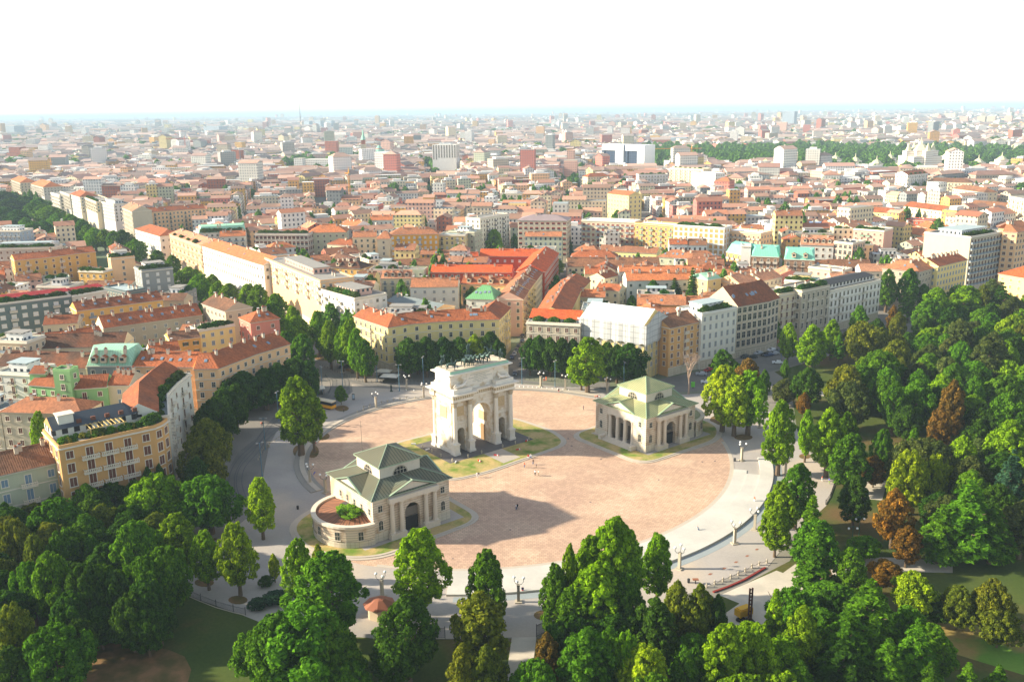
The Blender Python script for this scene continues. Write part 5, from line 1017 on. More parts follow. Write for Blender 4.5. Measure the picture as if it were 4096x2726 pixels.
# bare tree by the lodge
root = empty('bare_tree', P('c', 1625, 1555)); tag(root, 'leafless dead tree with pale branches behind the right lodge', 'tree')
tb = MB(); rnd = random.Random(5)
def branch(p, d, l, r, lv):
    q = p+d*l; tb.tube([p, p.lerp(q, .5)+Vector((rnd.uniform(-.1, .1), rnd.uniform(-.1, .1), 0))*l*.3, q], [r, r*.8, r*.55], BARKD, 5 if lv < 3 else 3, cap=False)
    if lv >= 5: return
    for k in range(3 if lv else 4):
        a = Vector((rnd.uniform(-1, 1), rnd.uniform(-1, 1), rnd.uniform(.1, 1.0))).normalized(); branch(q, (d*.8+a*.75).normalized(), l*rnd.uniform(.6, .8), r*.55, lv+1)
branch(Vector((0, 0, 0)), Vector((0, 0, 1)), 5.0, .35, 0); tb.build('branches', root)
# ---------------------------------------------------------------- the buildings one can tell apart
def H(label, h, depth, *line, name='apartment_house', cat='apartment house', **k):
    return house(name, label, cat, E(h, *line), h, depth, **k)
# left of the square
H('pale grey green house with blue shutters and brown tiled roof, beside the tan palazzo', 16.8, 13, ('e', -80, 948), ('e', 562, 800), roof='gable', rc='brown', wall='sage', fl=4, sp=4.4, sh='blue', style='shut', chim=3, balc=(3, 1), band=1, w_=1.4, hw=2.3)
H('tan curved-end palazzo with slate attic and roof garden above three long balconies', 22, 16, ('e', 541, 690), ('e', 1420, 497), ('e', 1495, 465), ('e', 1545, 425), name='palazzo', cat='palazzo', roof='flat', rc='felt', wall='tan', fl=6, sp=4.1, sh='brown', style='shut', garden=8, attic=(7.6, 2.4, 'slate', 2.4), balc=(5, 1, 2, 3), base='tan', w_=1.6, hw=2.3, chim=2)
TAN = BLD[-1]; Lt = [Vector(q)-Vector((TAN.location.x, TAN.location.y)) for q in E(22, ('e', 541, 690), ('e', 1420, 497), ('e', 1495, 465), ('e', 1545, 425))]; tn = (Lt[1]-Lt[0]).normalized(); tb_ = Vector((-tn.y, tn.x)); tl_ = (Lt[1]-Lt[0]).length
WOODY = plain('pergola wood', S(206, 178, 110), .8); pg = MB()
for k in range(9): q_ = Lt[0]+tn*(tl_*.36+k*1.0); pg.box((*(q_+tb_*4.2), 25.0), (.16, 4.6, .16), WOODY, math.atan2(tn.y, tn.x))
for o_ in (2.2, 6.2): q_ = Lt[0]+tn*(tl_*.36+4)+tb_*o_; pg.box((*q_, 24.84), (9.4, .14, .15), WOODY, math.atan2(tn.y, tn.x))
for k in (0, 8): q_ = Lt[0]+tn*(tl_*.36+k)+tb_*2.2; pg.box((*q_, 22.4), (.14, .14, 2.5), WOODY)
pg.build('pergola', TAN)
rt_ = MB(); q_ = Lt[0]+tn*4.2+tb_*10; rt_.box((*q_, 25.2), (3.6, 3.0, 2.6), wallm('pale'), math.atan2(tn.y, tn.x)); rt_.box((*q_, 27.81), (4.2, 3.5, .2), TRIM, math.atan2(tn.y, tn.x)); rt_.build('roof_cabin', TAN)
for k in range(5):
    q_ = Lt[0]+tn*(7+k*3.4)+tb_*7.9; rt_ = MB(); rt_.box((*q_, 25.4), (1.1, .8, .9), shutm('brown'), math.atan2(tn.y, tn.x)); rt_.build('dormer', TAN)
rnd = random.Random(8)
for k in range(16):
    q_ = Lt[0]+tn*(1.5+k*(tl_-2)/16)+tb_*rnd.uniform(1.6, 5.5); o = inst(SHRUB[k % 3], 'roof_plant', TAN, Matrix.Translation((*q_, 22.4))); s_ = rnd.uniform(.5, .95); o.scale = (s_, s_, s_*1.1); o.color = (*[(.10, .22, .02), (.2, .2, .03), (.06, .14, .02)][k % 3], 1)
H('pale grey curved house with stone balconies behind the tan palazzo', 22, 12, ('e', 1560, 400), ('e', 1548, 200), ('a', 1640, 1480), ('a', 1755, 1385), roof='flat', rc='grey', wall='pale', fl=6, sp=3.4, sh='brown', style='mix', balc=(2, 0), garden=8, attic=(3.0, 1.6, 'rust', 3.0))
H('long palazzo with pale blue pilasters and orange roof curving to the tram bend', 18, 13, ('a', 1785, 1330), ('a', 2010, 1325), ('a', 2356, 1192), ('b', 312, 1098), name='palazzo', cat='palazzo', roof='gable', rc='rust', wall='peach', fl=5, sp=3.3, sh='blue', style='plain', band=1, chim=6, sky=3, rh=3.6)
H('green-walled house with orange tiled roof behind the tan palazzo', 18, 10, ('a', 265, 1475), ('a', 700, 1512), ('a', 985, 1492), roof='gable', rc='rust', wall='green', fl=5, sp=3.0, sh='brown', style='shut', base='green', balc=(4, 0), bk='iron', sky=1)
H('green stair tower rising from an orange roof', 24, 4.5, ('a', 485, 1345), ('a', 640, 1350), roof='flat', rc='felt', wall='green', fl=7, sp=4, base='green', chim=1, name='stair_tower', cat='tower', cornice=False)
H('small green house with its own orange gable at the end of the green row', 21, 6, ('a', 270, 1370), ('a', 420, 1372), roof='gable', rc='rust', wall='green', fl=6, sp=4, sh='brown', style='shut', base='green', chim=1)
H('cream house with dark iron balconies at the left edge, beside the green house', 19, 12, ('a', -60, 1372), ('a', 275, 1392), roof='flat', rc='grey', wall='pale', fl=6, sp=3.2, sh='brown', style='shut', balc=(3, 1), bk='iron', pent=.5)
H('cream house between the green house and the curved grey one', 18, 11, ('a', 990, 1480), ('a', 1195, 1478), roof='gable', rc='rust', wall='stone', fl=5, sp=3.2, sh='blue', style='shut')
H('long low building under a dark mossy brown roof', 15, 13, ('a', -40, 1300), ('a', 790, 1325), roof='gable', rc='dark', wall='cream', fl=4, chim=5, rh=4)
H('second dark mossy roof, behind the light green copper one', 15, 12, ('a', 100, 1150), ('a', 1140, 1115), roof='gable', rc='dark', wall='cream', fl=4, chim=6, rh=4)
H('house with light green copper mansard roof and four roof openings', 18, 13, ('a', 800, 1302), ('a', 1215, 1300), roof='mansard', rc='green', wall='grey', fl=5, sp=3, rh=5.0, dorm=4, sh='dark')
H('yellow house with wide orange roof right of the light green copper one', 18, 13, ('a', 1222, 1303), ('a', 1780, 1312), roof='gable', rc='rust', wall='peach', fl=5, sky=6, chim=5, sh='brown')
H('house with four tiled dormers in its orange roof, left part of town', 15, 12, ('a', 250, 1122), ('a', 645, 1078), ('a', 960, 1030), roof='gable', rc='rust', wall='lemon', fl=4, dorm=4, sh='blue')
H('long beige house with a row of skylights in its orange roof', 16, 12, ('a', 950, 955), ('a', 1862, 828), roof='gable', rc='rust', wall='stone', fl=4, sp=4.3, sky=9, sh='grey', style='shut', chim=5, rh=4)
H('yellow house with skylights and two roof terraces, behind the long beige one', 19, 11, ('a', 705, 795), ('a', 1500, 690), roof='gable', rc='rust', wall='yellow', fl=5, sp=3.6, sky=7, sh='grey', style='shut', chim=8, balc=(5, 1), bk='glass')
H('dark grey green apartment block under a crimson roof strip', 22, 12, ('a', -40, 745), ('a', 655, 662), roof='flat', rc='felt', wall='slate', fl=6, sp=3.6, sh='white', style='shut', w_=1.7, hw=1.6, base='slate', balc=(4, 1), bk='panel', garden=14, attic=(2.0, 2.2, 'crimson', .8), chim=0)
H('low terrace building under the right end of the crimson roof', 21, 11, ('a', 662, 668), ('a', 985, 612), roof='flat', rc='felt', wall='pale', fl=6, sh='white', garden=5, attic=(2.0, 2.2, 'crimson', .8), chim=0)
H('tall yellow apartment block with small balconies and brown roof, far left', 24, 12, ('a', 132, 330), ('a', 450, 300), ('a', 740, 262), ('a', 880, 248), roof='gable', rc='rust', wall='yellow', fl=7, sp=3.7, sh='brown', style='mix', balc=(4, 1), base='yellow', rh=2.6, chim=6)
H('yellow block with a blank peach end wall and roof garden', 24, 17, ('a', 1018, 318), ('a', 1240, 300), roof='flat', rc='zinc', wall='peach', fl=7, sp=30, sh='brown', base='peach', garden=4, pent=.5, chim=2)
H('lower yellow terrace house overgrown with plants', 18, 9, ('a', 720, 432), ('a', 948, 440), roof='flat', rc='felt', wall='yellow', fl=5, sh='dark', garden=10, base='yellow')
H('grey flat-roofed block with white penthouse and corner balconies', 25, 15, ('a', 1302, 432), ('a', 1590, 402), roof='flat', rc='felt', wall='grey', fl=7, sp=4.2, sh='white', style='shut', garden=8, pent=.6, balc=(4, 3), bk='panel', base='grey')
H('pinkish grey apartment block with planted top terrace, left edge', 24, 13, ('a', -80, 230), ('a', 500, 215), roof='flat', rc='felt', wall='concrete', fl=7, sp=3.3, sh='brown', style='shut', garden=12, pent=.8, base='concrete')
H('pale blue white modern block at the left edge by the avenue trees', 25, 13, ('a', -60, 60), ('a', 190, 62), roof='flat', rc='white', wall='blue', fl=8, sp=3, sh='grey', style='shut', balc=(1, 0), bk='glass', base='blue', pent=.6)
H('beige gabled house beside the avenue trees', 20, 12, ('a', 1860, 725), ('a', 2075, 800), roof='gable', rc='brown', wall='stone', fl=5, sp=3.4, sh='dark', chim=3, dish=2)
H('corner house with a bright pink side and orange hipped roof', 20, 12, ('a', 2305, 905), ('b', 215, 865), roof='hip', rc='rust', wall='rose', fl=5, sp=4.2, sh='brown', style='shut', base='rose', rh=3.2, sky=2)
H('pale yellow house with planted roof terrace below the long beige one', 18, 9, ('a', 1825, 985), ('a', 2160, 928), roof='flat', rc='felt', wall='lemon', fl=5, sp=3.2, sh='blue', style='shut', garden=8, base='lemon')
H('yellow house with green shutters and a brown roof', 18, 10, ('a', 1560, 1068), ('a', 1845, 1032), roof='gable', rc='brown', wall='yellow', fl=5, sp=3.2, sh='green', style='leaf', rh=2)
H('small house under a rust roof right of the green copper tower', 17, 9, ('a', 1380, 1185), ('a', 1660, 1150), roof='gable', rc='rust', wall='cream', fl=5)
H('glazed terrace building at the left edge below the grey green block', 19, 10, ('a', -60, 1080), ('a', 248, 1092), roof='flat', rc='zinc', wall='beige', fl=5, sp=2.4, balc=(1, 0), bk='glass', pent=.5)
H('small orange gabled house in front of the grey green block', 16, 10, ('a', 395, 925), ('a', 715, 905), roof='gable', rc='rust', wall='cream', fl=4, dish=3, chim=2)
H('flat terrace building behind the crimson roof', 19, 10, ('a', 960, 580), ('a', 1158, 625), roof='flat', rc='zinc', wall='slate', fl=5, sp=2.4, sh='dark', base='slate')
H('cream annexe with a flat roof below the tall yellow block', 17, 12, ('a', 335, 575), ('a', 640, 580), roof='flat', rc='felt', wall='cream', fl=4, pent=.3, base='cream')
# sunlit row along the avenue
H('beige apartment block with an orange hip roof at the far end of the avenue', 26, 18, ('A', 100, 735), ('A', 185, 765), roof='hip', rc='orange', wall='stone', fl=8, sp=3, balc=(2, 0), bk='panel', chim=2)
H('brown grey block with an orange roof in the avenue row', 25, 20, ('A', 285, 775), ('A', 398, 806), roof='hip', rc='orange', wall='concrete', fl=8, sp=3, balc=(2, 0), bk='panel', chim=2)
H('narrow white block with dark loggias in the avenue row', 21, 16, ('A', 467, 858), ('A', 545, 882), roof='flat', rc='felt', wall='white', fl=6, sp=3, sh='dark', balc=(2, 0), bk='panel')
H('grey brown block next to the narrow white one in the avenue row', 24, 16, ('A', 552, 845), ('A', 640, 880), roof='flat', rc='felt', wall='concrete', fl=7, sp=3, sh='dark', balc=(2, 1), bk='panel')
H('pale block with small brown hip roof in the avenue row', 25, 16, ('A', 645, 868), ('A', 735, 895), roof='hip', rc='rust', wall='pale', fl=8, sp=3, sh='blue', style='mix', chim=1)
H('long cream block with green awnings and a planted roof in the avenue row', 24, 16, ('A', 742, 888), ('A', 885, 945), roof='flat', rc='felt', wall='cream', fl=8, sp=2.7, sh='teal', style='mix', garden=10, balc=(3, 1), bk='panel')
H('white modern block with dark square windows in the avenue row', 24, 15, ('A', 900, 935), ('A', 1045, 968), roof='flat', rc='slate', wall='white', fl=8, sp=2.8, sh='dark', style='shut', pent=.6, base='white', chim=5)
H('tall beige block with a blank gabled end wall', 26, 15, ('A', 1125, 990), ('A', 1215, 1030), roof='gable', rc='salmon', wall='stone', fl=7, sp=3, sh='brown', balc=(2, 0), ends=(1, 0), chim=2)
H('white palazzo with brown hip roof and dark windows on both faces', 20, 17, ('A', 1240, 1190), ('A', 1470, 1256), name='palazzo', cat='palazzo', roof='hip', rc='rust', wall='white', fl=4, sp=3.2, sh='dark', style='shut', band=1, rh=3.4, chim=0)
H('peach palazzo with balconies next to the white hipped one', 22, 15, ('a', 1560, 85), ('a', 1850, 192), name='palazzo', cat='palazzo', roof='gable', rc='salmon', wall='peach', fl=5, sp=3, sh='brown', balc=(3, 1), garden=4, rh=3, sky=4)
H('long white palazzo with orange roof facing the avenue', 22, 16, ('a', 1852, 190), ('a', 2350, 352), ('b', 70, 372), name='palazzo', cat='palazzo', roof='gable', rc='orange', wall='white', fl=5, sp=3, sh='dark', style='shut', band=1, rh=3.4, sky=5, chim=5)
H('tall cream and orange apartment block with flat roof facing the avenue', 24, 17, ('b', 78, 312), ('b', 590, 528), roof='flat', rc='felt', wall='peach', fl=7, sp=3.1, sh='white', style='mix', pent=.5, penthouse_c='pink', chim=7, balc=(5, 1), bk='panel', base='cream', band=0)
H('lower white and orange block with roof garden, end of the avenue row', 20, 17, ('b', 592, 605), ('b', 905, 692), roof='flat', rc='felt', wall='white', fl=6, sp=3.0, sh='white', style='mix', garden=10, pent=.6, penthouse_c='pink', balc=(4, 1), bk='panel', base='cream')
# behind the arch
H('curved yellow palazzo with white pilasters facing the arch, orange roof', 18.3, 12, ('b', 900, 842), ('b', 1215, 947), ('b', 1420, 915), ('b', 1650, 895), ('b', 1930, 880), ('b', 2235, 872), ('b', 2340, 765), name='palazzo', cat='palazzo', roof='gable', rc='rust', wall='lemon', fl=5, sp=3.3, sh='grey', style='plain', band=1, chim=14, sky=6, dish=5, rh=3.3, balc=(6, 3), hw=1.9)
H('grey-roofed low hall between the curved yellow palazzo and the avenue row', 11, 13, ('b', 1195, 700), ('b', 1640, 792), roof='gable', rc='grey', wall='peach', fl=3, chim=2, rh=2, dish=4)
H('cream house with four small dormers and long iron balconies', 17, 12, ('b', 1150, 495), ('b', 1430, 492), roof='gable', rc='salmon', wall='cream', fl=5, sp=3, sh='grey', style='shut', dorm=4, balc=(1, 0), bk='iron')
H('pale house with grey shutters and terracotta roof, behind the curved yellow palazzo', 16, 13, ('b', 1420, 577), ('b', 1860, 572), roof='gable', rc='terracotta', wall='pale', fl=4, sp=4, sh='grey', style='shut', chim=3, dish=3)
H('house with a green metal pyramid roof behind the curved yellow palazzo', 17.5, 15, ('b', 1935, 682), ('b', 2185, 690), roof='hip', rc='copper', wall='pale', fl=5, sp=5, sky=4, rh=5, chim=0)
H('terraced roofs with dormers right of the green pyramid', 15, 12, ('b', 1885, 545), ('b', 2330, 560), roof='gable', rc='rust', wall='peach', fl=4, dorm=4, chim=6, dish=3)
H('long bright orange roof, second wing of the red barracks', 14, 12, ('b', 1605, 438), ('b', 2356, 440), roof='gable', rc='vivid', wall='red', fl=4, chim=4, base='red')
H('long low brown-roofed hall below the golden yellow block', 11, 12, ('b', 1210, 388), ('b', 1775, 362), roof='gable', rc='brown', wall='stone', fl=3, chim=1)
H('red barracks building with bright orange roof and white windows', 14, 13, ('b', 2055, 290), ('c', 240, 292), name='barracks', cat='barracks', roof='gable', rc='vivid', wall='red', fl=3, sp=4, sh='white', style='shut', base='red', chim=3)
H('small red wing at the left end of the barracks', 11, 10, ('b', 1930, 305), ('b', 2050, 302), roof='gable', rc='vivid', wall='red', fl=3, base='red', chim=1)
H('long red barracks wing running along the narrow street', 17, 15, ('c', 300, 435), ('c', 365, 345), ('c', 428, 262), name='barracks', cat='barracks', roof='gable', rc='vivid', wall='red', fl=5, sp=3.4, sh='white', style='shut', base='red', chim=3)
H('pinkish house at the near end of the narrow street', 17, 12, ('c', 95, 690), ('c', 150, 605), roof='gable', rc='terracotta', wall='pink', fl=5, sp=3, sh='brown', balc=(3, 1), bk='iron', sky=5, chim=6, dish=3)
H('pale yellow house in the middle of the narrow street', 17, 12, ('c', 152, 603), ('c', 212, 522), roof='gable', rc='terracotta', wall='lemon', fl=5, sp=3, sh='green', balc=(3, 1), bk='iron', sky=6, chim=5)
H('cream house against the red barracks in the narrow street', 17, 12, ('c', 214, 520), ('c', 277, 438), roof='gable', rc='rust', wall='cream', fl=5, sp=3, sh='brown', sky=4, chim=5, dish=3)
H('golden yellow apartment block with grey balconies and tiled roof', 24, 14, ('b', 1232, 95), ('b', 1680, 85), roof='hip', rc='terracotta', wall='gold', fl=7, sp=3.3, sh='white', style='shut', balc=(4, 1), bk='glass', base='gold')
H('cream stair block standing left of the golden yellow block', 25, 14, ('b', 1115, 132), ('b', 1230, 130), roof='hip', rc='terracotta', wall='cream', fl=7, sp=5, sh='brown', base='cream', chim=0)
H('yellow ochre block with pale balconies right of the golden one', 22, 13, ('b', 1685, 100), ('b', 1925, 102), roof='flat', rc='zinc', wall='lemon', fl=7, sp=3, sh='white', style='mix', balc=(3, 0), bk='iron', base='lemon')
H('cream house with dark balconies left of the golden block', 22, 12, ('b', 888, 118), ('b', 1110, 112), roof='gable', rc='terracotta', wall='cream', fl=6, sp=3, sh='green', style='shut', balc=(3, 0), bk='iron')
H('small cream house with a wide hip roof above the blue cedars', 17, 11, ('b', 655, 178), ('b', 885, 194), roof='hip', rc='rust', wall='cream', fl=5, sp=5, sh='brown', chim=1)
H('dark brown hipped roof with two dormers behind the peach avenue block', 16, 14, ('b', 640, 390), ('b', 962, 408), roof='hip', rc='dark', wall='yellow', fl=5, dorm=2, chim=7)
H('grey green palazzo with arched windows under a big orange hip roof', 23, 17, ('b', 482, 75), ('b', 828, 68), name='palazzo', cat='palazzo', roof='hip', rc='orange', wall='sage', fl=6, sp=3.4, sh='dark', style='hood', chim=2)
H('office grid of grey concrete with red brown panels and plants on top', 23, 14, ('b', -10, 90), ('b', 478, 92), roof='flat', rc='felt', wall='concrete', fl=6, sp=2.7, sh='brown', style='roll', w_=2.1, hw=2.5, garden=12, base='concrete')
H('white-ended house with orange roof behind the grey green palazzo', 19, 13, ('B', 785, 1150), ('B', 925, 1165), roof='gable', rc='orange', wall='white', fl=6, sp=3, sh='brown')
H('white house with dark shutters and orange roof', 19, 12, ('B', 1050, 1110), ('B', 1258, 1106), roof='gable', rc='orange', wall='pale', fl=5, sp=3, sh='dark', style='shut')
H('white building with a pale green rounded metal roof', 23, 17, ('A', 1830, 1230), ('A', 2262, 1208), roof='mansard', rc='green', wall='white', fl=7, sp=3, sh='dark', rh=4, garden=8, chim=2)
H('peach house with green shutters behind the white hipped palazzo', 21, 12, ('A', 1370, 1035), ('A', 1890, 1000), roof='gable', rc='rust', wall='peach', fl=6, sp=3, sh='green', style='mix', balc=(4, 1), bk='iron', sky=2)
H('pale house with orange roof strip above the long white palazzo', 21, 11, ('A', 2020, 1262), ('A', 2262, 1252), roof='gable', rc='orange', wall='pale', fl=6, balc=(1, 0), bk='glass')
H('grey green flat house behind the yellow ochre block', 23, 12, ('B', 1770, 1215), ('B', 2010, 1225), roof='flat', rc='white', wall='sage', fl=6, sp=3, sh='blue', pent=.4)
H('white slab block behind the big green tree', 26, 13, ('B', 2062, 1100), ('B', 2330, 1055), roof='flat', rc='felt', wall='pale', fl=8, sp=3, sh='dark', balc=(3, 2), bk='iron')
H('white-walled block with planted terrace, behind the tower crane', 21, 12, ('B', 1400, 945), ('B', 1560, 960), roof='flat', rc='felt', wall='white', fl=6, garden=6, sp=3, sh='grey')
# right of the narrow street
H('grey office block with eight rows of teal and red windows', 28, 20, ('C', 52, 1110), ('C', 508, 1115), name='office_block', cat='office block', roof='hip', rc='mauve', wall='stone', fl=8, sp=3.4, sh='red', style='roll', w_=2.3, hw=2.0, rh=3, chim=1, base='stone')
H('long white-roofed block with grey balconies right of the office', 26, 14, ('C', 640, 1112), ('C', 1132, 1132), roof='flat', rc='white', wall='stone', fl=7, sp=3.3, sh='red', style='shut', w_=1.8, balc=(3, 0, 1), bk='glass', base='stone')
H('brown brick balcony block in the middle of the white-roofed row', 26, 14, ('C', 1133, 1140), ('C', 1485, 1166), roof='flat', rc='white', wall='ochre', fl=7, sp=3.4, sh='brown', style='shut', balc=(2, 1), bk='green', base='ochre')
H('white framed block with golden shutters and plants on its roof', 27, 14, ('C', 1488, 1160), ('C', 1955, 1188), roof='flat', rc='felt', wall='white', fl=8, sp=3.2, sh='ochre', style='shut', w_=1.9, hw=2.2, garden=14, base='white')
H('orange brick block with a white curved roof', 24, 15, ('C', 1955, 1210), ('C', 2290, 1240), roof='flat', rc='white', wall='peach', fl=7, sp=3, sh='brown', style='shut', balc=(1, 0), bk='panel', base='peach')
H('brown corner house with low hip roof behind the long brown roof', 15, 12, ('c', 575, 238), ('c', 785, 244), roof='hip', rc='terracotta', wall='brown', fl=4, sp=4, dish=2)
H('pale yellow wing with small windows below the white-roofed row', 13, 11, ('c', 795, 238), ('c', 1330, 268), roof='gable', rc='terracotta', wall='lemon', fl=3, sp=3, sh='dark', style='shut')
H('grey green angled house with skylights in its tiled roof', 15, 14, ('c', 1340, 296), ('c', 1660, 316), ('c', 1918, 312), roof='hip', rc='terracotta', wall='sage', fl=4, sp=4, sh='green', style='shut', sky=7)
H('long weathered brown roof across the street from the barracks', 13, 13, ('c', 510, 388), ('c', 1365, 378), roof='gable', rc='brown', wall='cream', fl=4, chim=5, rh=4, dish=4)
H('cream courtyard house with green shutters and rust roof', 15, 11, ('c', 668, 455), ('c', 885, 455), roof='gable', rc='rust', wall='cream', fl=4, sp=3, sh='dark', balc=(1, 0), bk='iron', chim=3)
H('long white courtyard house with green shutters and orange roof', 16, 12, ('c', 1055, 517), ('c', 1795, 502), roof='gable', rc='orange', wall='pale', fl=4, sp=4.2, sh='green', style='shut', chim=12, dish=4, rh=3.4)
H('second orange roof parallel to the long white courtyard house', 16, 9, ('c', 985, 432), ('c', 1760, 428), roof='gable', rc='orange', wall='pale', fl=4, chim=8)
H('small orange-roofed pavilion in the courtyard', 12, 9, ('c', 768, 592), ('c', 988, 612), roof='gable', rc='rust', wall='cream', fl=3, chim=3)
H('cream courtyard wing with blue shutters beside the scaffolded building', 14, 10, ('c', 590, 665), ('c', 860, 668), roof='gable', rc='orange', wall='sage', fl=4, sp=3.6, sh='blue', style='shut', dish=2)
H('row of orange roofs along the right side of the narrow street', 17, 14, ('c', 470, 505), ('c', 350, 610), ('c', 210, 832), roof='gable', rc='rust', wall='lemon', fl=5, chim=14, sky=5, dish=6, rh=3.4)
H('orange-roofed wing behind the rust courtyard house', 15, 9, ('c', 850, 497), ('c', 975, 465), roof='gable', rc='rust', wall='cream', fl=4, chim=4)
H('ornate stone palazzo with caryatid cornice at the mouth of the narrow street', 19, 14, ('c', 132, 908), ('c', 628, 932), name='palazzo', cat='palazzo', roof='flat', rc='felt', wall='stone', fl=5, sp=3, sh='brown', style='shut', hw=2.3, band=1, attic=(3, 1.6, 'vivid', 2.6), garden=3, base='stone')
# the building wrapped in scaffolding
sb = H('palazzo under scaffolding with a white tarpaulin roof and torn netting', 21.6, 17, ('c', 634, 852), ('c', 1220, 930), name='palazzo', cat='palazzo', roof='gable', rc='white', wall='lemon', fl=6, sp=3.2, sh='grey', style='shut', rh=4.6, chim=0, dish=0, band=1, cornice=True)
L_ = E(21.6, ('c', 634, 852), ('c', 1220, 930)); a_, b_ = Vector(L_[0]), Vector(L_[1]); c_ = (a_+b_)/2; d_ = (b_-a_).normalized(); nn_ = Vector((d_.y, -d_.x)); ln_ = (b_-a_).length
NET = banded('scaffold netting', S(190, 188, 182), S(146, 146, 142), 2.4, 2.1, .09, .2, .8); PIPE = plain('galvanised pipe', S(150, 150, 150), .5)
net = MB(); q = 18
def loc2(u, o, z): return (d_.x*u+nn_.x*o, d_.y*u+nn_.y*o, z)
rnd = random.Random(3)
for i in range(q):
    u0, u1 = -ln_/2-1+(ln_+2.4)*i/q, -ln_/2-1+(ln_+2.4)*(i+1)/q; o0, o1 = 1.2+.18*math.sin(i*1.9), 1.2+.18*math.sin((i+1)*1.9); zb0, zb1 = 14.6+.5*math.sin(i*2.3), 14.6+.5*math.sin(i*2.3+2.3)
    net.mesh([loc2(u0, o0, zb0), loc2(u1, o1, zb1), loc2(u1, o1, 22), loc2(u0, o0, 22)], [(0, 1, 2, 3)], NET)
for i in range(8):
    v0, v1 = -1.2+20.0*i/8, -1.2+20.0*(i+1)/8
    e0, e1 = ln_/2+1.4+.15*math.sin(i*2), ln_/2+1.4+.15*math.sin(i*2+2)
    hh = lambda v: 22+4.2*max(0, 1-abs(v-8.5)/9.5)
    net.mesh([loc2(e0, -v0, 14.4+.4*math.sin(i*3)), loc2(e1, -v1, 14.4+.4*math.sin(i*3+3)), loc2(e1, -v1, hh(v1)), loc2(e0, -v0, hh(v0))], [(0, 1, 2, 3)], NET)
net.build('scaffold_netting', sb)
scf = MB()
for i in range(15):
    u = -ln_/2-.8+(ln_+1.8)*i/14; scf.tube([loc2(u, 1.1, 0), loc2(u, 1.1, 22)], .06, PIPE, 4, cap=False)
for z in [4+2*k for k in range(6)]: scf.tube([loc2(-ln_/2-.8, 1.1, z), loc2(ln_/2+1.2, 1.1, z)], .05, PIPE, 4, cap=False); scf.tube([loc2(ln_/2+1.2, 1.1, z), loc2(ln_/2+1.2, -18, z)], .05, PIPE, 4, cap=False)
for i in range(7): scf.tube([loc2(ln_/2+1.2, 1-i*3, 0), loc2(ln_/2+1.2, 1-i*3, 22)], .06, PIPE, 4, cap=False)
scf.build('scaffold_frame', sb)
H('tan palazzo with brown shutters and weathered brown roof, right of the scaffolding', 19, 13, ('c', 1446, 955), ('c', 1745, 890), name='palazzo', cat='palazzo', roof='gable', rc='brown', wall='tan', fl=6, sp=3.1, sh='brown', style='shut', balc=(4, 2), band=0, base='stone', rh=3.6)
H('tall white ornate palazzo with a glazed roof terrace', 22, 14, ('c', 1748, 832), ('c', 2070, 772), name='palazzo', cat='palazzo', roof='flat', rc='white', wall='pale', fl=6, sp=2.9, sh='grey', style='shut', garden=8, pent=.6, band=1, hw=2.2, chim=4)
H('office building with bands of black glass under a sloping orange roof', 21.6, 17, ('c', 2072, 757), ('c', 2356, 708), ('d', 103, 674), name='office_building', cat='office building', roof='gable', rc='rust', wall='beige', fl=6, sp=2.5, sh='dark', style='plain', w_=2.0, hw=2.6, sky=8, rh=7, chim=0, dish=0)
H('narrow house with red brick lower floors and a curved pediment', 21, 14, ('d', 108, 655), ('d', 308, 620), roof='flat', rc='felt', wall='cream', fl=6, sp=3, sh='brown', style='shut', balc=(1, 0), base='brick', garden=4)
H('richly carved beige palazzo with a hanging roof garden', 22, 14, ('d', 312, 620), ('d', 570, 568), name='palazzo', cat='palazzo', roof='flat', rc='felt', wall='stone', fl=5, sp=3, sh='grey', style='hood', balc=(4, 1, 2), garden=12, hw=2.4)
H('long white palazzo with black roof, last of the row facing the park', 19, 14, ('d', 572, 620), ('d', 1038, 518), name='palazzo', cat='palazzo', roof='flat', rc='black', wall='white', fl=5, sp=3, sh='dark', style='hood', band=1, attic=(3.6, 2.2, 'black', 1.0), hw=2.1, balc=(6, 2), chim=0)
H('corner house with brown tiled roof behind the poplar-like trees', 20, 14, ('d', 1055, 400), ('d', 1390, 436), ('d', 1560, 386), roof='gable', rc='terracotta', wall='stone', fl=6, sp=3.2, sh='dark', style='shut', sky=2, hip=(1, 0))
H('yellow palazzo with blue grey shutters and red roof beside the tall grey block', 21, 13, ('d', 1563, 386), ('d', 1832, 322), name='palazzo', cat='palazzo', roof='gable', rc='rust', wall='lemon', fl=6, sp=3, sh='blue', style='shut', chim=10, dish=2)
H('nine-storey grey balcony block with a blank beige end wall', 30, 27, ('d', 1866, 122), ('d', 2158, 74), roof='flat', rc='slate', wall='stone', fl=9, sp=3, sh='brown', style='mix', balc=(1, 0), bk='glass', garden=8, pent=.8, chim=5, dish=3, ends=(0, 1), w_=1.6)
H('tall pinkish corner block with brown panels at the right edge', 31, 17, ('d', 2160, 64), ('d', 2292, 73), ('d', 2460, 44), roof='gable', rc='terracotta', wall='peach', fl=9, sp=3, sh='brown', style='shut', w_=1.5, base='peach')
H('pale yellow house with bright orange hip roof at the right edge', 18, 15, ('d', 2125, 452), ('d', 2440, 506), roof='hip', rc='vivid', wall='lemon', fl=5, sp=4, sh='ochre', style='shut')
H('cream block with planted roof frames and green balconies', 25, 18, ('D', 785, 1195), ('D', 1068, 1215), roof='flat', rc='felt', wall='pink', fl=7, sp=3.2, sh='brown', style='shut', balc=(4, 1, 2), bk='green', garden=10, base='pink', ends=(0, 0))
H('salmon building with a tall green glass bay', 22, 15, ('D', 606, 1312), ('D', 780, 1330), roof='flat', rc='slate', wall='pink', fl=6, sp=2.4, sh='teal', style='plain', w_=1.8, hw=2.4, base='pink')
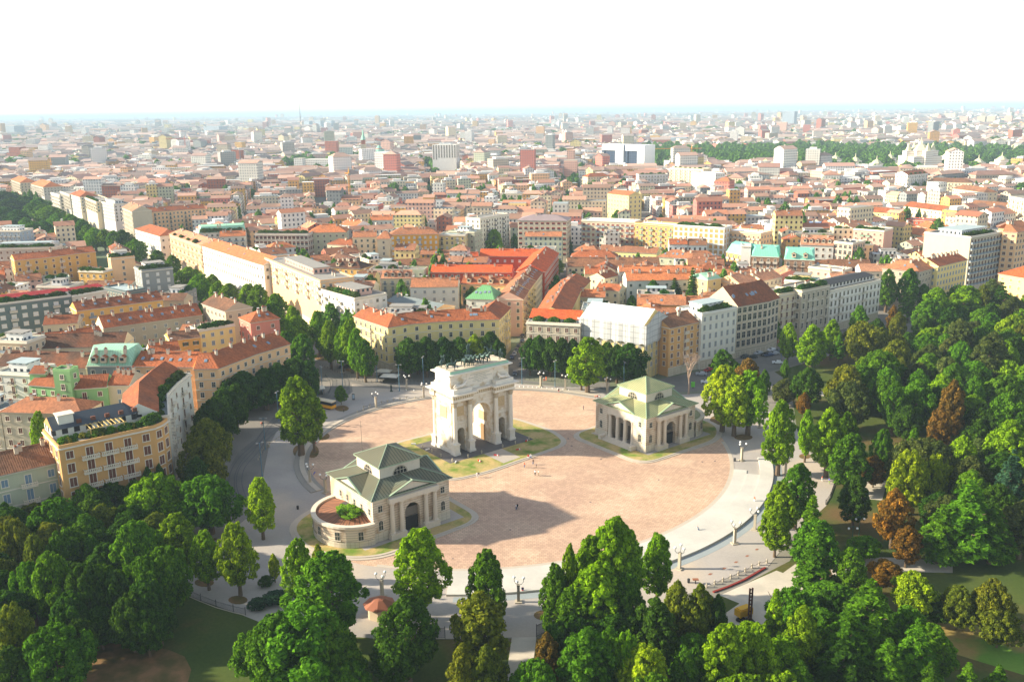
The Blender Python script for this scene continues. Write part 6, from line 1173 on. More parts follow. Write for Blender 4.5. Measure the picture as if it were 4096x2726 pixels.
H('white panelled house with five dormers in a salmon roof', 20, 15, ('D', 298, 1335), ('D', 604, 1345), roof='gable', rc='salmon', wall='pale', fl=5, sp=3.4, sh='brown', style='roll', dorm=5, rh=5)
H('brick block with turquoise metal roof, left of the white tower', 20, 14, ('C', 1975, 1400), ('C', 2108, 1425), roof='mansard', rc='teal', wall='ochre', fl=6, sp=3, balc=(1, 0), bk='panel', rh=5, chim=0)
H('brick block with turquoise metal roof, right of the white tower', 20, 14, ('C', 2205, 1440), ('D', 100, 1450), roof='mansard', rc='teal', wall='brown', fl=6, sp=3, balc=(1, 0), bk='panel', rh=5, chim=1)
H('brick block with the rightmost turquoise roof and two dormers', 20, 15, ('D', 150, 1468), ('D', 430, 1478), roof='mansard', rc='teal', wall='brown', fl=6, sp=3, balc=(1, 0), bk='iron', rh=5, dorm=2, chim=0)
H('windowless white lift tower between the turquoise roofs', 25, 6, ('C', 2110, 1350), ('C', 2200, 1352), name='lift_tower', cat='tower', roof='flat', rc='felt', wall='white', fl=2, sp=99, ends=(0, 0), chim=0, dish=0, base='white')
H('narrow lemon house with a pale green roof beside the fir', 19, 12, ('c', 1800, 510), ('c', 1925, 490), roof='mansard', rc='green', wall='lemon', fl=5, sp=5, rh=1.5)
H('house with stacked salmon roofs left of the black glass office', 17, 13, ('c', 2090, 545), ('c', 2290, 508), roof='gable', rc='salmon', wall='peach', fl=5, sp=3, sh='brown', style='shut')
H('salmon-roofed house behind the black glass office', 17, 12, ('c', 2296, 520), ('d', 130, 480), roof='gable', rc='salmon', wall='cream', fl=5, sp=3, dish=3)
H('flat terraces with a small round tree, behind the carved palazzo', 19, 13, ('d', 150, 520), ('d', 440, 540), roof='flat', rc='green', wall='white', fl=5, garden=10, pent=.5, penthouse_c='lemon')
H('low brown flat-roofed wing behind the long white palazzo', 17, 10, ('d', 370, 395), ('d', 700, 432), roof='flat', rc='felt', wall='beige', fl=4, sh='brown', style='shut')
H('brown brick building with a flat grey roof, mid right', 14, 14, ('D', 1272, 1105), ('D', 1512, 1120), roof='flat', rc='grey', wall='red', fl=4, sp=3, base='red')
H('orange-roofed hall in front of the brown brick building', 11, 15, ('D', 1205, 1215), ('D', 1480, 1262), roof='gable', rc='orange', wall='cream', fl=3, chim=0)
H('long orange-roofed hall between trees and the brown brick building', 12, 13, ('D', 1370, 1160), ('D', 1660, 1225), roof='gable', rc='orange', wall='cream', fl=3, chim=0)
sol = H('market hall covered with blue solar panels', 12, 24, ('D', 372, 1190), ('D', 1030, 1200), name='market_hall', cat='hall', roof='flat', rc='zinc', wall='pale', fl=3, chim=0, dish=0)
SPV = banded('solar panel glass', S(110, 140, 180), S(160, 180, 200), 1.6, 1.0, .1, .1, .25)
LN = E(12, ('D', 372, 1190), ('D', 1030, 1200)); a_, b_ = Vector(LN[0]), Vector(LN[1]); d_ = (b_-a_).normalized(); n2 = Vector((-d_.y, d_.x)); W0 = (b_-a_).length
for k in range(3):
    p_ = MB(); u0, u1 = -W0/2+2+k*W0/3, -W0/2+W0/3-1+k*W0/3
    p_.mesh([(*(d_*u0+n2*3), 13.2), (*(d_*u1+n2*3), 13.2), (*(d_*u1+n2*21), 15.5), (*(d_*u0+n2*21), 15.5)], [(0, 1, 2, 3)], SPV); p_.mesh([(*(d_*u0+n2*21), 15.5), (*(d_*u1+n2*21), 15.5), (*(d_*u1+n2*21.1), 12.5), (*(d_*u0+n2*21.1), 12.5)], [(3, 2, 1, 0)], TRIMG); p_.build('solar_array', sol)
print('buildings', len(BLD), 'objects', len(COL.objects))
# ---------------------------------------------------------------- landmarks farther out (they keep their place clear)
def far(label, h, depth, *line, **k):
    k.setdefault('wins', False); k.setdefault('chim', 0); k.setdefault('dish', 0); k.setdefault('cornice', False); return H(label, h, depth, *line, **k)
def farb(label, s_, x0, x1, yb, yt, depth, **k):
    a, b = P(s_, x0, yb), P(s_, x1, yb); tgt = (SH[s_][1]+yt/2.3008)/4; m_ = (a+b)/2; lo, hi = 2.0, 160.0
    for _ in range(30):
        z = (lo+hi)/2
        if proj((m_.x, m_.y, z))[1] < tgt: hi = z
        else: lo = z
    for q_ in ('wins', 'cornice'): k.setdefault(q_, False)
    k.setdefault('chim', 0); k.setdefault('dish', 0); return house(k.pop('name', 'apartment_house'), label, k.pop('cat', 'apartment house'), [xy(a), xy(b)], lo, depth, **k)
wt = farb('white residential tower with columns of narrow dark windows', 'B', 1630, 1848, 705, 416, 24, roof='flat', rc='white', wall='white', fl=17, sp=4.2, w_=1.6, hw=2.6, wins=True, sh='dark', base='white', name='tower_block', cat='tower', z0=0, pent=.5)
farb('pale pink concrete tower with a taller narrow shaft', 'C', 478, 595, 738, 558, 16, roof='flat', rc='felt', wall='pink', name='tower', cat='tower', sh='dark')
farb('tall shaft rising behind the pale pink tower', 'C', 505, 572, 712, 470, 14, roof='flat', rc='felt', wall='pink', name='tower', cat='tower')
# twin portal office towers with dark glass
TWL = 'white double office tower, two open frames joined by a low link, dark glass inside'
a_, b_ = P('C', 848, 700), P('C', 1212, 720); dd = (b_-a_); W0 = dd.length; X = dd.normalized(); Y = Vector((-X.y, X.x, 0))
tw = empty('office_tower', (a_+b_)/2); tag(tw, TWL, 'office tower'); FOOT.append([xy(a_-X*12), xy(b_+X*8), xy(b_+X*8+Y*30), xy(a_+Y*30-X*12)])
WH = plain('white cladding', S(236, 236, 234), .5, .05); GD = banded('dark curtain wall', S(60, 72, 92), S(34, 40, 52), 3, 3.5, .12, .2, .25)
def twb(name, u0, u1, v0, v1, z0, z1, m_):
    b = MB(); p = [X*u0+Y*v0, X*u1+Y*v0, X*u1+Y*v1, X*u0+Y*v1]; b.prism([(q.x, q.y) for q in p], z0, z1, m_, bottom=True); return b.build(name, tw)
hT = 0
for zt in range(30, 90):
    if proj(((b_).x, b_.y, zt))[1] < (400+420/2.3008)/4: hT = zt; break
hT = hT or 60
for k, (u0, u1) in enumerate(((-W0*.5, -W0*.02), (W0*.09, W0*.5))):
    w1 = u1-u0; twb('side_wall', u0-w1*.13, u0, 0, 26, 0, hT, GD); twb('side_wall', u1-w1*.42, u1, 0, 26, 0, hT, WH)
    twb('curtain_wall', u0+.01, u1-w1*.42-.01, 1.5, 26, 0, hT-9, GD); twb('top_beam', u0-w1*.13+.01, u1-w1*.42-.01, -.3, 26.2, hT-8.9, hT+.1, WH)
twb('link', -W0*.019, W0*.089, .5, 20, 0, 22, WH)
far('long brown-roofed institute building with white pilasters below the double tower', 14, 26, ('C', 737, 640), ('C', 1390, 652), roof='flat', rc='grey', wall='pink', sh='dark')
farb('slab of striped red and white flats, far left of the white tower', 'B', 722, 832, 408, 300, 30, roof='flat', rc='white', wall='white', name='tower_block', cat='tower')
farb('red brick and white tower block beside the striped one', 'B', 836, 940, 402, 303, 30, roof='flat', rc='white', wall='rose', name='tower_block', cat='tower')
farb('white office block with a tall white stair slab, below the radio mast', 'B', 440, 676, 680, 548, 22, roof='flat', rc='white', wall='white', name='office_block', cat='office block')
farb('white windowless stair slab at the foot of the radio mast', 'B', 356, 436, 688, 540, 14, roof='flat', rc='white', wall='white', name='stair_tower', cat='tower')
far('small cream house with red hip roof in front of the white office', 18, 14, ('B', 508, 634), ('B', 645, 632), roof='hip', rc='orange', wall='cream')
farb('red brick tower block with white balconies, left of the radio mast', 'A', 2068, 2215, 655, 468, 18, roof='flat', rc='brown', wall='brick', name='tower_block', cat='tower')
farb('white stepped block above a dark brown one, left part of the skyline', 'A', 1385, 1575, 628, 545, 20, roof='flat', rc='white', wall='white')
farb('long black flat-topped block on the left', 'A', 1215, 1515, 495, 430, 20, roof='flat', rc='black', wall='slate')
far('low white factory halls on the left horizon', 20, 60, ('A', 1870, 345), ('A', 2135, 352), roof='flat', rc='white', wall='white', name='factory', cat='factory')
farb('pale gasometer-like slab on the left horizon', 'A', 1880, 2022, 335, 245, 60, roof='flat', rc='white', wall='blue', name='tower_block', cat='tower')
farb('dark blue tower cluster at the left edge of the horizon', 'A', -10, 142, 350, 238, 60, roof='flat', rc='grey', wall='blue', name='tower_block', cat='tower')
for i, (x, y) in enumerate(((445, 195), (548, 190), (648, 190))): farb('pale twin-slab tower, %s of three near the radio mast' % ORD[i], 'B', x, x+50, 285, y, 30, roof='flat', rc='white', wall='blue', name='tower_block', cat='tower')
far('yellow tower block with orange roof in the middle of the old roofs', 30, 14, ('C', 880, 858), ('C', 1075, 880), roof='gable', rc='orange', wall='lemon', wins=True, fl=8, sp=4, sh='dark', rh=3)
far('cream slab with garden, right of the double tower', 30, 16, ('C', 1452, 625), ('C', 1760, 640), roof='flat', rc='felt', wall='cream', wins=True, fl=8, sp=3.4, sh='brown', balc=(2, 0), bk='panel', garden=6)
far('white block with blank wall in front of the tower crane', 30, 15, ('C', 1652, 665), ('C', 1872, 680), roof='flat', rc='felt', wall='white', wins=True, fl=8, sp=3.4, sh='dark')
far('stepped white block with roof plants left of the crane', 24, 15, ('C', 1168, 690), ('C', 1440, 685), roof='flat', rc='felt', wall='white', wins=True, fl=6, sp=3.4, sh='brown', balc=(2, 0), bk='panel', garden=6)
far('red corner block with hip roof right of the white block', 24, 14, ('C', 1862, 745), ('C', 2002, 750), roof='hip', rc='terracotta', wall='rose')
far('cream house with rounded corner left of the twin gabled houses', 22, 15, ('C', 698, 708), ('C', 900, 700), roof='hip', rc='rust', wall='cream', wins=True, fl=6, sp=3.4)
far('white block with garden terrace above the old roofs, right', 28, 14, ('D', 1285, 690), ('D', 1470, 672), roof='gable', rc='rust', wall='white', wins=True, fl=7, sp=3.6, balc=(2, 0), bk='panel', garden=4)
far('long brown-roofed block right of the garden terrace block', 20, 14, ('D', 1468, 750), ('D', 1875, 760), roof='hip', rc='brown', wall='cream', wins=True, fl=5, sp=3.2, sh='dark', balc=(2, 0), bk='iron')
far('yellow house with dark windows and a brown hip roof, right edge', 20, 14, ('D', 1700, 812), ('D', 1990, 850), roof='hip', rc='brown', wall='cream', wins=True, fl=5, sp=3.4, sh='dark')
far('white house with blank gable and rust roof, right', 19, 13, ('D', 1250, 975), ('D', 1600, 1020), roof='gable', rc='rust', wall='cream', wins=True, fl=5, sp=4, sh='dark')
far('long pale house with blue shutters behind the solar hall', 18, 12, ('D', 1860, 960), ('D', 2205, 990), roof='gable', rc='brown', wall='cream', wins=True, fl=5, sp=3.6, sh='blue', style='shut')
far('yellow house with tiled roof above the solar hall', 18, 12, ('D', 900, 1025), ('D', 1135, 1040), roof='gable', rc='rust', wall='lemon', wins=True, fl=5, sp=3.4, sh='dark')
far('pink house left of the yellow one above the solar hall', 17, 12, ('D', 700, 1055), ('D', 902, 1050), roof='gable', rc='salmon', wall='rose', wins=True, fl=5, sp=3.4, sh='blue', style='shut')
far('tall cream block at the right edge behind the old roofs', 30, 14, ('D', 2215, 890), ('D', 2420, 930), roof='flat', rc='felt', wall='cream', wins=True, fl=8, sp=3.4, sh='white', balc=(2, 0), bk='panel')
far('long pale barracks range beside the cemetery trees', 16, 14, ('D', -20, 690), ('D', 200, 688), ('D', 560, 700), roof='gable', rc='felt', wall='stone')
farb('yellow white school block behind the cemetery trees', 'D', 645, 905, 488, 425, 30, roof='flat', rc='white', wall='lemon')
farb('glass office tower under construction on the right horizon', 'D', 125, 235, 275, 108, 45, roof='flat', rc='white', wall='blue', name='office_tower', cat='office tower')
farb('banded pale tower in front of the glass one', 'D', 70, 165, 345, 205, 26, roof='flat', rc='white', wall='pink', name='tower_block', cat='tower')
farb('white fan-shaped tower beyond the cemetery', 'D', 1085, 1172, 425, 310, 20, roof='flat', rc='white', wall='white', name='tower_block', cat='tower')
for i, (x, y, w0, c_) in enumerate(((1505, 128, 60, 'beige'), (1608, 125, 110, 'beige'), (1755, 152, 75, 'pink'), (1915, 150, 75, 'beige'), (2003, 150, 80, 'stone'), (2165, 148, 70, 'pink'))): farb('%s tall slab from the left on the right horizon' % ORD[i], 'D', x, x+w0, 200 if x < 1700 else 250, y, 40, roof='flat', rc='felt', wall=c_, name='tower_block', cat='tower', group='tall slabs on the right horizon')
farb('big pink block behind the railway', 'C', 1843, 2085, 445, 365, 40, roof='flat', rc='salmon', wall='rose'); farb('white terraced block behind the railway', 'C', 1370, 1600, 442, 348, 40, roof='flat', rc='white', wall='blue')
farb('pair of tan towers behind the double tower', 'C', 803, 960, 400, 322, 30, roof='flat', rc='orange', wall='tan', name='tower_block', cat='tower'); farb('red brown towers behind the double tower', 'C', 962, 1030, 396, 322, 30, roof='flat', rc='brown', wall='rose', name='tower_block', cat='tower')
# monumental cemetery entrance: domed centre, arcaded wings, corner pavilions
cm = empty('monumental_cemetery', P('D', 1385, 650)); tag(cm, 'white striped monumental cemetery building with domed centre and arcaded wings', 'monument', None)
CW_ = banded('striped marble', S(236, 228, 212), S(196, 170, 150), 0, 3.2, .25, .06, .8); CRF = plain('pale dome metal', S(208, 200, 160), .7, .1)
def cpt(x, y): return P('D', x, y)-cm.location
def pav(p, w0, h0, dome, name='pavilion'):
    b = MB(); b.box(p, (w0, w0, h0), CW_, .1); b.box(p+Vector((0, 0, h0)), (w0*.62, w0*.62, h0*.35), CW_, .1); b.lathe(p+Vector((0, 0, h0*1.35)), [(w0*.36, 0), (w0*.2, dome*.6), (w0*.04, dome), (.3, dome*1.9)], CRF, 8); b.build(name, cm)
pav(cpt(1385, 668), 46, 26, 10, 'famedio')
for k in range(4):
    b = MB(); a = k*math.pi/2+.1; b.box(cpt(1385, 668)+Vector((math.cos(a)*20, math.sin(a)*20, 0)), (12, 12, 34), CW_, .1); b.lathe(cpt(1385, 668)+Vector((math.cos(a)*20, math.sin(a)*20, 34)), [(5, 0), (.4, 12)], CRF, 6); b.build('turret', cm)
for x, y in ((612, 640), (795, 660), (990, 690), (1115, 630), (1640, 610), (1735, 600), (1925, 680), (2140, 650)): pav(cpt(x, y), 24, 13, 6)
for (x0, y0, x1, y1) in ((612, 640, 795, 660), (795, 665, 990, 690), (1115, 630, 1330, 662), (1480, 650, 1640, 612), (1660, 680, 1925, 690), (1925, 680, 2140, 655)):
    p, q = cpt(x0, y0), cpt(x1, y1); b = MB(); dl = q-p; b.box((p+q)/2, (dl.length, 10, 9), CW_ if y0 > 660 or x0 > 1400 else wallm('brick'), math.atan2(dl.y, dl.x)); b.box((p+q)/2+Vector((0, 0, 9.02)), (dl.length, 11, 1), CRF, math.atan2(dl.y, dl.x)); b.build('arcade_wing', cm)
FOOT.append([xy(P('D', 560, 600)), xy(P('D', 560, 700)), xy(P('D', 1000, 760)), xy(P('D', 1480, 760)), xy(P('D', 2200, 740)), xy(P('D', 2200, 600))])
# church tower and copper drum of the church
ch_ = empty('church', P('B', 1070, 620)); tag(ch_, 'church with slender bell tower, green spire and copper-topped brick drum', 'church'); FOOT.append([xy(P('B', 970, 628)), xy(P('B', 1190, 628)), xy(P('B', 1190, 600)), xy(P('B', 970, 600))])
b = MB(); p = P('B', 1000, 625)-ch_.location; b.box(p, (9, 9, 44), wallm('beige')); b.box(p+Vector((0, 0, 44)), (7, 7, 8), wallm('brick')); b.lathe(p+Vector((0, 0, 52)), [(5, 0), (2.4, 8), (.2, 20)], plain('church copper', S(150, 196, 170), .7), 8); b.build('bell_tower', ch_)
b = MB(); p = P('B', 1140, 610)-ch_.location; b.lathe(p, [(15, 0), (15, 9), (12, 10), (12, 27), (12.8, 27.5), (1, 40), (.3, 43)], wallm('brick'), 12); b.build('drum', ch_); b = MB(); b.lathe(p+Vector((0, 0, 27.6)), [(13, 0), (7, 6), (1, 12.8)], plain('church copper', S(150, 196, 170), .7), 12); b.build('drum_roof', ch_)
# radio masts and cranes
def lattice(name, label, cat, base, hgt, w0, mat, group=None, rows=14, w1=.3):
    o = empty(name, base); tag(o, label, cat, group); b = MB()
    for k in range(4):
        a = math.pi/4+k*math.pi/2; b.tube([(w0*math.cos(a), w0*math.sin(a), 0), (w1*math.cos(a), w1*math.sin(a), hgt)], [.28, .12], mat, 4)
        for r_ in range(rows):
            f0, f1 = r_/rows, (r_+1)/rows; ra, rb = w0+(w1-w0)*f0, w0+(w1-w0)*f1; a2 = a+math.pi/2
            b.tube([(ra*math.cos(a), ra*math.sin(a), hgt*f0), (rb*math.cos(a2), rb*math.sin(a2), hgt*f1)], .12, mat, 3, cap=False)
    b.build('lattice', o); return o
STL = plain('grey steel', S(130, 132, 138), .6); CRO = plain('crane yellow', S(216, 150, 40), .6)
rm_ = lattice('radio_mast', 'very tall thin lattice radio mast left of centre', 'radio mast', P('B', 432, 540), 112, 4.5, STL); b = MB(); b.tube([(0, 0, 112), (0, 0, 150)], [.5, .15], STL, 4); b.build('antenna', rm_)
lattice('radio_mast', 'white lattice telecom mast left of the white office block', 'radio mast', P('A', 2235, 805), 52, 2.2, STL)
def crane(label, base, hgt, jib, az, mat=CRO, cw=True):
    o = lattice('tower_crane', label, 'crane', base, hgt, 1.1, mat, 'tower cranes over the roofs', 16, 1.1); d = Vector((math.cos(az), math.sin(az), 0)); b = MB()
    for s_ in (-.6, .6): b.tube([d*-jib*.25+Vector((0, 0, hgt+s_*.5)), d*jib+Vector((0, 0, hgt+s_*.5))], .3, mat, 4)
    for i in range(24): b.tube([d*(jib*i/24)+Vector((0, 0, hgt-.3)), d*(jib*(i+1)/24)+Vector((0, 0, hgt+.3))], .16, mat, 3, cap=False)
    b.tube([(0, 0, hgt), (0, 0, hgt+7)], [.8, .2], mat, 4); b.build('jib', o)
    b = MB(); b.box(d*-jib*.22+Vector((0, 0, hgt-2)), (2.5, 2.5, 2), TRIMG); b.build('counterweight', o); return o
crane('orange tower crane with long level jib in front of the cemetery trees', P('C', 1645, 700), 42, 62, R(178)); crane('yellow crane mast standing among the roofs left of centre', P('B', 872, 1030), 40, 5, R(150)); crane('orange crane at the left behind the avenue', P('A', 490, 740), 30, 12, R(175)); crane('thin blue and red crane on the left skyline', P('A', 1720, 580), 52, 40, R(182), plain('crane red', S(190, 90, 70), .6))
# ---------------------------------------------------------------- the rest of the town
G0 = (-900, 150); GS = 2.0; GW, GH = 1000, 1000; occ = np.zeros((GW, GH), bool)
def fill(poly, grow=0.0):
    c = sum((Vector(p) for p in poly), Vector((0, 0)))/len(poly); q = [Vector(p)+(Vector(p)-c).normalized()*grow for p in poly]
    xs = [p.x for p in q]; ys = [p.y for p in q]; i0, i1 = int((min(xs)-G0[0])/GS), int((max(xs)-G0[0])/GS)+1; j0, j1 = int((min(ys)-G0[1])/GS), int((max(ys)-G0[1])/GS)+1
    i0, j0 = max(0, i0), max(0, j0); i1, j1 = min(GW, i1), min(GH, j1)
    if i1 <= i0 or j1 <= j0: return None
    X_, Y_ = np.meshgrid(G0[0]+(np.arange(i0, i1)+.5)*GS, G0[1]+(np.arange(j0, j1)+.5)*GS, indexing='ij'); ins = np.zeros(X_.shape, bool); n_ = len(q)
    for k in range(n_):
        a, b = q[k], q[(k+1) % n_]
        if abs(a.y-b.y) < 1e-9: continue
        cond = ((a.y > Y_) != (b.y > Y_)) & (X_ < (b.x-a.x)*(Y_-a.y)/(b.y-a.y)+a.x); ins ^= cond
    return i0, i1, j0, j1, ins
def mark(poly, grow=0.0):
    r_ = fill(poly, grow)
    if r_: i0, i1, j0, j1, ins = r_; occ[i0:i1, j0:j1] |= ins
def free(poly):
    r_ = fill(poly, 0)
    if r_ is None: return True
    i0, i1, j0, j1, ins = r_; return not (occ[i0:i1, j0:j1] & ins).any()
for f in FOOT: mark(f, 1.5)
mark([xy(P('A', *q)) for q in ((-80, 1000), (300, 1010), (600, 1130), (900, 1290), (1250, 1480), (1130, 1530), (800, 1420), (560, 1430), (350, 1360), (150, 1330), (-80, 1330))], 0)
occ[:, :int((300-150)/GS)] |= (G0[0]+(np.arange(GW)+.5)*GS > -100)[:, None]
mark([(-72, 335), (-62, 350), (-82, 400), (-128, 470), (-220, 620), (-330, 800), (-430, 950), (-480, 920), (-365, 770), (-262, 610), (-170, 465), (-112, 385), (-90, 342)], 0)
mark([(-16, 318), (14, 318), (11, 372), (23, 484), (37, 544), (52, 620), (92, 800), (81, 802), (40, 622), (27, 546), (13, 486), (0, 374)], 0)
mark([xy(P(*q)) for q in (('e', -100, 1100), ('e', 620, 1200), ('a', 1800, 1560), ('b', 320, 1340), ('b', 640, 1290), ('b', 1000, 1330), ('b', 1620, 1350), ('c', 200, 1350), ('c', 1230, 1440), ('c', 2100, 1280), ('d', 1010, 870), ('d', 1450, 760), ('d', 1700, 700), ('d', 2356, 560))]+[(600, 300), (300, 100), (-400, 100)], 0)
mark([xy(P(*q)) for q in (('C', 1200, 460), ('C', 2356, 490), ('D', 600, 440), ('D', 1300, 480), ('D', 2356, 480), ('D', 2356, 620), ('D', 1900, 740), ('D', 1300, 750), ('D', 560, 680), ('D', 0, 670), ('C', 2000, 690), ('C', 1700, 640), ('C', 1220, 620))], 0)
for q in ((('B', 1610, 640), ('B', 1870, 640), ('B', 1870, 830), ('B', 1610, 830)), (('C', 460, 700), ('C', 610, 700), ('C', 610, 860), ('C', 460, 860)), (('C', 740, 640), ('C', 1400, 650), ('C', 1400, 730), ('C', 740, 730)), (('B', 340, 600), ('B', 690, 600), ('B', 690, 760), ('B', 340, 760))): mark([xy(P(*t)) for t in q], 0)
for t_ in TREES:
    x, y = t_.location.x, t_.location.y
    if y > 300: mark([(x-3, y-3), (x+3, y-3), (x+3, y+3), (x-3, y+3)], 0)
SEEDS = [((20, 450), -8), ((-150, 330), -6), ((-160, 620), 30), ((-420, 700), 30), ((200, 520), -6), ((330, 620), 32), ((0, 800), -8), ((-300, 900), 12), ((250, 850), 4), ((500, 900), 20), ((-600, 1200), -5), ((0, 1200), 10), ((500, 1300), -10)]
rnd = random.Random(77); FILL = []; GARD = []
WK = ['cream', 'white', 'white', 'pale', 'beige', 'stone', 'pale', 'lemon', 'peach', 'pink', 'cream', 'pale', 'concrete', 'yellow', 'ochre', 'brick', 'grey', 'sage', 'rose']; RK = ['rust', 'terracotta', 'terracotta', 'orange', 'salmon', 'brown', 'brown', 'salmon']
def in_view(x, y, z=15, m=30):
    X_, Y_, q = proj((x, y, z)); return q > 10 and -m < X_ < 1024+m and Y_ < 700
for si, (sc_, ang) in enumerate(SEEDS):
    ca, sa = math.cos(R(ang)), math.sin(R(ang)); bw, bd = 74, 54
    for i in range(-16, 17):
        for j in range(-16, 17):
            cx, cy = sc_[0]+i*bw*ca-j*bd*sa, sc_[1]+i*bw*sa+j*bd*ca
            if cy > 1500 or cy < 200 or min(range(len(SEEDS)), key=lambda k: (SEEDS[k][0][0]-cx)**2+(SEEDS[k][0][1]-cy)**2) != si: continue
            if not in_view(cx, cy, 15, 90): continue
            base_h = rnd.choice([13, 15, 16, 18, 20]) if cy < 700 else rnd.choice([12, 13, 15, 16, 18, 19])
            if cy > 900 and cx > 60: base_h = rnd.choice([12, 13, 14, 15])
            if rnd.random() < .75:
                for _q in range(rnd.randint(2, 6)): GARD.append((cx+rnd.uniform(-22, 22)*ca, cy+rnd.uniform(-9, 9), rnd.uniform(3, 5.5), rnd.uniform(11, 19)))
            # four sides of the block: (u0, v0, direction)
            for (u0, v0, du, dv, ln) in ((-31, -20, 1, 0, 62), (31, 20, -1, 0, 62), (-31, 8, 0, -1, 16), (31, -8, 0, 1, 16), (-20, 0, 1, 0, 40)):
                x = 0.0
                inner = (u0 == -20)
                while x < ln-6:
                    w_ = min(ln-x, rnd.uniform(11, 26)); dp = rnd.uniform(9.5, 12.5) if not inner else 8
                    if ln-x-w_ < 7: w_ = ln-x
                    def uvp(a, b): return Vector((cx+(u0+du*a-dv*b)*ca-(v0+dv*a+du*b)*sa, cy+(u0+du*a-dv*b)*sa+(v0+dv*a+du*b)*ca))
                    A_, B_ = uvp(x+.15, 0), uvp(x+w_-.15, 0); C_ = uvp(x+w_-.15, dp); D_ = uvp(x+.15, dp); x += w_
                    if rnd.random() < (.5 if inner else .05): continue
                    poly = [A_, B_, C_, D_]
                    if not free(poly): continue
                    hh = (base_h+rnd.uniform(-3, 4))*(0.62 if inner else 1)
                    if cy < 560: hh = min(hh, 15.5)
                    if rnd.random() < .05 and cy > 600 and not (cy > 1000 and cx > 60): hh += 8
                    rf = rnd.choices(['gable', 'hip', 'flat'], [.64, .1, .26])[0]
                    c_ = (A_+C_)/2
                    if not in_view(c_.x, c_.y, 15, 25): continue
                    # front = the long side that faces the camera
                    if (B_-A_).length >= dp*.8: ln2, d2 = ((A_, B_), dp)
                    else: ln2, d2 = ((B_, C_), (B_-A_).length)
                    t_ = (ln2[1]-ln2[0]); nn = Vector((t_.y, -t_.x))
                    if nn.dot(-c_) < 0: q0, q1 = (D_, C_) if ln2[0] is A_ else (A_, D_); ln2 = (q1, q0) if ln2[0] is A_ else (q1, q0)
                    FILL.append((c_.length, c_, ln2, d2, hh, rf, rnd.choice(WK), rnd.choice(RK) if rf != 'flat' else rnd.choice(['felt', 'white', 'zinc', 'grey', 'felt']), rnd.random()))
FILL.sort(key=lambda t: t[0])
print('fill', len(FILL))
NB = 300-len([o for o in BLD]); NAMED = [(o, proj(o.location)) for o in BLD]
SHORT = {}
def short(o):
    l = o['label']
    return ' '.join(l.split()[:7]).rstrip(',')
used = {}
LMK = []
for o in BLD:
    l = o['label']
    for key, nm in (('curved yellow palazzo', 'curved yellow palazzo'), ('golden yellow apartment', 'golden yellow block'), ('grey office block with eight', 'eight-row office block'), ('white framed block with golden', 'golden-shuttered block'), ('white residential tower', 'white residential tower'), ('nine-storey grey', 'nine-storey balcony block'), ('yellow tower block with orange', 'yellow tower block'), ('rightmost turquoise', 'rightmost turquoise roof'), ('market hall', 'solar panel hall'), ('pale green rounded', 'pale green rounded roof'), ('white modern block with dark square', 'white avenue block'), ('pale pink concrete tower', 'pale pink tower'), ('long white courtyard', 'long white courtyard house'), ('grey green palazzo with arched', 'grey green arched palazzo'), ('tall yellow apartment', 'tall yellow block'), ('crimson roof strip', 'crimson roof strip'), ('long black flat-topped', 'long black block'), ('garden terrace above the old roofs', 'garden terrace block'), ('white office block with a tall', 'white office by the mast'), ('tall beige block with a blank gabled', 'beige gabled avenue block'), ('brown brick building', 'brown brick building'), ('slab right of the double', 'cream garden slab')):
        if key in l: LMK.append((nm, o.location.copy(), proj(o.location)))
WN = dict(cream='cream', white='white', beige='beige', stone='stone-coloured', pale='pale grey', lemon='pale yellow', peach='peach', pink='pinkish', concrete='concrete grey', yellow='yellow', ochre='ochre', brick='brick red', grey='grey', sage='grey green', rose='rose')
RN = dict(rust='rust gable', terracotta='terracotta', orange='orange', salmon='salmon', brown='brown', felt='flat grey', white='flat white', zinc='flat zinc', grey='flat dark grey')
def rel_label(c, wk, rk):
    X_, Y_, q = proj((c.x, c.y, 10)); best = min(LMK, key=lambda t: (t[2][0]-X_)**2+(2.2*(t[2][1]-Y_))**2)
    dx, dd_ = X_-best[2][0], q-best[2][2]
    rel = ('behind %s of' % ('left' if dx < 0 else 'right') if abs(dx) > 15 else 'behind') if dd_ > 12 else ('before %s of' % ('left' if dx < 0 else 'right') if abs(dx) > 15 else 'in front of')
    key = '%s house with %s roof, %s the %s' % (WN[wk], RN[rk], rel, best[0]); used[key] = used.get(key, 0)+1
    if used[key] > 1: key = '%s nearest %s house with %s roof, %s the %s' % (ORD[used[key]-1], WN[wk], RN[rk], rel, best[0])
    return key
kept = 0; REST = []
for f in FILL:
    if kept < NB:
        _, c_, ln2, d2, hh, rf, wk, rk, r_ = f
        near = f[0] < 520
        house('town_house', rel_label(c_, wk, rk), 'house', [(p.x, p.y) for p in ln2], hh, d2, roof=rf, rc=rk, wall=wk, fl=max(3, int(hh/3.3)), sp=3.4, sh=rnd.choice(['brown', 'green', 'grey', 'dark', 'blue']), style='shut', chim=2, dish=1, sky=1 if rf == 'gable' else 0, wins=near, ends=(0, 0), group='old town houses filling the blocks', cornice=False, base=None, garden=(2 if rf == 'flat' and r_ < .6 else 0), pent=(.5 if rf == 'flat' and (ln2[1]-ln2[0]).length > 14 else None), maxw=24); kept += 1
    else: REST.append(f)
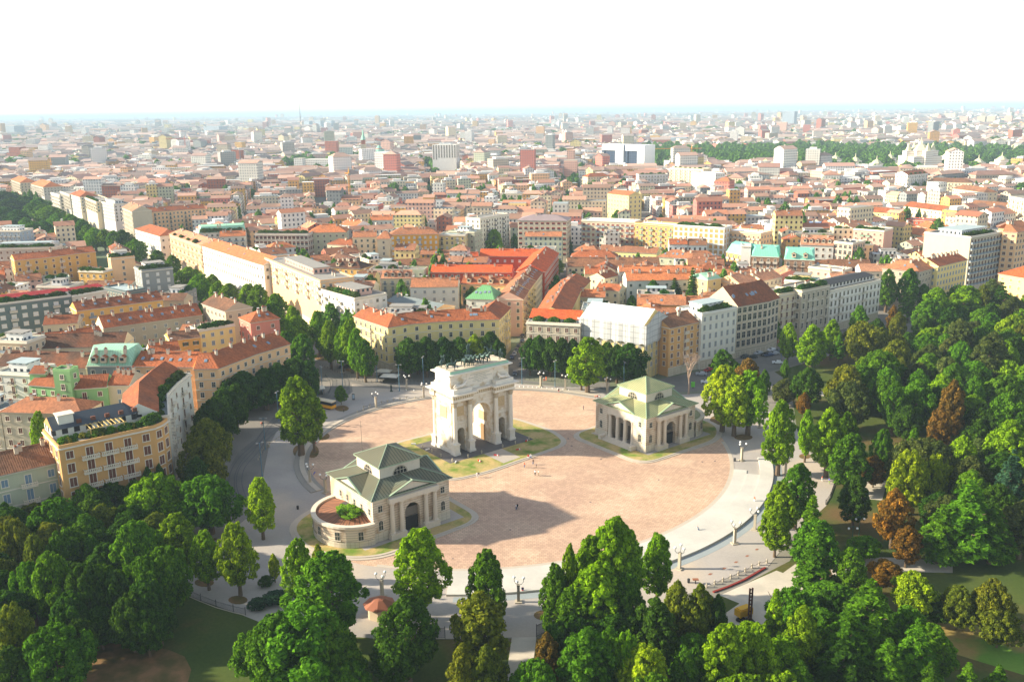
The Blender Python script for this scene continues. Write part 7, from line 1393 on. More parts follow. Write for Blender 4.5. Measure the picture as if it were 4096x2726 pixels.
# everything past the three hundred that show largest, as one mass
WT = windowed('town wall', S(200, 190, 170), S(70, 72, 78), attr=True); FT = bpy.data.materials.new('town roof'); n, b_ = nodes(FT)
a_ = n.nodes.new('ShaderNodeVertexColor'); a_.layer_name = 'tint'; n.links.new(mixc(n, a_.outputs[0], mixc(n, (.75, .75, .75, 1), (1.2, 1.15, 1.1, 1), noise(n, .25, 5)), 1.0, 'MULTIPLY'), b_.inputs['Base Color']); b_.inputs['Roughness'].default_value = .9
town = MB()
def simple(c, ln2, d2, hh, rf, wk, rk):
    p, q = Vector(ln2[0]), Vector(ln2[1]); t = (q-p).normalized(); nn = Vector((-t.y, t.x)); p2, q2 = p+nn*d2, q+nn*d2; k = rnd.uniform(.8, 1.15)
    town.tint = mul(S(*WALLC[wk]), k); vs = [(*v, 0) for v in (p, q, q2, p2)]+[(*v, hh) for v in (p, q, q2, p2)]
    town.mesh(vs, [(0, 1, 5, 4), (1, 2, 6, 5), (2, 3, 7, 6), (3, 0, 4, 7)], WT); rc = S(*(ROOFC[rk][0] if rk in ROOFC else FLATC[rk])); g_ = min(.6, max(0, (c.length-450)/2200)); rc = tuple(rc[i]*(1-g_)+(.40, .385, .36)[i]*g_ for i in range(3))+(1,)  # roof tint greys with distance, haze painted into the colour
    if rf == 'flat':
        town.tint = mul(rc, k); town.mesh([(*v, hh) for v in (p, q, q2, p2)], [(0, 1, 2, 3)], FT)
        if rnd.random() < .6: m_ = (p+q+p2+q2)/4; town.tint = mul(S(*WALLC['white']), k); town.box((m_.x, m_.y, hh), ((q-p).length*.5, d2*.5, 2.6), FT, math.atan2(t.y, t.x))
    else:
        rh = d2*.25; e = t*.5; m0, m1 = (p+p2)/2-e, (q+q2)/2+e
        if rf == 'hip': m0 += t*d2*.4; m1 -= t*d2*.4
        o = nn*.6; town.tint = mul(rc, k*rnd.uniform(.85, 1.2)); town.mesh([(*(p-o-e), hh), (*(q-o+e), hh), (*m1, hh+rh), (*m0, hh+rh), (*(q2+o+e), hh), (*(p2+o-e), hh)], [(0, 1, 2, 3), (4, 5, 3, 2)], FT)
        if rf == 'hip': town.mesh([(*(p-o-e), hh), (*m0, hh+rh), (*(p2+o-e), hh)], [(0, 1, 2)], FT); town.mesh([(*(q-o+e), hh), (*(q2+o+e), hh), (*m1, hh+rh)], [(0, 1, 2)], FT)
        else:
            town.tint = mul(S(*WALLC[wk]), k); town.mesh([(*p, hh), (*p2, hh), (*((p+p2)/2), hh+rh)], [(1, 0, 2)], WT); town.mesh([(*q, hh), (*q2, hh), (*((q+q2)/2), hh+rh)], [(0, 1, 2)], WT)
        if rnd.random() < .5: m_ = m0.lerp(m1, rnd.random()); town.tint = mul(S(*WALLC['pale']), k); town.box((m_.x+nn.x, m_.y+nn.y, hh+rh*.5), (1.2, 1, rh*.5+1.6), FT, math.atan2(t.y, t.x))
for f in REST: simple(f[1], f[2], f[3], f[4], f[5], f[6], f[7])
def scatter(d0, d1, n_, smin, smax, hmin, hmax, tall=.03):
    for _ in range(n_):
        u = rnd.random(); d = (d0**.6+(d1**.6-d0**.6)*u)**(1/.6); az = rnd.uniform(-33, 33); x, y = d*math.sin(R(az)), d*math.cos(R(az))
        i_, j_ = int((x-G0[0])/GS), int((y-G0[1])/GS)
        if 0 <= i_ < GW-12 and 0 <= j_ < GH and occ[i_-10:i_+12, max(0, j_-8):j_+9].any(): continue
        if any((x-px_)**2+(y-py_)**2 < rr**2 for px_, py_, rr in CLEAR): continue
        a = R(rnd.choice([-8, 10, 30, 75])+rnd.uniform(-6, 6)); w_ = rnd.uniform(smin, smax); dp = rnd.uniform(11, 16)*(1+d/5000); t = Vector((math.cos(a), math.sin(a))); c = Vector((x, y)); hh = rnd.uniform(hmin, hmax)
        if rnd.random() < tall: hh *= rnd.uniform(1.5, 2.4); w_ = min(w_, 26)
        p, q = c-t*w_/2, c+t*w_/2; nn = Vector((-t.y, t.x))
        if nn.dot(c) < 0: p, q = q, p
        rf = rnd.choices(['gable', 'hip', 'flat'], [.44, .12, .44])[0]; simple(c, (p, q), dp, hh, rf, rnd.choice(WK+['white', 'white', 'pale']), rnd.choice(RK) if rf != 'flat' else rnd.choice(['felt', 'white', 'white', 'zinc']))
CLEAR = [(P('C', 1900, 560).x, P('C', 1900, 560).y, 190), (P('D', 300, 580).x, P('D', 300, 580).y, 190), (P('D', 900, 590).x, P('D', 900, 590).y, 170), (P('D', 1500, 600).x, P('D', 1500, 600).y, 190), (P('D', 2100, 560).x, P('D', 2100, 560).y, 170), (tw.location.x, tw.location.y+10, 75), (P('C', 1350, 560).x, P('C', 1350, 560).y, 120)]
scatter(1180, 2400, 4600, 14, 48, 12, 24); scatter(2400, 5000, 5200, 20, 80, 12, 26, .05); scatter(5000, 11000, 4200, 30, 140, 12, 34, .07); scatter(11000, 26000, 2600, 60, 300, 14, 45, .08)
to = town.build('distant_town'); tag(to, 'distant roofs of the city fading to the horizon', 'distant town', None, 'stuff')
# woods, tree rows and garden trees far off: one mass
def clumps(name, spots, label):
    V = []; F = []; rng = np.random.default_rng(5)
    srcs = []
    for me in CR['far']:
        n_ = len(me.vertices); a = np.empty(n_*3); me.vertices.foreach_get('co', a); srcs.append(a.reshape(-1, 3))
    for (x, y, rr, hh) in spots:
        s_ = srcs[rng.integers(0, 3)]; d = math.hypot(x, y); s4 = s_.reshape(-1, 4, 3); k = len(s4) if d < 1400 else len(s4)//2 if d < 3000 else len(s4)//5
        sel = s4[rng.permutation(len(s4))[:k]]; cen = sel.mean(1, keepdims=True); grow = 1 if d < 1400 else 1.4 if d < 3000 else 2.3; sel = cen+(sel-cen)*grow
        a = rng.uniform(0, 6.28); sel = sel*np.array([rr/5, rr/5, hh/8]); R2 = np.array([[math.cos(a), -math.sin(a), 0], [math.sin(a), math.cos(a), 0], [0, 0, 1]]); V.append((sel @ R2.T+np.array([x, y, hh*.1])).reshape(-1, 3))
    v = np.concatenate(V); n_ = len(v)//4; me = bpy.data.meshes.new(name); me.vertices.add(4*n_); me.vertices.foreach_set('co', v.ravel()); me.loops.add(4*n_); me.loops.foreach_set('vertex_index', np.arange(4*n_, dtype=np.int32)); me.polygons.add(n_); me.polygons.foreach_set('loop_start', np.arange(0, 4*n_, 4, dtype=np.int32)); me.update(calc_edges=True); me.materials.append(LEAF)
    o = bpy.data.objects.new(name, me); COL.objects.link(o); o.color = (.09, .20, .03, 1); tag(o, label, None, None, 'stuff'); return o
sp_ = []
def region(s_, pts_, n_, r0, r1, h0, h1):
    for _ in range(n_):
        w = [rnd.random() for _ in pts_]; t = sum(w); x = sum(a*q[0] for a, q in zip(w, pts_))/t; y = sum(a*q[1] for a, q in zip(w, pts_))/t
        x = pts_[0][0]+(pts_[1][0]-pts_[0][0])*rnd.random(); y = pts_[0][1]+(pts_[1][1]-pts_[0][1])*rnd.random(); p = P(s_, x, y); sp_.append((p.x, p.y, rnd.uniform(r0, r1), rnd.uniform(h0, h1)))
region('C', ((1215, 480), (1520, 620)), 90, 7, 10, 18, 26); region('C', ((1500, 500), (2356, 680)), 300, 7, 10, 18, 26); region('D', ((0, 460), (600, 670)), 180, 7, 10, 18, 26); region('D', ((560, 490), (1260, 610)), 130, 7, 10, 16, 24)
region('D', ((700, 680), (1300, 740)), 26, 5, 7, 12, 20); region('D', ((1480, 470), (1620, 580)), 25, 7, 9, 14, 20); region('D', ((1850, 480), (2356, 600)), 70, 7, 9, 14, 20); region('D', ((1180, 340), (1310, 470)), 40, 8, 10, 14, 18); region('D', ((0, 390), (640, 440)), 50, 8, 10, 12, 18)
region('C', ((350, 460), (790, 590)), 60, 6, 8, 12, 16); region('B', ((680, 600), (830, 660)), 14, 6, 8, 12, 16); region('B', ((270, 610), (360, 680)), 8, 6, 8, 12, 18); region('B', ((0, 855), (262, 885)), 12, 5, 6, 9, 11); region('A', ((1360, 940), (1700, 1190)), 8, 4, 6, 7, 9); region('B', ((500, 370), (720, 385)), 20, 9, 12, 12, 16)
region('A', ((860, 310), (1880, 350)), 60, 10, 16, 14, 18); region('C', ((1400, 190), (2356, 230)), 70, 14, 24, 14, 18); region('C', ((1600, 310), (2100, 340)), 30, 10, 14, 12, 16); region('B', ((0, 350), (330, 380)), 30, 9, 12, 12, 16); region('B', ((1400, 215), (2356, 270)), 60, 14, 24, 14, 18); region('D', ((1300, 260), (2356, 150)), 60, 14, 24, 14, 18)
for (x, y, r0_, h0_) in GARD:
    i, j = int((x-G0[0])/GS), int((y-G0[1])/GS)
    if 0 <= i < GW and 0 <= j < GH and not occ[i, j]: sp_.append((x, y, r0_, h0_))
for _ in range(150):    # parks and railway greenery, long level patches
    d = rnd.uniform(1500, 9000); a = R(rnd.uniform(-32, 32)); cx, cy, wd = d*math.sin(a), d*math.cos(a), rnd.uniform(60, 200)*(.6+d/4000)
    for k in range(int(10+wd/14)): sp_.append((cx+rnd.gauss(0, wd*.5), cy+rnd.gauss(0, wd*.25), rnd.uniform(6, 10)*(1+d/4000), rnd.uniform(16, 24)))
for _ in range(2600):
    d = rnd.uniform(350**.7, 9000**.7)**(1/.7); a = R(rnd.uniform(-32, 32)); x, y = d*math.sin(a), d*math.cos(a)
    if d < 1100:
        i, j = int((x-G0[0])/GS), int((y-G0[1])/GS)
        if not (0 <= i < GW and 0 <= j < GH) or occ[i, j]: continue
        sp_.append((x, y, rnd.uniform(2.5, 4.5), rnd.uniform(8, 14)))
    else: sp_.append((x, y, rnd.uniform(5, 9)*(1+d/2500), rnd.uniform(12, 18)))
for _ in range(1500):
    d = rnd.uniform(3000, 26000); a = R(rnd.uniform(-32, 32)); sp_.append((d*math.sin(a), d*math.cos(a), rnd.uniform(20, 60)*(d/9000+.4), rnd.uniform(10, 16)))
clumps('distant_trees', sp_, 'trees of the cemetery, courtyards and far parks')
# ---------------------------------------------------------------- street furniture, people, cars
WHG = plain('opal globe', S(236, 234, 226), .3, .04); POST = plain('lamp post stone', S(180, 168, 146), .8, .15); IRON = plain('dark iron', S(50, 52, 54), .5); PBL = plain('blue grey pole', S(92, 126, 142), .5, .1)
lp = []
def globe_lamp(p, label, i):
    if i == 0:
        o = empty('street_lamp', p); b = MB(); b.box((0, 0, 0), (1.5, 1.5, .25), POST); b.box((0, 0, .25), (.6, .6, 3.65), POST); b.box((0, 0, 3.9), (.72, .72, .2), POST); b.build('post', o)
        for k in range(3):
            a = k*2.1+.3; b = MB(); d = Vector((math.cos(a), math.sin(a), 0)); b.tube([Vector((0, 0, 4.1)), d*.7+Vector((0, 0, 4.0)), d*1.15+Vector((0, 0, 4.5)), d*1.15+Vector((0, 0, 5.1))], .06, IRON, 5); b.build('arm', o)
            b = MB(); b.ball(d*1.15+Vector((0, 0, 5.35)), .32, WHG, 8); b.build('globe', o, smooth=True)
        lp.append(o)
    else: o = copy_tree(lp[0]); o.location = p; o.rotation_euler = (0, 0, i*.9)
    tag(o, label, 'street lamp', 'globe lamps on stone posts'); return o
GL_ = [('k', 60, 828, 'beside the seated person on the near rim'), ('k', 1540, 524, 'at the terrace wall, leftmost of three'), ('k', 2047, 292, 'against the terrace wall, second from the left'), ('k', 2232, 165, 'against the terrace wall, nearest the big ramp'), ('g', 2112, 785, 'right of the right lodge by the litter bin'), ('g', 2278, 480, 'under the yellow green trees right of the lodge'), ('f', 1105, 300, 'behind the chain fence left of the arch'), ('f', 498, 990, 'standing left of the left lodge, farther one'), ('f', 640, 1080, 'standing just behind the left lodge annexe'), ('f', 1545, 210, 'nearest the left side of the arch'), ('j', 1162, 780, 'between the two tall near trees'), ('g', 265, 105, 'behind the arch, left one beyond the steps'), ('g', 490, 130, 'behind the arch, right one beyond the steps'), ('g', 878, 160, 'left of the right lodge roof'), ('f', 1388, 135, 'behind the arch by the white parasols'), ('b', 797, 1355, 'at the tram bend by the small parasols'), ('b', 688, 1310, 'at the mouth of the avenue'), ('h', 160, 915, 'by the curved white ramp on the right'), ('f', 590, 470, 'behind the big tree on the left rim')]
for i, (s_, x, y, l) in enumerate(GL_): globe_lamp(P(s_, x, y), 'white globe lamp on a stone post, '+l, i)
pp = []
def pole(p, label, i, hgt=10.4):
    if i == 0:
        o = empty('lamp_pole', p); b = MB(); b.tube([(0, 0, 0), (0, 0, 1.2), (0, 0, 10.2)], [.2, .14, .1], PBL, 8); b.tube([(-.9, 0, 10.2), (.9, 0, 10.2)], .05, PBL, 5); b.build('pole', o)
        for s_ in (-1, 1): b = MB(); b.box((s_*.8, 0, 10.05), (.7, .45, .25), TRIMG); b.build('lamp_head', o)
        pp.append(o)
    else: o = copy_tree(pp[0]); o.location = p; o.rotation_euler = (0, 0, i*.7)
    o.scale = (1, 1, hgt/10.4); tag(o, label, 'lamp pole', 'tall blue grey poles round the square'); return o
PL_ = [('b', 1320, 1528, 'left of the arch, right of the parasols'), ('b', 1115, 1440, 'left of the white parasols'), ('b', 1542, 1450, 'just left of the arch top'), ('b', 612, 1545, 'on the tram bend'), ('b', 798, 1490, 'by the small tree in the tram bend'), ('c', 92, 1462, 'beyond the arch at the street mouth'), ('c', 396, 1490, 'before the dark trees right of the street'), ('c', 1028, 1500, 'behind the right lodge roof'), ('e', 2200, 515, 'by the tram street, farther'), ('f', 88, 685, 'by the tram street, right of the dark trees'), ('f', 58, 930, 'by the tram street, nearer'), ('f', 210, 420, 'behind the big tree left of the square'), ('f', 570, 205, 'near the yellow tram'), ('c', 1700, 1310, 'in front of the tan palazzo'), ('d', 118, 1260, 'on the car park by the right park')]
for i, (s_, x, y, l) in enumerate(PL_): pole(P(s_, x, y), 'tall blue grey double lamp pole, '+l, i)
pk_ = None
for i, (s_, x, y, l) in enumerate((('h', 1800, 890, 'under the bright plane in the right park'), ('l', 770, 310, 'on the lawn below the orange chestnut'), ('l', 835, 220, 'on the lawn, farther of two'))):
    if pk_ is None:
        pk_ = empty('park_lamp', P(s_, x, y)); b = MB(); b.tube([(0, 0, 0), (0, 0, 5)], .08, plain('park green', S(50, 96, 74), .5), 6); b.tube([(-1, 0, 4.7), (0, 0, 5), (1, 0, 4.7)], .05, MATS['park green'], 5); b.build('pole', pk_)
        for q in (-1, 1): b = MB(); b.ball((q, 0, 4.4), .28, WHG, 7); b.build('globe', pk_)
        o = pk_
    else: o = copy_tree(pk_); o.location = P(s_, x, y)
    tag(o, 'green two-globe park lamp, '+l, 'park lamp', 'park lamps')
# people
SKN = plain('skin', S(214, 160, 130), .7, .05); HAIRM = plain('brown hair', S(60, 42, 30), .8)
CLO = {k: plain('cloth '+k, S(*v), .9, .08) for k, v in dict(white=(232, 230, 226), black=(36, 36, 40), blue=(52, 88, 190), red=(200, 50, 44), navy=(44, 52, 84), jeans=(86, 104, 136), orange=(226, 110, 70), grey=(130, 130, 132), green=(150, 190, 80), khaki=(150, 130, 100)).items()}
WALK = figure_mesh('walk')
SIT = skin('sitting', [(0, 0, .45), (0, 0, .7), (0, -.02, .92), (0, -.04, 1.04), (0, -.06, 1.17), (.22, -.02, .9), (.26, -.15, .68), (.2, -.35, .6), (-.22, -.02, .9), (-.26, -.15, .68), (-.2, -.35, .6), (.12, -.4, .5), (.13, -.48, .08), (-.12, -.4, .5), (-.14, -.46, .08)], [(0, 1), (1, 2), (2, 3), (3, 4), (2, 5), (5, 6), (6, 7), (2, 8), (8, 9), (9, 10), (0, 11), (11, 12), (0, 13), (13, 14)], [.17, .15, .17, .06, .11, .08, .05, .04, .08, .05, .04, .11, .07, .11, .07])
def person(p, top, bot, label, kind='walk', rz=0.0, s_=1.0):
    src = WALK if kind == 'walk' else SIT; me = src.copy(); me.name = 'person'
    for m_ in (SKN, CLO[top], CLO[bot], HAIRM): me.materials.append(m_)
    zh = 1.5 if kind == 'walk' else 1.0; zw = .98 if kind == 'walk' else .55
    for f in me.polygons:
        c = f.center
        if c.z > zh: f.material_index = 3 if (c.y > -.02 or c.z > zh+.2) else 0
        elif c.z > zw and abs(c.x) > .27 and c.z < zh-.25: f.material_index = 0
        elif c.z > zw: f.material_index = 1
        else: f.material_index = 2
    o = bpy.data.objects.new('person', me); COL.objects.link(o); o.location = p; o.rotation_euler = (0, 0, rz); o.scale = (s_, s_, s_); tag(o, label, 'person', 'people in the square'); return o
for q in (('f', 2036, 942, 'white', 'white', 'walker in white beside one in black, by the arch island kerb'), ('f', 2050, 940, 'black', 'white', 'walker in a black top and white trousers by the arch island kerb'), ('g', 115, 850, 'orange', 'jeans', 'person in orange top right of the arch island'), ('g', 194, 822, 'black', 'jeans', 'person with black top near the island tip'), ('g', 224, 852, 'navy', 'khaki', 'child in dark clothes right of the arch island'), ('g', 213, 922, 'white', 'black', 'man in white shirt and black trousers on the cobbles, left of two'), ('g', 245, 925, 'white', 'khaki', 'person in white top and brown skirt on the cobbles, right of two'), ('g', 38, 1238, 'white', 'jeans', 'person in white shirt with dark bag in the shade, left of a pair'), ('g', 50, 1236, 'black', 'grey', 'person in black in the shade, right of a pair'), ('g', 657, 318, 'navy', 'black', 'lone walker in dark blue between arch and right lodge'), ('g', 2230, 1170, 'orange', 'white', 'person in orange top on the white terrace'), ('h', 497, 975, 'orange', 'white', 'person with a small dog on the right pavement'), ('h', 562, 998, 'blue', 'green', 'person in blue with green trousers on the right pavement'), ('f', 809, 340, 'navy', 'black', 'person in dark clothes at the small tree pit'), ('f', 50, 470, 'orange', 'black', 'person waiting at the tram street, left'), ('f', 64, 468, 'black', 'black', 'person in black waiting at the tram street'), ('g', 297, 55, 'white', 'red', 'person in white and red beyond the steps, left of two'), ('g', 314, 50, 'orange', 'orange', 'person in orange beyond the steps, right of two')):
    person(P(*q[:3], .03), q[3], q[4], q[5], 'walk', rnd.uniform(0, 6.28), .75 if 'child' in q[5] else 1.0)
for q in (('f', 562, 628, 'white', 'red', 'person in red sitting on the left steps', -1.2), ('f', 545, 915, 'blue', 'blue', 'person in bright blue sitting on the steps left of the lodge', -1.4), ('g', 1705, 1425, 'white', 'jeans', 'person sitting on the white terrace edge', .8), ('k', 98, 730, 'navy', 'red', 'person sitting against the terrace wall by the lamp', 0), ('g', 150, 760, 'red', 'white', 'person in red seated on the island kerb, left of two', 0), ('g', 172, 756, 'white', 'blue', 'person in white and blue seated on the island kerb', 0), ('g', 430, 150, 'black', 'red', 'person crouching on the steps behind the arch', 0), ('g', 765, 212, 'orange', 'white', 'person in orange seated left of the right lodge', 2), ('g', 782, 210, 'red', 'navy', 'person in red seated left of the right lodge', 2), ('g', 800, 212, 'white', 'orange', 'third seated person left of the right lodge', 2)):
    person(P(*q[:3], .1), q[3], q[4], q[5], 'sit', q[6])
# cars
CARP = {}
def car(p, az, col, label, i, van=False):
    key = 'van' if van else 'car'; cm_ = plain('car paint '+col, S(*dict(white=(232, 232, 230), silver=(176, 180, 184), black=(30, 30, 34), red=(170, 24, 28), blue=(50, 70, 110), grey=(96, 100, 106), dark=(44, 50, 60)).get(col)), .3, .03, spec=.7)
    o = empty('parked_car' if not van else 'parked_van', p, az); L_, W_ = (4.3, 1.75) if not van else (4.9, 1.9); H_ = 1.45 if not van else 2.1
    b = MB(); prof = [(-L_/2, .35), (-L_/2, .85), (-L_/2+.15, .95), (-L_*.24, 1.0), (-L_*.08, H_), (L_*.26, H_), (L_*.42, 1.0), (L_/2-.03, .95), (L_/2, .6), (L_/2, .35)] if not van else [(-L_/2, .35), (-L_/2, .9), (-L_*.36, 1.1), (-L_*.22, H_), (L_*.46, H_), (L_/2, 1.2), (L_/2, .35)]
    def wy(z): return W_/2*(1 if z < 1.02 else .8 if not van else .9)
    n_ = len(prof); vs = [(x, -wy(z), z) for x, z in prof]+[(x, wy(z), z) for x, z in prof]; b.mesh(vs, [(i_, i_+n_, (i_+1) % n_+n_, (i_+1) % n_) for i_ in range(n_)]+[tuple(range(n_)), tuple(range(n_, 2*n_))[::-1]], cm_); b.build('body', o)
    g_ = MB(); yy = W_/2*.83+.06
    for s_ in (-1, 1): g_.mesh([(-L_*.2, s_*(yy+.02), 1.02), (L_*.36, s_*(yy+.02), 1.02), (L_*.24, s_*(yy-.07), H_-.1), (-L_*.07, s_*(yy-.07), H_-.1)], [(0, 1, 2, 3) if s_ < 0 else (3, 2, 1, 0)], GLS)
    g_.mesh([(-L_*.235, -.62, 1.05), (-L_*.235, .62, 1.05), (-L_*.1, .58, H_-.04), (-L_*.1, -.58, H_-.04)], [(3, 2, 1, 0)], GLS); g_.mesh([(L_*.41, -.62, 1.08), (L_*.41, .62, 1.08), (L_*.29, .58, H_-.04), (L_*.29, -.58, H_-.04)], [(0, 1, 2, 3)], GLS); g_.build('glazing', o)
    for sx in (-.31, .31):
        for sy in (-1, 1): w_ = MB(); w_.tube([(L_*sx, sy*(W_/2-.2), .32), (L_*sx, sy*(W_/2+.02), .32)], .32, plain('tyre', S(30, 30, 30), .9), 10); w_.tube([(L_*sx, sy*(W_/2+.021), .32), (L_*sx, sy*(W_/2+.03), .32)], .18, TRIMG, 8); w_.build('wheel', o)
    for sy in (-1, 1): h_ = MB(); h_.box((-L_/2+.03, sy*.6, .62), (.08, .3, .16), WHG); h_.build('headlight', o); h_ = MB(); h_.box((L_/2, sy*.62, .68), (.05, .25, .18), CLO['red']); h_.build('tail_light', o)
    tag(o, label, 'van' if van else 'car', 'cars parked round the square'); return o
st_ = math.atan2(P('c', 100, 1150).y-P('c', 40, 1330).y, P('c', 100, 1150).x-P('c', 40, 1330).x)
for i, (s_, x, y, az, col, l) in enumerate((('c', 30, 1375, st_, 'dark', 'dark car at the street mouth behind the arch'), ('c', 85, 1290, st_, 'black', 'black car second from the near end of the narrow street'), ('c', 0, 1225, st_, 'blue', 'blue car on the left kerb of the narrow street'), ('c', 22, 1195, st_, 'silver', 'silver car on the left kerb of the narrow street'), ('c', 40, 1160, st_, 'grey', 'grey car behind the silver one in the narrow street'), ('c', 60, 1125, st_, 'black', 'black car halfway up the narrow street'), ('c', 92, 1075, st_, 'dark', 'dark car right kerb of the narrow street'), ('c', 96, 1030, st_, 'black', 'farthest black car in the narrow street'),
    ('c', 1810, 1345, .65, 'red', 'red car parked by the white palazzo'), ('c', 1790, 1455, -.2, 'white', 'pale blue white car behind the dead tree'), ('c', 1842, 1425, -.2, 'black', 'black car behind the dead tree'), ('c', 1742, 1380, -.2, 'silver', 'silver car near the dead tree'), ('d', 55, 1190, .2, 'silver', 'silver car at the car park, left of two'), ('d', 95, 1170, .2, 'grey', 'grey car at the car park beside the silver one'), ('d', 88, 1275, -.2, 'white', 'white estate car by the park fence'), ('d', 205, 1150, .4, 'dark', 'dark car under the bright plane tree'), ('d', 5, 1205, .3, 'blue', 'dark blue car left of the silver one at the car park'), ('c', 2210, 1225, .4, 'dark', 'dark car in front of the black glass office'), ('c', 2335, 1200, .4, 'black', 'black car right of the black glass office door'), ('a', 525, 120, 2.1, 'dark', 'dark car under the avenue trees'), ('a', 560, 135, 2.1, 'silver', 'silver car under the avenue trees'))):
    car(P(s_, x, y, .02), az, col, l, i)
for i, (u, lab) in enumerate(((470, 'first'), (520, 'second'), (610, 'third'), (650, 'fourth'), (740, 'fifth'))):
    q = P('d', 0, 0)
    a0, a1 = P('c', 2080, 1235, .02), P('d', 320, 1085, .02); f = i/4*.8+.1; p_ = a0.lerp(a1, f); car(p_, math.atan2((a1-a0).y, (a1-a0).x), ['dark', 'silver', 'white', 'black', 'grey'][i], '%s parked car from the left along the kerb of the park-side palazzi' % lab, i)
# tram
t = empty('tram', P('f', 590, 290, .03), 2.6); tag(t, 'yellow and orange tram half hidden by the big tree', 'tram'); YL = plain('tram yellow', S(232, 160, 30), .5); b = MB(); b.box((0, 0, .5), (13, 2.3, 1.1), YL); b.box((0, 0, 1.6), (12.9, 2.25, 1.1), GLS); b.box((0, 0, 2.7), (13, 2.3, .35), plain('tram cream', S(226, 206, 170), .5)); b.build('body', t)
for x in (-4, 4): b = MB(); b.box((x, 0, 0), (2.4, 1.9, .5), IRON); b.build('bogie', t)
b = MB(); b.tube([(0, 0, 3.05), (.8, 0, 3.9), (0, 0, 4.8)], .06, IRON, 4); b.build('pantograph', t)
# café parasols, awnings, kiosk
def canopy(p, az, w_, d_, label):
    o = empty('parasol', p, az); b = MB(); z = 2.4; b.mesh([(-w_/2, -d_/2, z), (w_/2, -d_/2, z), (w_/2, d_/2, z), (-w_/2, d_/2, z), (-w_*.25, 0, z+.8), (w_*.25, 0, z+.8)], [(0, 1, 5, 4), (1, 2, 5), (2, 3, 4, 5), (3, 0, 4)], plain('cream canvas', S(232, 222, 200), .9, .06)); b.build('canopy', o)
    for sx in (-1, 1):
        for sy in (-1, 1): b = MB(); b.tube([(sx*w_*.42, sy*d_*.42, 0), (sx*w_*.42, sy*d_*.42, z)], .05, IRON, 5); b.build('leg', o)
    b = MB(); b.box((0, 0, 0), (w_*.7, d_*.6, .75), plain('café tables', S(70, 66, 56), .9, .4, 3)); b.build('tables', o); tag(o, label, 'parasol', 'café parasols'); return o
for i, (s_, x, y, az, w_, d_, l) in enumerate((('b', 1180, 1395, -.2, 6, 4, 'cream café parasol, farther of the bright pair left of the arch'), ('b', 1235, 1440, -.2, 7, 5, 'bright cream café parasol, nearer of the pair left of the arch'), ('b', 800, 1310, .2, 5, 4, 'cream parasol under the trees at the avenue mouth, left one'), ('b', 870, 1300, .2, 5, 4, 'cream parasol under the trees at the avenue mouth, right one'), ('f', 520, 140, .3, 5, 4, 'cream parasol by the yellow tram, farther one'), ('f', 560, 175, .3, 6, 4, 'cream parasol by the yellow tram, nearer one'))): canopy(P(s_, x, y), az, w_, d_, l)
k_ = empty('kiosk', P('j', 1140, 950)); tag(k_, 'octagonal kiosk with terracotta roof hidden between the near trees', 'kiosk'); b = MB(); b.lathe((0, 0, 0), [(2.6, 0), (2.6, 2.6)], wallm('beige'), 8); b.build('wall', k_); b = MB(); b.lathe((0, 0, 2.62), [(3.4, 0), (1.2, 1.2), (.05, 1.5)], plain('terracotta kiosk roof', S(160, 100, 74), .8, .12), 8); b.build('roof', k_)
# chain fences, bollards, rails
def chain(pts_, label, cat='chain fence'):
    o = empty('chain_fence', P(*pts_[0])); tag(o, label, cat); L_ = [P(*q)-o.location for q in pts_]
    for p in L_: b = MB(); b.lathe(p, [(.2, 0), (.17, .8), (.22, .85), (.05, 1.05)], POST, 8); b.build('post', o)
    for p, q in zip(L_, L_[1:]):
        b = MB(); b.tube([p.lerp(q, t_)+Vector((0, 0, .8-1.6*t_*(1-t_))) for t_ in [k/6 for k in range(7)]], .045, IRON, 4, cap=False); b.build('chain', o)
chain([('f', 935, 352), ('f', 988, 332), ('f', 1040, 312)], 'short chain between stone posts at the left rim'); chain([('f', 992, 300), ('f', 1050, 285), ('f', 1100, 268), ('f', 1157, 258), ('f', 1212, 250), ('f', 1268, 236), ('f', 1325, 226), ('f', 1382, 216), ('f', 1465, 220), ('f', 1524, 212)], 'long chain fence on stone posts behind the left step rim')
chain([('k', 1790, 695), ('k', 1865, 665), ('k', 1940, 640), ('k', 2012, 612), ('k', 2082, 582), ('k', 2146, 550), ('k', 2208, 515), ('k', 2275, 490), ('k', 2345, 470)], 'chain fence on stone posts above the red ramp wall')
def bollards(line, n_, label, h_=.9, r_=.12, mat=None):
    L_ = [P(*q) for q in line]; first = None
    for i in range(n_):
        f = i/(n_-1)*(len(L_)-1); k = min(int(f), len(L_)-2); p = L_[k].lerp(L_[k+1], f-k)
        if first is None: b = MB(); b.lathe((0, 0, 0), [(r_, 0), (r_*.85, h_*.8), (r_, h_*.85), (.02, h_)], mat or POST, 8); first = b.build('bollard'); o = first
        else: o = first.copy(); COL.objects.link(o)
        o.location = p; tag(o, '%s %s, from its left end' % (ordn(i), label), 'bollard', label)
bollards([('b', 590, 1290), ('b', 780, 1370), ('b', 960, 1440), ('b', 1300, 1450), ('b', 1600, 1440)], 34, 'thin dark bollard along the kerb of the tram bend', .9, .07, IRON)
bollards([('b', 640, 1390), ('b', 680, 1440), ('b', 690, 1500), ('b', 670, 1550)], 12, 'thin dark bollard on the inner side of the tram bend', .9, .07, IRON)
bollards([('c', 80, 1420), ('c', 350, 1435), ('c', 540, 1450)], 14, 'thin dark bollard along the far kerb behind the arch', .9, .06, IRON)
bollards([('f', 230, 560), ('f', 140, 625), ('f', 60, 690), ('f', 20, 780)], 14, 'low stone bollard between tram street and pavement', .7, .14)
bollards([('g', 30, 108), ('g', 250, 118), ('g', 520, 142)], 12, 'pale round bollard on the rim behind the arch', .6, .2, WHG)
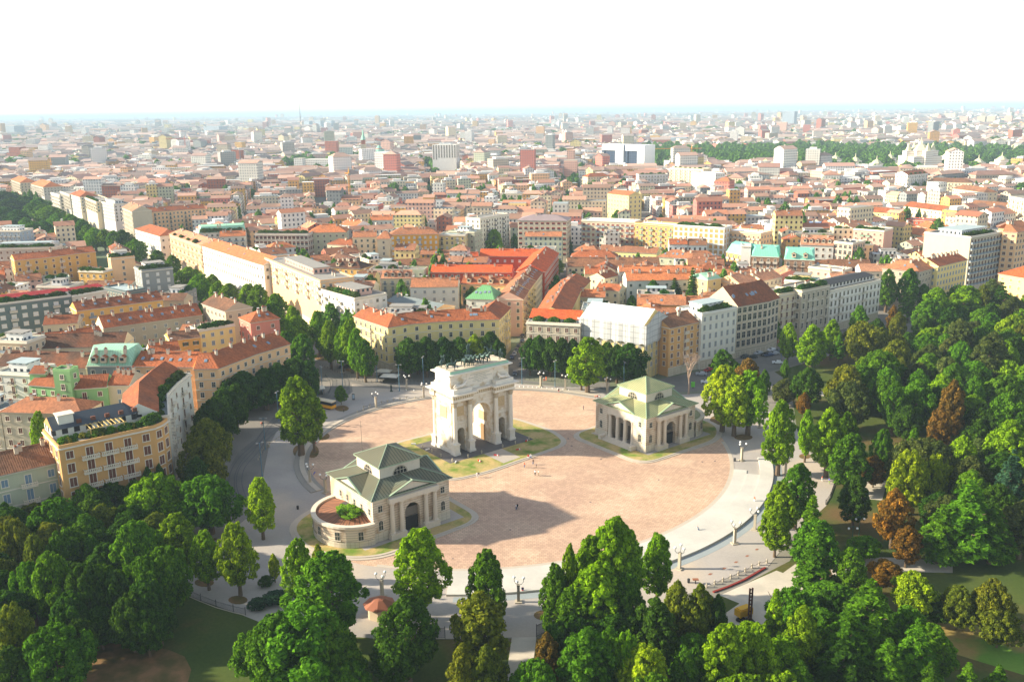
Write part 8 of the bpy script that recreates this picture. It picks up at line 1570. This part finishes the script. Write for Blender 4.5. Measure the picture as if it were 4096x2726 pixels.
bollards([('f', 1310, 140), ('f', 1600, 148)], 5, 'pale round bollard left of the arch rim', .6, .2, WHG)
for i, (u, v) in enumerate(((-14.5, -9.4), (-9, -9.6), (-4, -9.6), (4, -9.6), (9, -9.6), (14.5, -9.4), (-15, -4), (-15, 1), (-15, 6), (15, 0))):
    if i == 0: b = MB(); b.lathe((0, 0, 0), [(.22, 0), (.2, .9), (.12, 1.0)], POST, 8); fb = b.build('bollard'); o = fb
    else: o = fb.copy(); COL.objects.link(o)
    o.location = L2W(u, v, zi+.02); tag(o, 'short stone bollard around the foot of the arch, %s' % ['front left corner', 'before the left passage', 'left of the middle passage', 'right of the middle passage', 'before the right passage', 'front right corner', 'left side, nearest', 'left side, middle', 'left side, farthest', 'right side'][i], 'bollard', 'bollards round the arch')
# ramp wall with blind arches, yellow compressor and drilling rig
rw = [P(*q) for q in (('k', 1860, 745), ('k', 2000, 695), ('k', 2150, 630), ('k', 2340, 520))]; o = empty('ramp_wall', rw[0]); tag(o, 'dark red ramp wall with a row of graffitied blind arches', 'wall'); b = MB(); RED = plain('dark red plaster', S(132, 48, 40), .9, .15)
for p, q in zip(rw, rw[1:]):
    d = (q-p).normalized(); nn = Vector((d.y, -d.x, 0)); p_, q_ = p-o.location, q-o.location; b.prism([xy(p_), xy(q_), xy(q_-nn*.5), xy(p_-nn*.5)], -3.2, .25, RED)
b.build('wall', o)
sheet('ramp_floor', [xy(rw[0]+Vector((1, -1, 0))), xy(rw[3]+Vector((2, -1, 0))), xy(rw[3]+Vector((7, -6, 0))), xy(rw[0]+Vector((6, -6, 0)))], .02, M_path)
b = MB(); cp_ = P('k', 2130, 960)-P('k', 2130, 960); o = empty('compressor', P('k', 2130, 965), .5); tag(o, 'yellow site compressor on wheels on the ramp', 'compressor'); YEL = plain('machine yellow', S(226, 170, 20), .5, .08); b.prism([(-1.7, -.9), (1.7, -.9), (1.7, .9), (-1.7, .9)], .6, 2.0, YEL, bottom=True); b.prism([(-1.4, -.7), (1.4, -.7), (1.4, .7), (-1.4, .7)], 2.003, 2.25, YEL); b.build('body', o)
for sx in (-1, 1):
    b = MB(); b.tube([(sx*1.0, -1.0, .4), (sx*1.0, -.85, .4)], .4, plain('tyre', S(30, 30, 30), .9), 10); b.build('wheel', o)
o = empty('drilling_rig', P('k', 2185, 1010), .3); tag(o, 'rust brown drilling mast standing beside the yellow compressor', 'drilling rig'); b = MB(); RST = plain('rusty mast', S(96, 56, 40), .8, .2); b.box((-.3, 0, 0), (.25, .3, 7.5), RST); b.box((.3, 0, 0), (.25, .3, 7.5), RST)
for k in range(9): b.box((0, 0, .7+k*.8), (.5, .2, .15), RST)
b.build('mast', o); b = MB(); b.box((0, 0, 0), (1.4, 1.8, .5), IRON); b.build('base', o)
for i, (x, y) in enumerate(((2090, 1000), (2130, 1030))): b = MB(); n_ = 14; b.tube([(.5*math.cos(2*math.pi*k/n_), .5*math.sin(2*math.pi*k/n_), .2) for k in range(n_+1)], .2, plain('tyre', S(30, 30, 30), .9), 6); q = b.build('loose_tyre', loc=P('k', x, y, .02)); tag(q, 'black tyre lying on the ramp, %s one' % ('left' if i == 0 else 'right'), 'tyre')
# park gate and fences
def railing(line, hgt, label, n_bar, name='iron_fence', thick=.035, cat='fence', base=True):
    o = empty(name, P(*line[0])); tag(o, label, cat); L_ = [P(*q)-o.location for q in line]; b = MB(); tl = sum((q-p).length for p, q in zip(L_, L_[1:]))
    for p, q in zip(L_, L_[1:]):
        k_n = max(1, int(n_bar*(q-p).length/tl)); 
        for z in (.2, hgt-.15): b.tube([p+AZ*z, q+AZ*z], thick, IRON, 4)
        for k in range(k_n): r_ = p.lerp(q, k/k_n); b.tube([r_, r_+AZ*hgt], thick*.7, IRON, 3, cap=False)
    b.build('railing', o)
    for p in L_: pb = MB(); pb.tube([p, p+AZ*(hgt+.3)], .07, IRON, 5); pb.build('post', o)
    if base:
        kb = MB()
        for p, q in zip(L_, L_[1:]): kb.tube([p+AZ*.05, q+AZ*.05], .16, POST, 4)
        kb.build('kerb', o)
railing([('i', 1745, 780), ('i', 1850, 825), ('i', 1990, 880), ('i', 2150, 925), ('i', 2260, 950)], 1.6, 'iron park fence on a pale kerb, lower left of the square', 70)
railing([('j', 1560, 1165), ('j', 1650, 1165), ('j', 1740, 1165)], 2.4, 'iron railing beside the park gate path, between near trees', 30)
railing([('k', 225, 1150), ('k', 330, 1100)], 2.6, 'black iron park gate standing open', 16, 'park_gate', .06, 'gate')
railing([('h', 530, 1190), ('h', 575, 1120), ('h', 612, 1010)], 1.2, 'dark railing where the right pavement drops to the park', 30)
# odds and ends
b = MB(); b.box((0, 0, 0), (.9, .2, 2.2), IRON); b.box((0, -.11, .4), (.75, .02, 1.6), plain('poster', S(170, 190, 200), .5)); q = b.build('advert_panel', loc=P('f', 898, 225)); tag(q, 'dark upright advertising panel on the left pavement', 'advert panel')
b = MB(); b.box((0, 0, .5), (1.4, .2, 2.0), plain('green poster', S(110, 200, 70), .5)); b.box((0, 0, 0), (.3, .2, .5), IRON); q = b.build('advert_panel', loc=P('c', 1665, 1500)); tag(q, 'bright green advertising panel beside the dead tree', 'advert panel')
for s_, x, y, l in (('f', 385, 1230, 'black litter bin left of the left lodge'), ('g', 2050, 790, 'black litter bin beside the lamp right of the lodge'), ('k', 1625, 650, 'black litter bin on the lower right pavement'), ('f', 118, 660, 'pale round litter bin by the tram street')):
    b = MB(); b.lathe((0, 0, 0), [(.28, 0), (.32, .9), (.2, 1.0)], IRON if 'black' in l else POST, 10); q = b.build('litter_bin', loc=P(s_, x, y, .02)); tag(q, l, 'litter bin')
b = MB(); b.box((0, 0, 0), (.2, .2, 1.0), IRON); b.box((0, 0, 1.0), (1.3, .9, .1), plain('brown board', S(150, 96, 66), .8)); q = b.build('info_board', loc=P('k', 1688, 660, .02)); tag(q, 'small brown information board beside the lower right bin', 'information board')
b = MB(); b.lathe((0, 0, 0), [(.6, 0), (.6, .2), (.3, .3), (.25, 1.2), (.35, 1.9), (.2, 2.4), (.05, 2.6)], BRZ, 8); q = b.build('small_monument', loc=P('f', 1245, 148)); tag(q, 'small dark bronze monument on the pavement left of the arch', 'monument')
for i, (x, y, w_) in enumerate(((1825, 572, 20), (1952, 520, 20), (2062, 462, 18), (2165, 405, 17), (2254, 345, 16))): sheet('pavement_grate', [xy(P('k', x+a*w_, y+c*9)) for a, c in ((-1.2, .6), (.2, 1), (1.2, -.6), (-.2, -1))], .03, plain('rust grate', S(150, 100, 76), .8))
for s_, x, y in (('g', 1350, 962), ('g', 1868, 790), ('g', 722, 1167), ('g', 820, 772), ('g', 517, 583), ('g', 1752, 797), ('j', 1812, 430), ('j', 2340, 165), ('g', 550, 650), ('f', 990, 697)): sheet('manhole', [xy(P(s_, x+a*13, y+c*6)) for a, c in ((-1, 0), (0, 1), (1, 0), (0, -1))], .034, plain('manhole', S(120, 104, 96), .8))
for s_, x, y, r_, col in (('j', 100, 680, 75, 'deep'), ('j', 190, 830, 130, 'blue'), ('j', 20, 890, 90, 'blue')):
    _r = r_/2.3008/4/FPX*190; q = bpy.data.objects.new('shrub', CR['broad'][0]); COL.objects.link(q); q.location = P(s_, x, y, 0); q.scale = (_r/5, _r/5, .28); g_ = GRN[col]; q.color = (*g_, 1); tag(q, {75: 'round dark clipped shrub on the pavement left of the near trees', 130: 'large blue dark shrub behind the near left tree', 90: 'dark shrub at the fence end, left of the large one'}[r_], 'shrub')
iv = bpy.data.objects.new('roof_plants', CR['broad'][1]); COL.objects.link(iv); iv.parent = lod_l; iv.location = (-13.4, -3.5, 5.4); iv.scale = (.55, .95, .26); iv.color = (.16, .32, .02, 1)
for i, (s_, x, y) in enumerate((('f', 1450, 635), ('f', 1578, 685), ('f', 1838, 802), ('f', 2055, 790), ('f', 2212, 738), ('g', 58, 685), ('g', 135, 605))):
    b = MB(); b.box((0, 0, 0), (1.5, .25, .35), CLO['red'] if i > 2 else CLO['white']); b.box((-.4, 0, .004), (.4, .27, .36), CLO['white']); q = b.build('road_barrier', loc=P(s_, x, y, .3)); q.rotation_euler = (0, 0, i*.7); tag(q, 'red and white plastic barrier lying on the arch island, %s from the left' % ORD[i], 'barrier', 'barriers on the arch island')
# ---------------------------------------------------------------- the air
hz = bpy.data.materials.new('haze'); hz.use_nodes = True; n = hz.node_tree; n.nodes.clear()
o_ = n.nodes.new('ShaderNodeOutputMaterial'); v_ = n.nodes.new('ShaderNodeVolumePrincipled')
v_.inputs['Color'].default_value = (0.60, 0.765, 0.87, 1); v_.inputs['Density'].default_value = 0.000115; v_.inputs['Anisotropy'].default_value = 0.0
n.links.new(v_.outputs[0], o_.inputs['Volume'])
hb = MB(); hb.prism([(-46000, -46000), (46000, -46000), (46000, 46000), (-46000, 46000)], -2, 150, hz, bottom=True)
ho = hb.build('haze'); ho['kind'] = 'stuff'
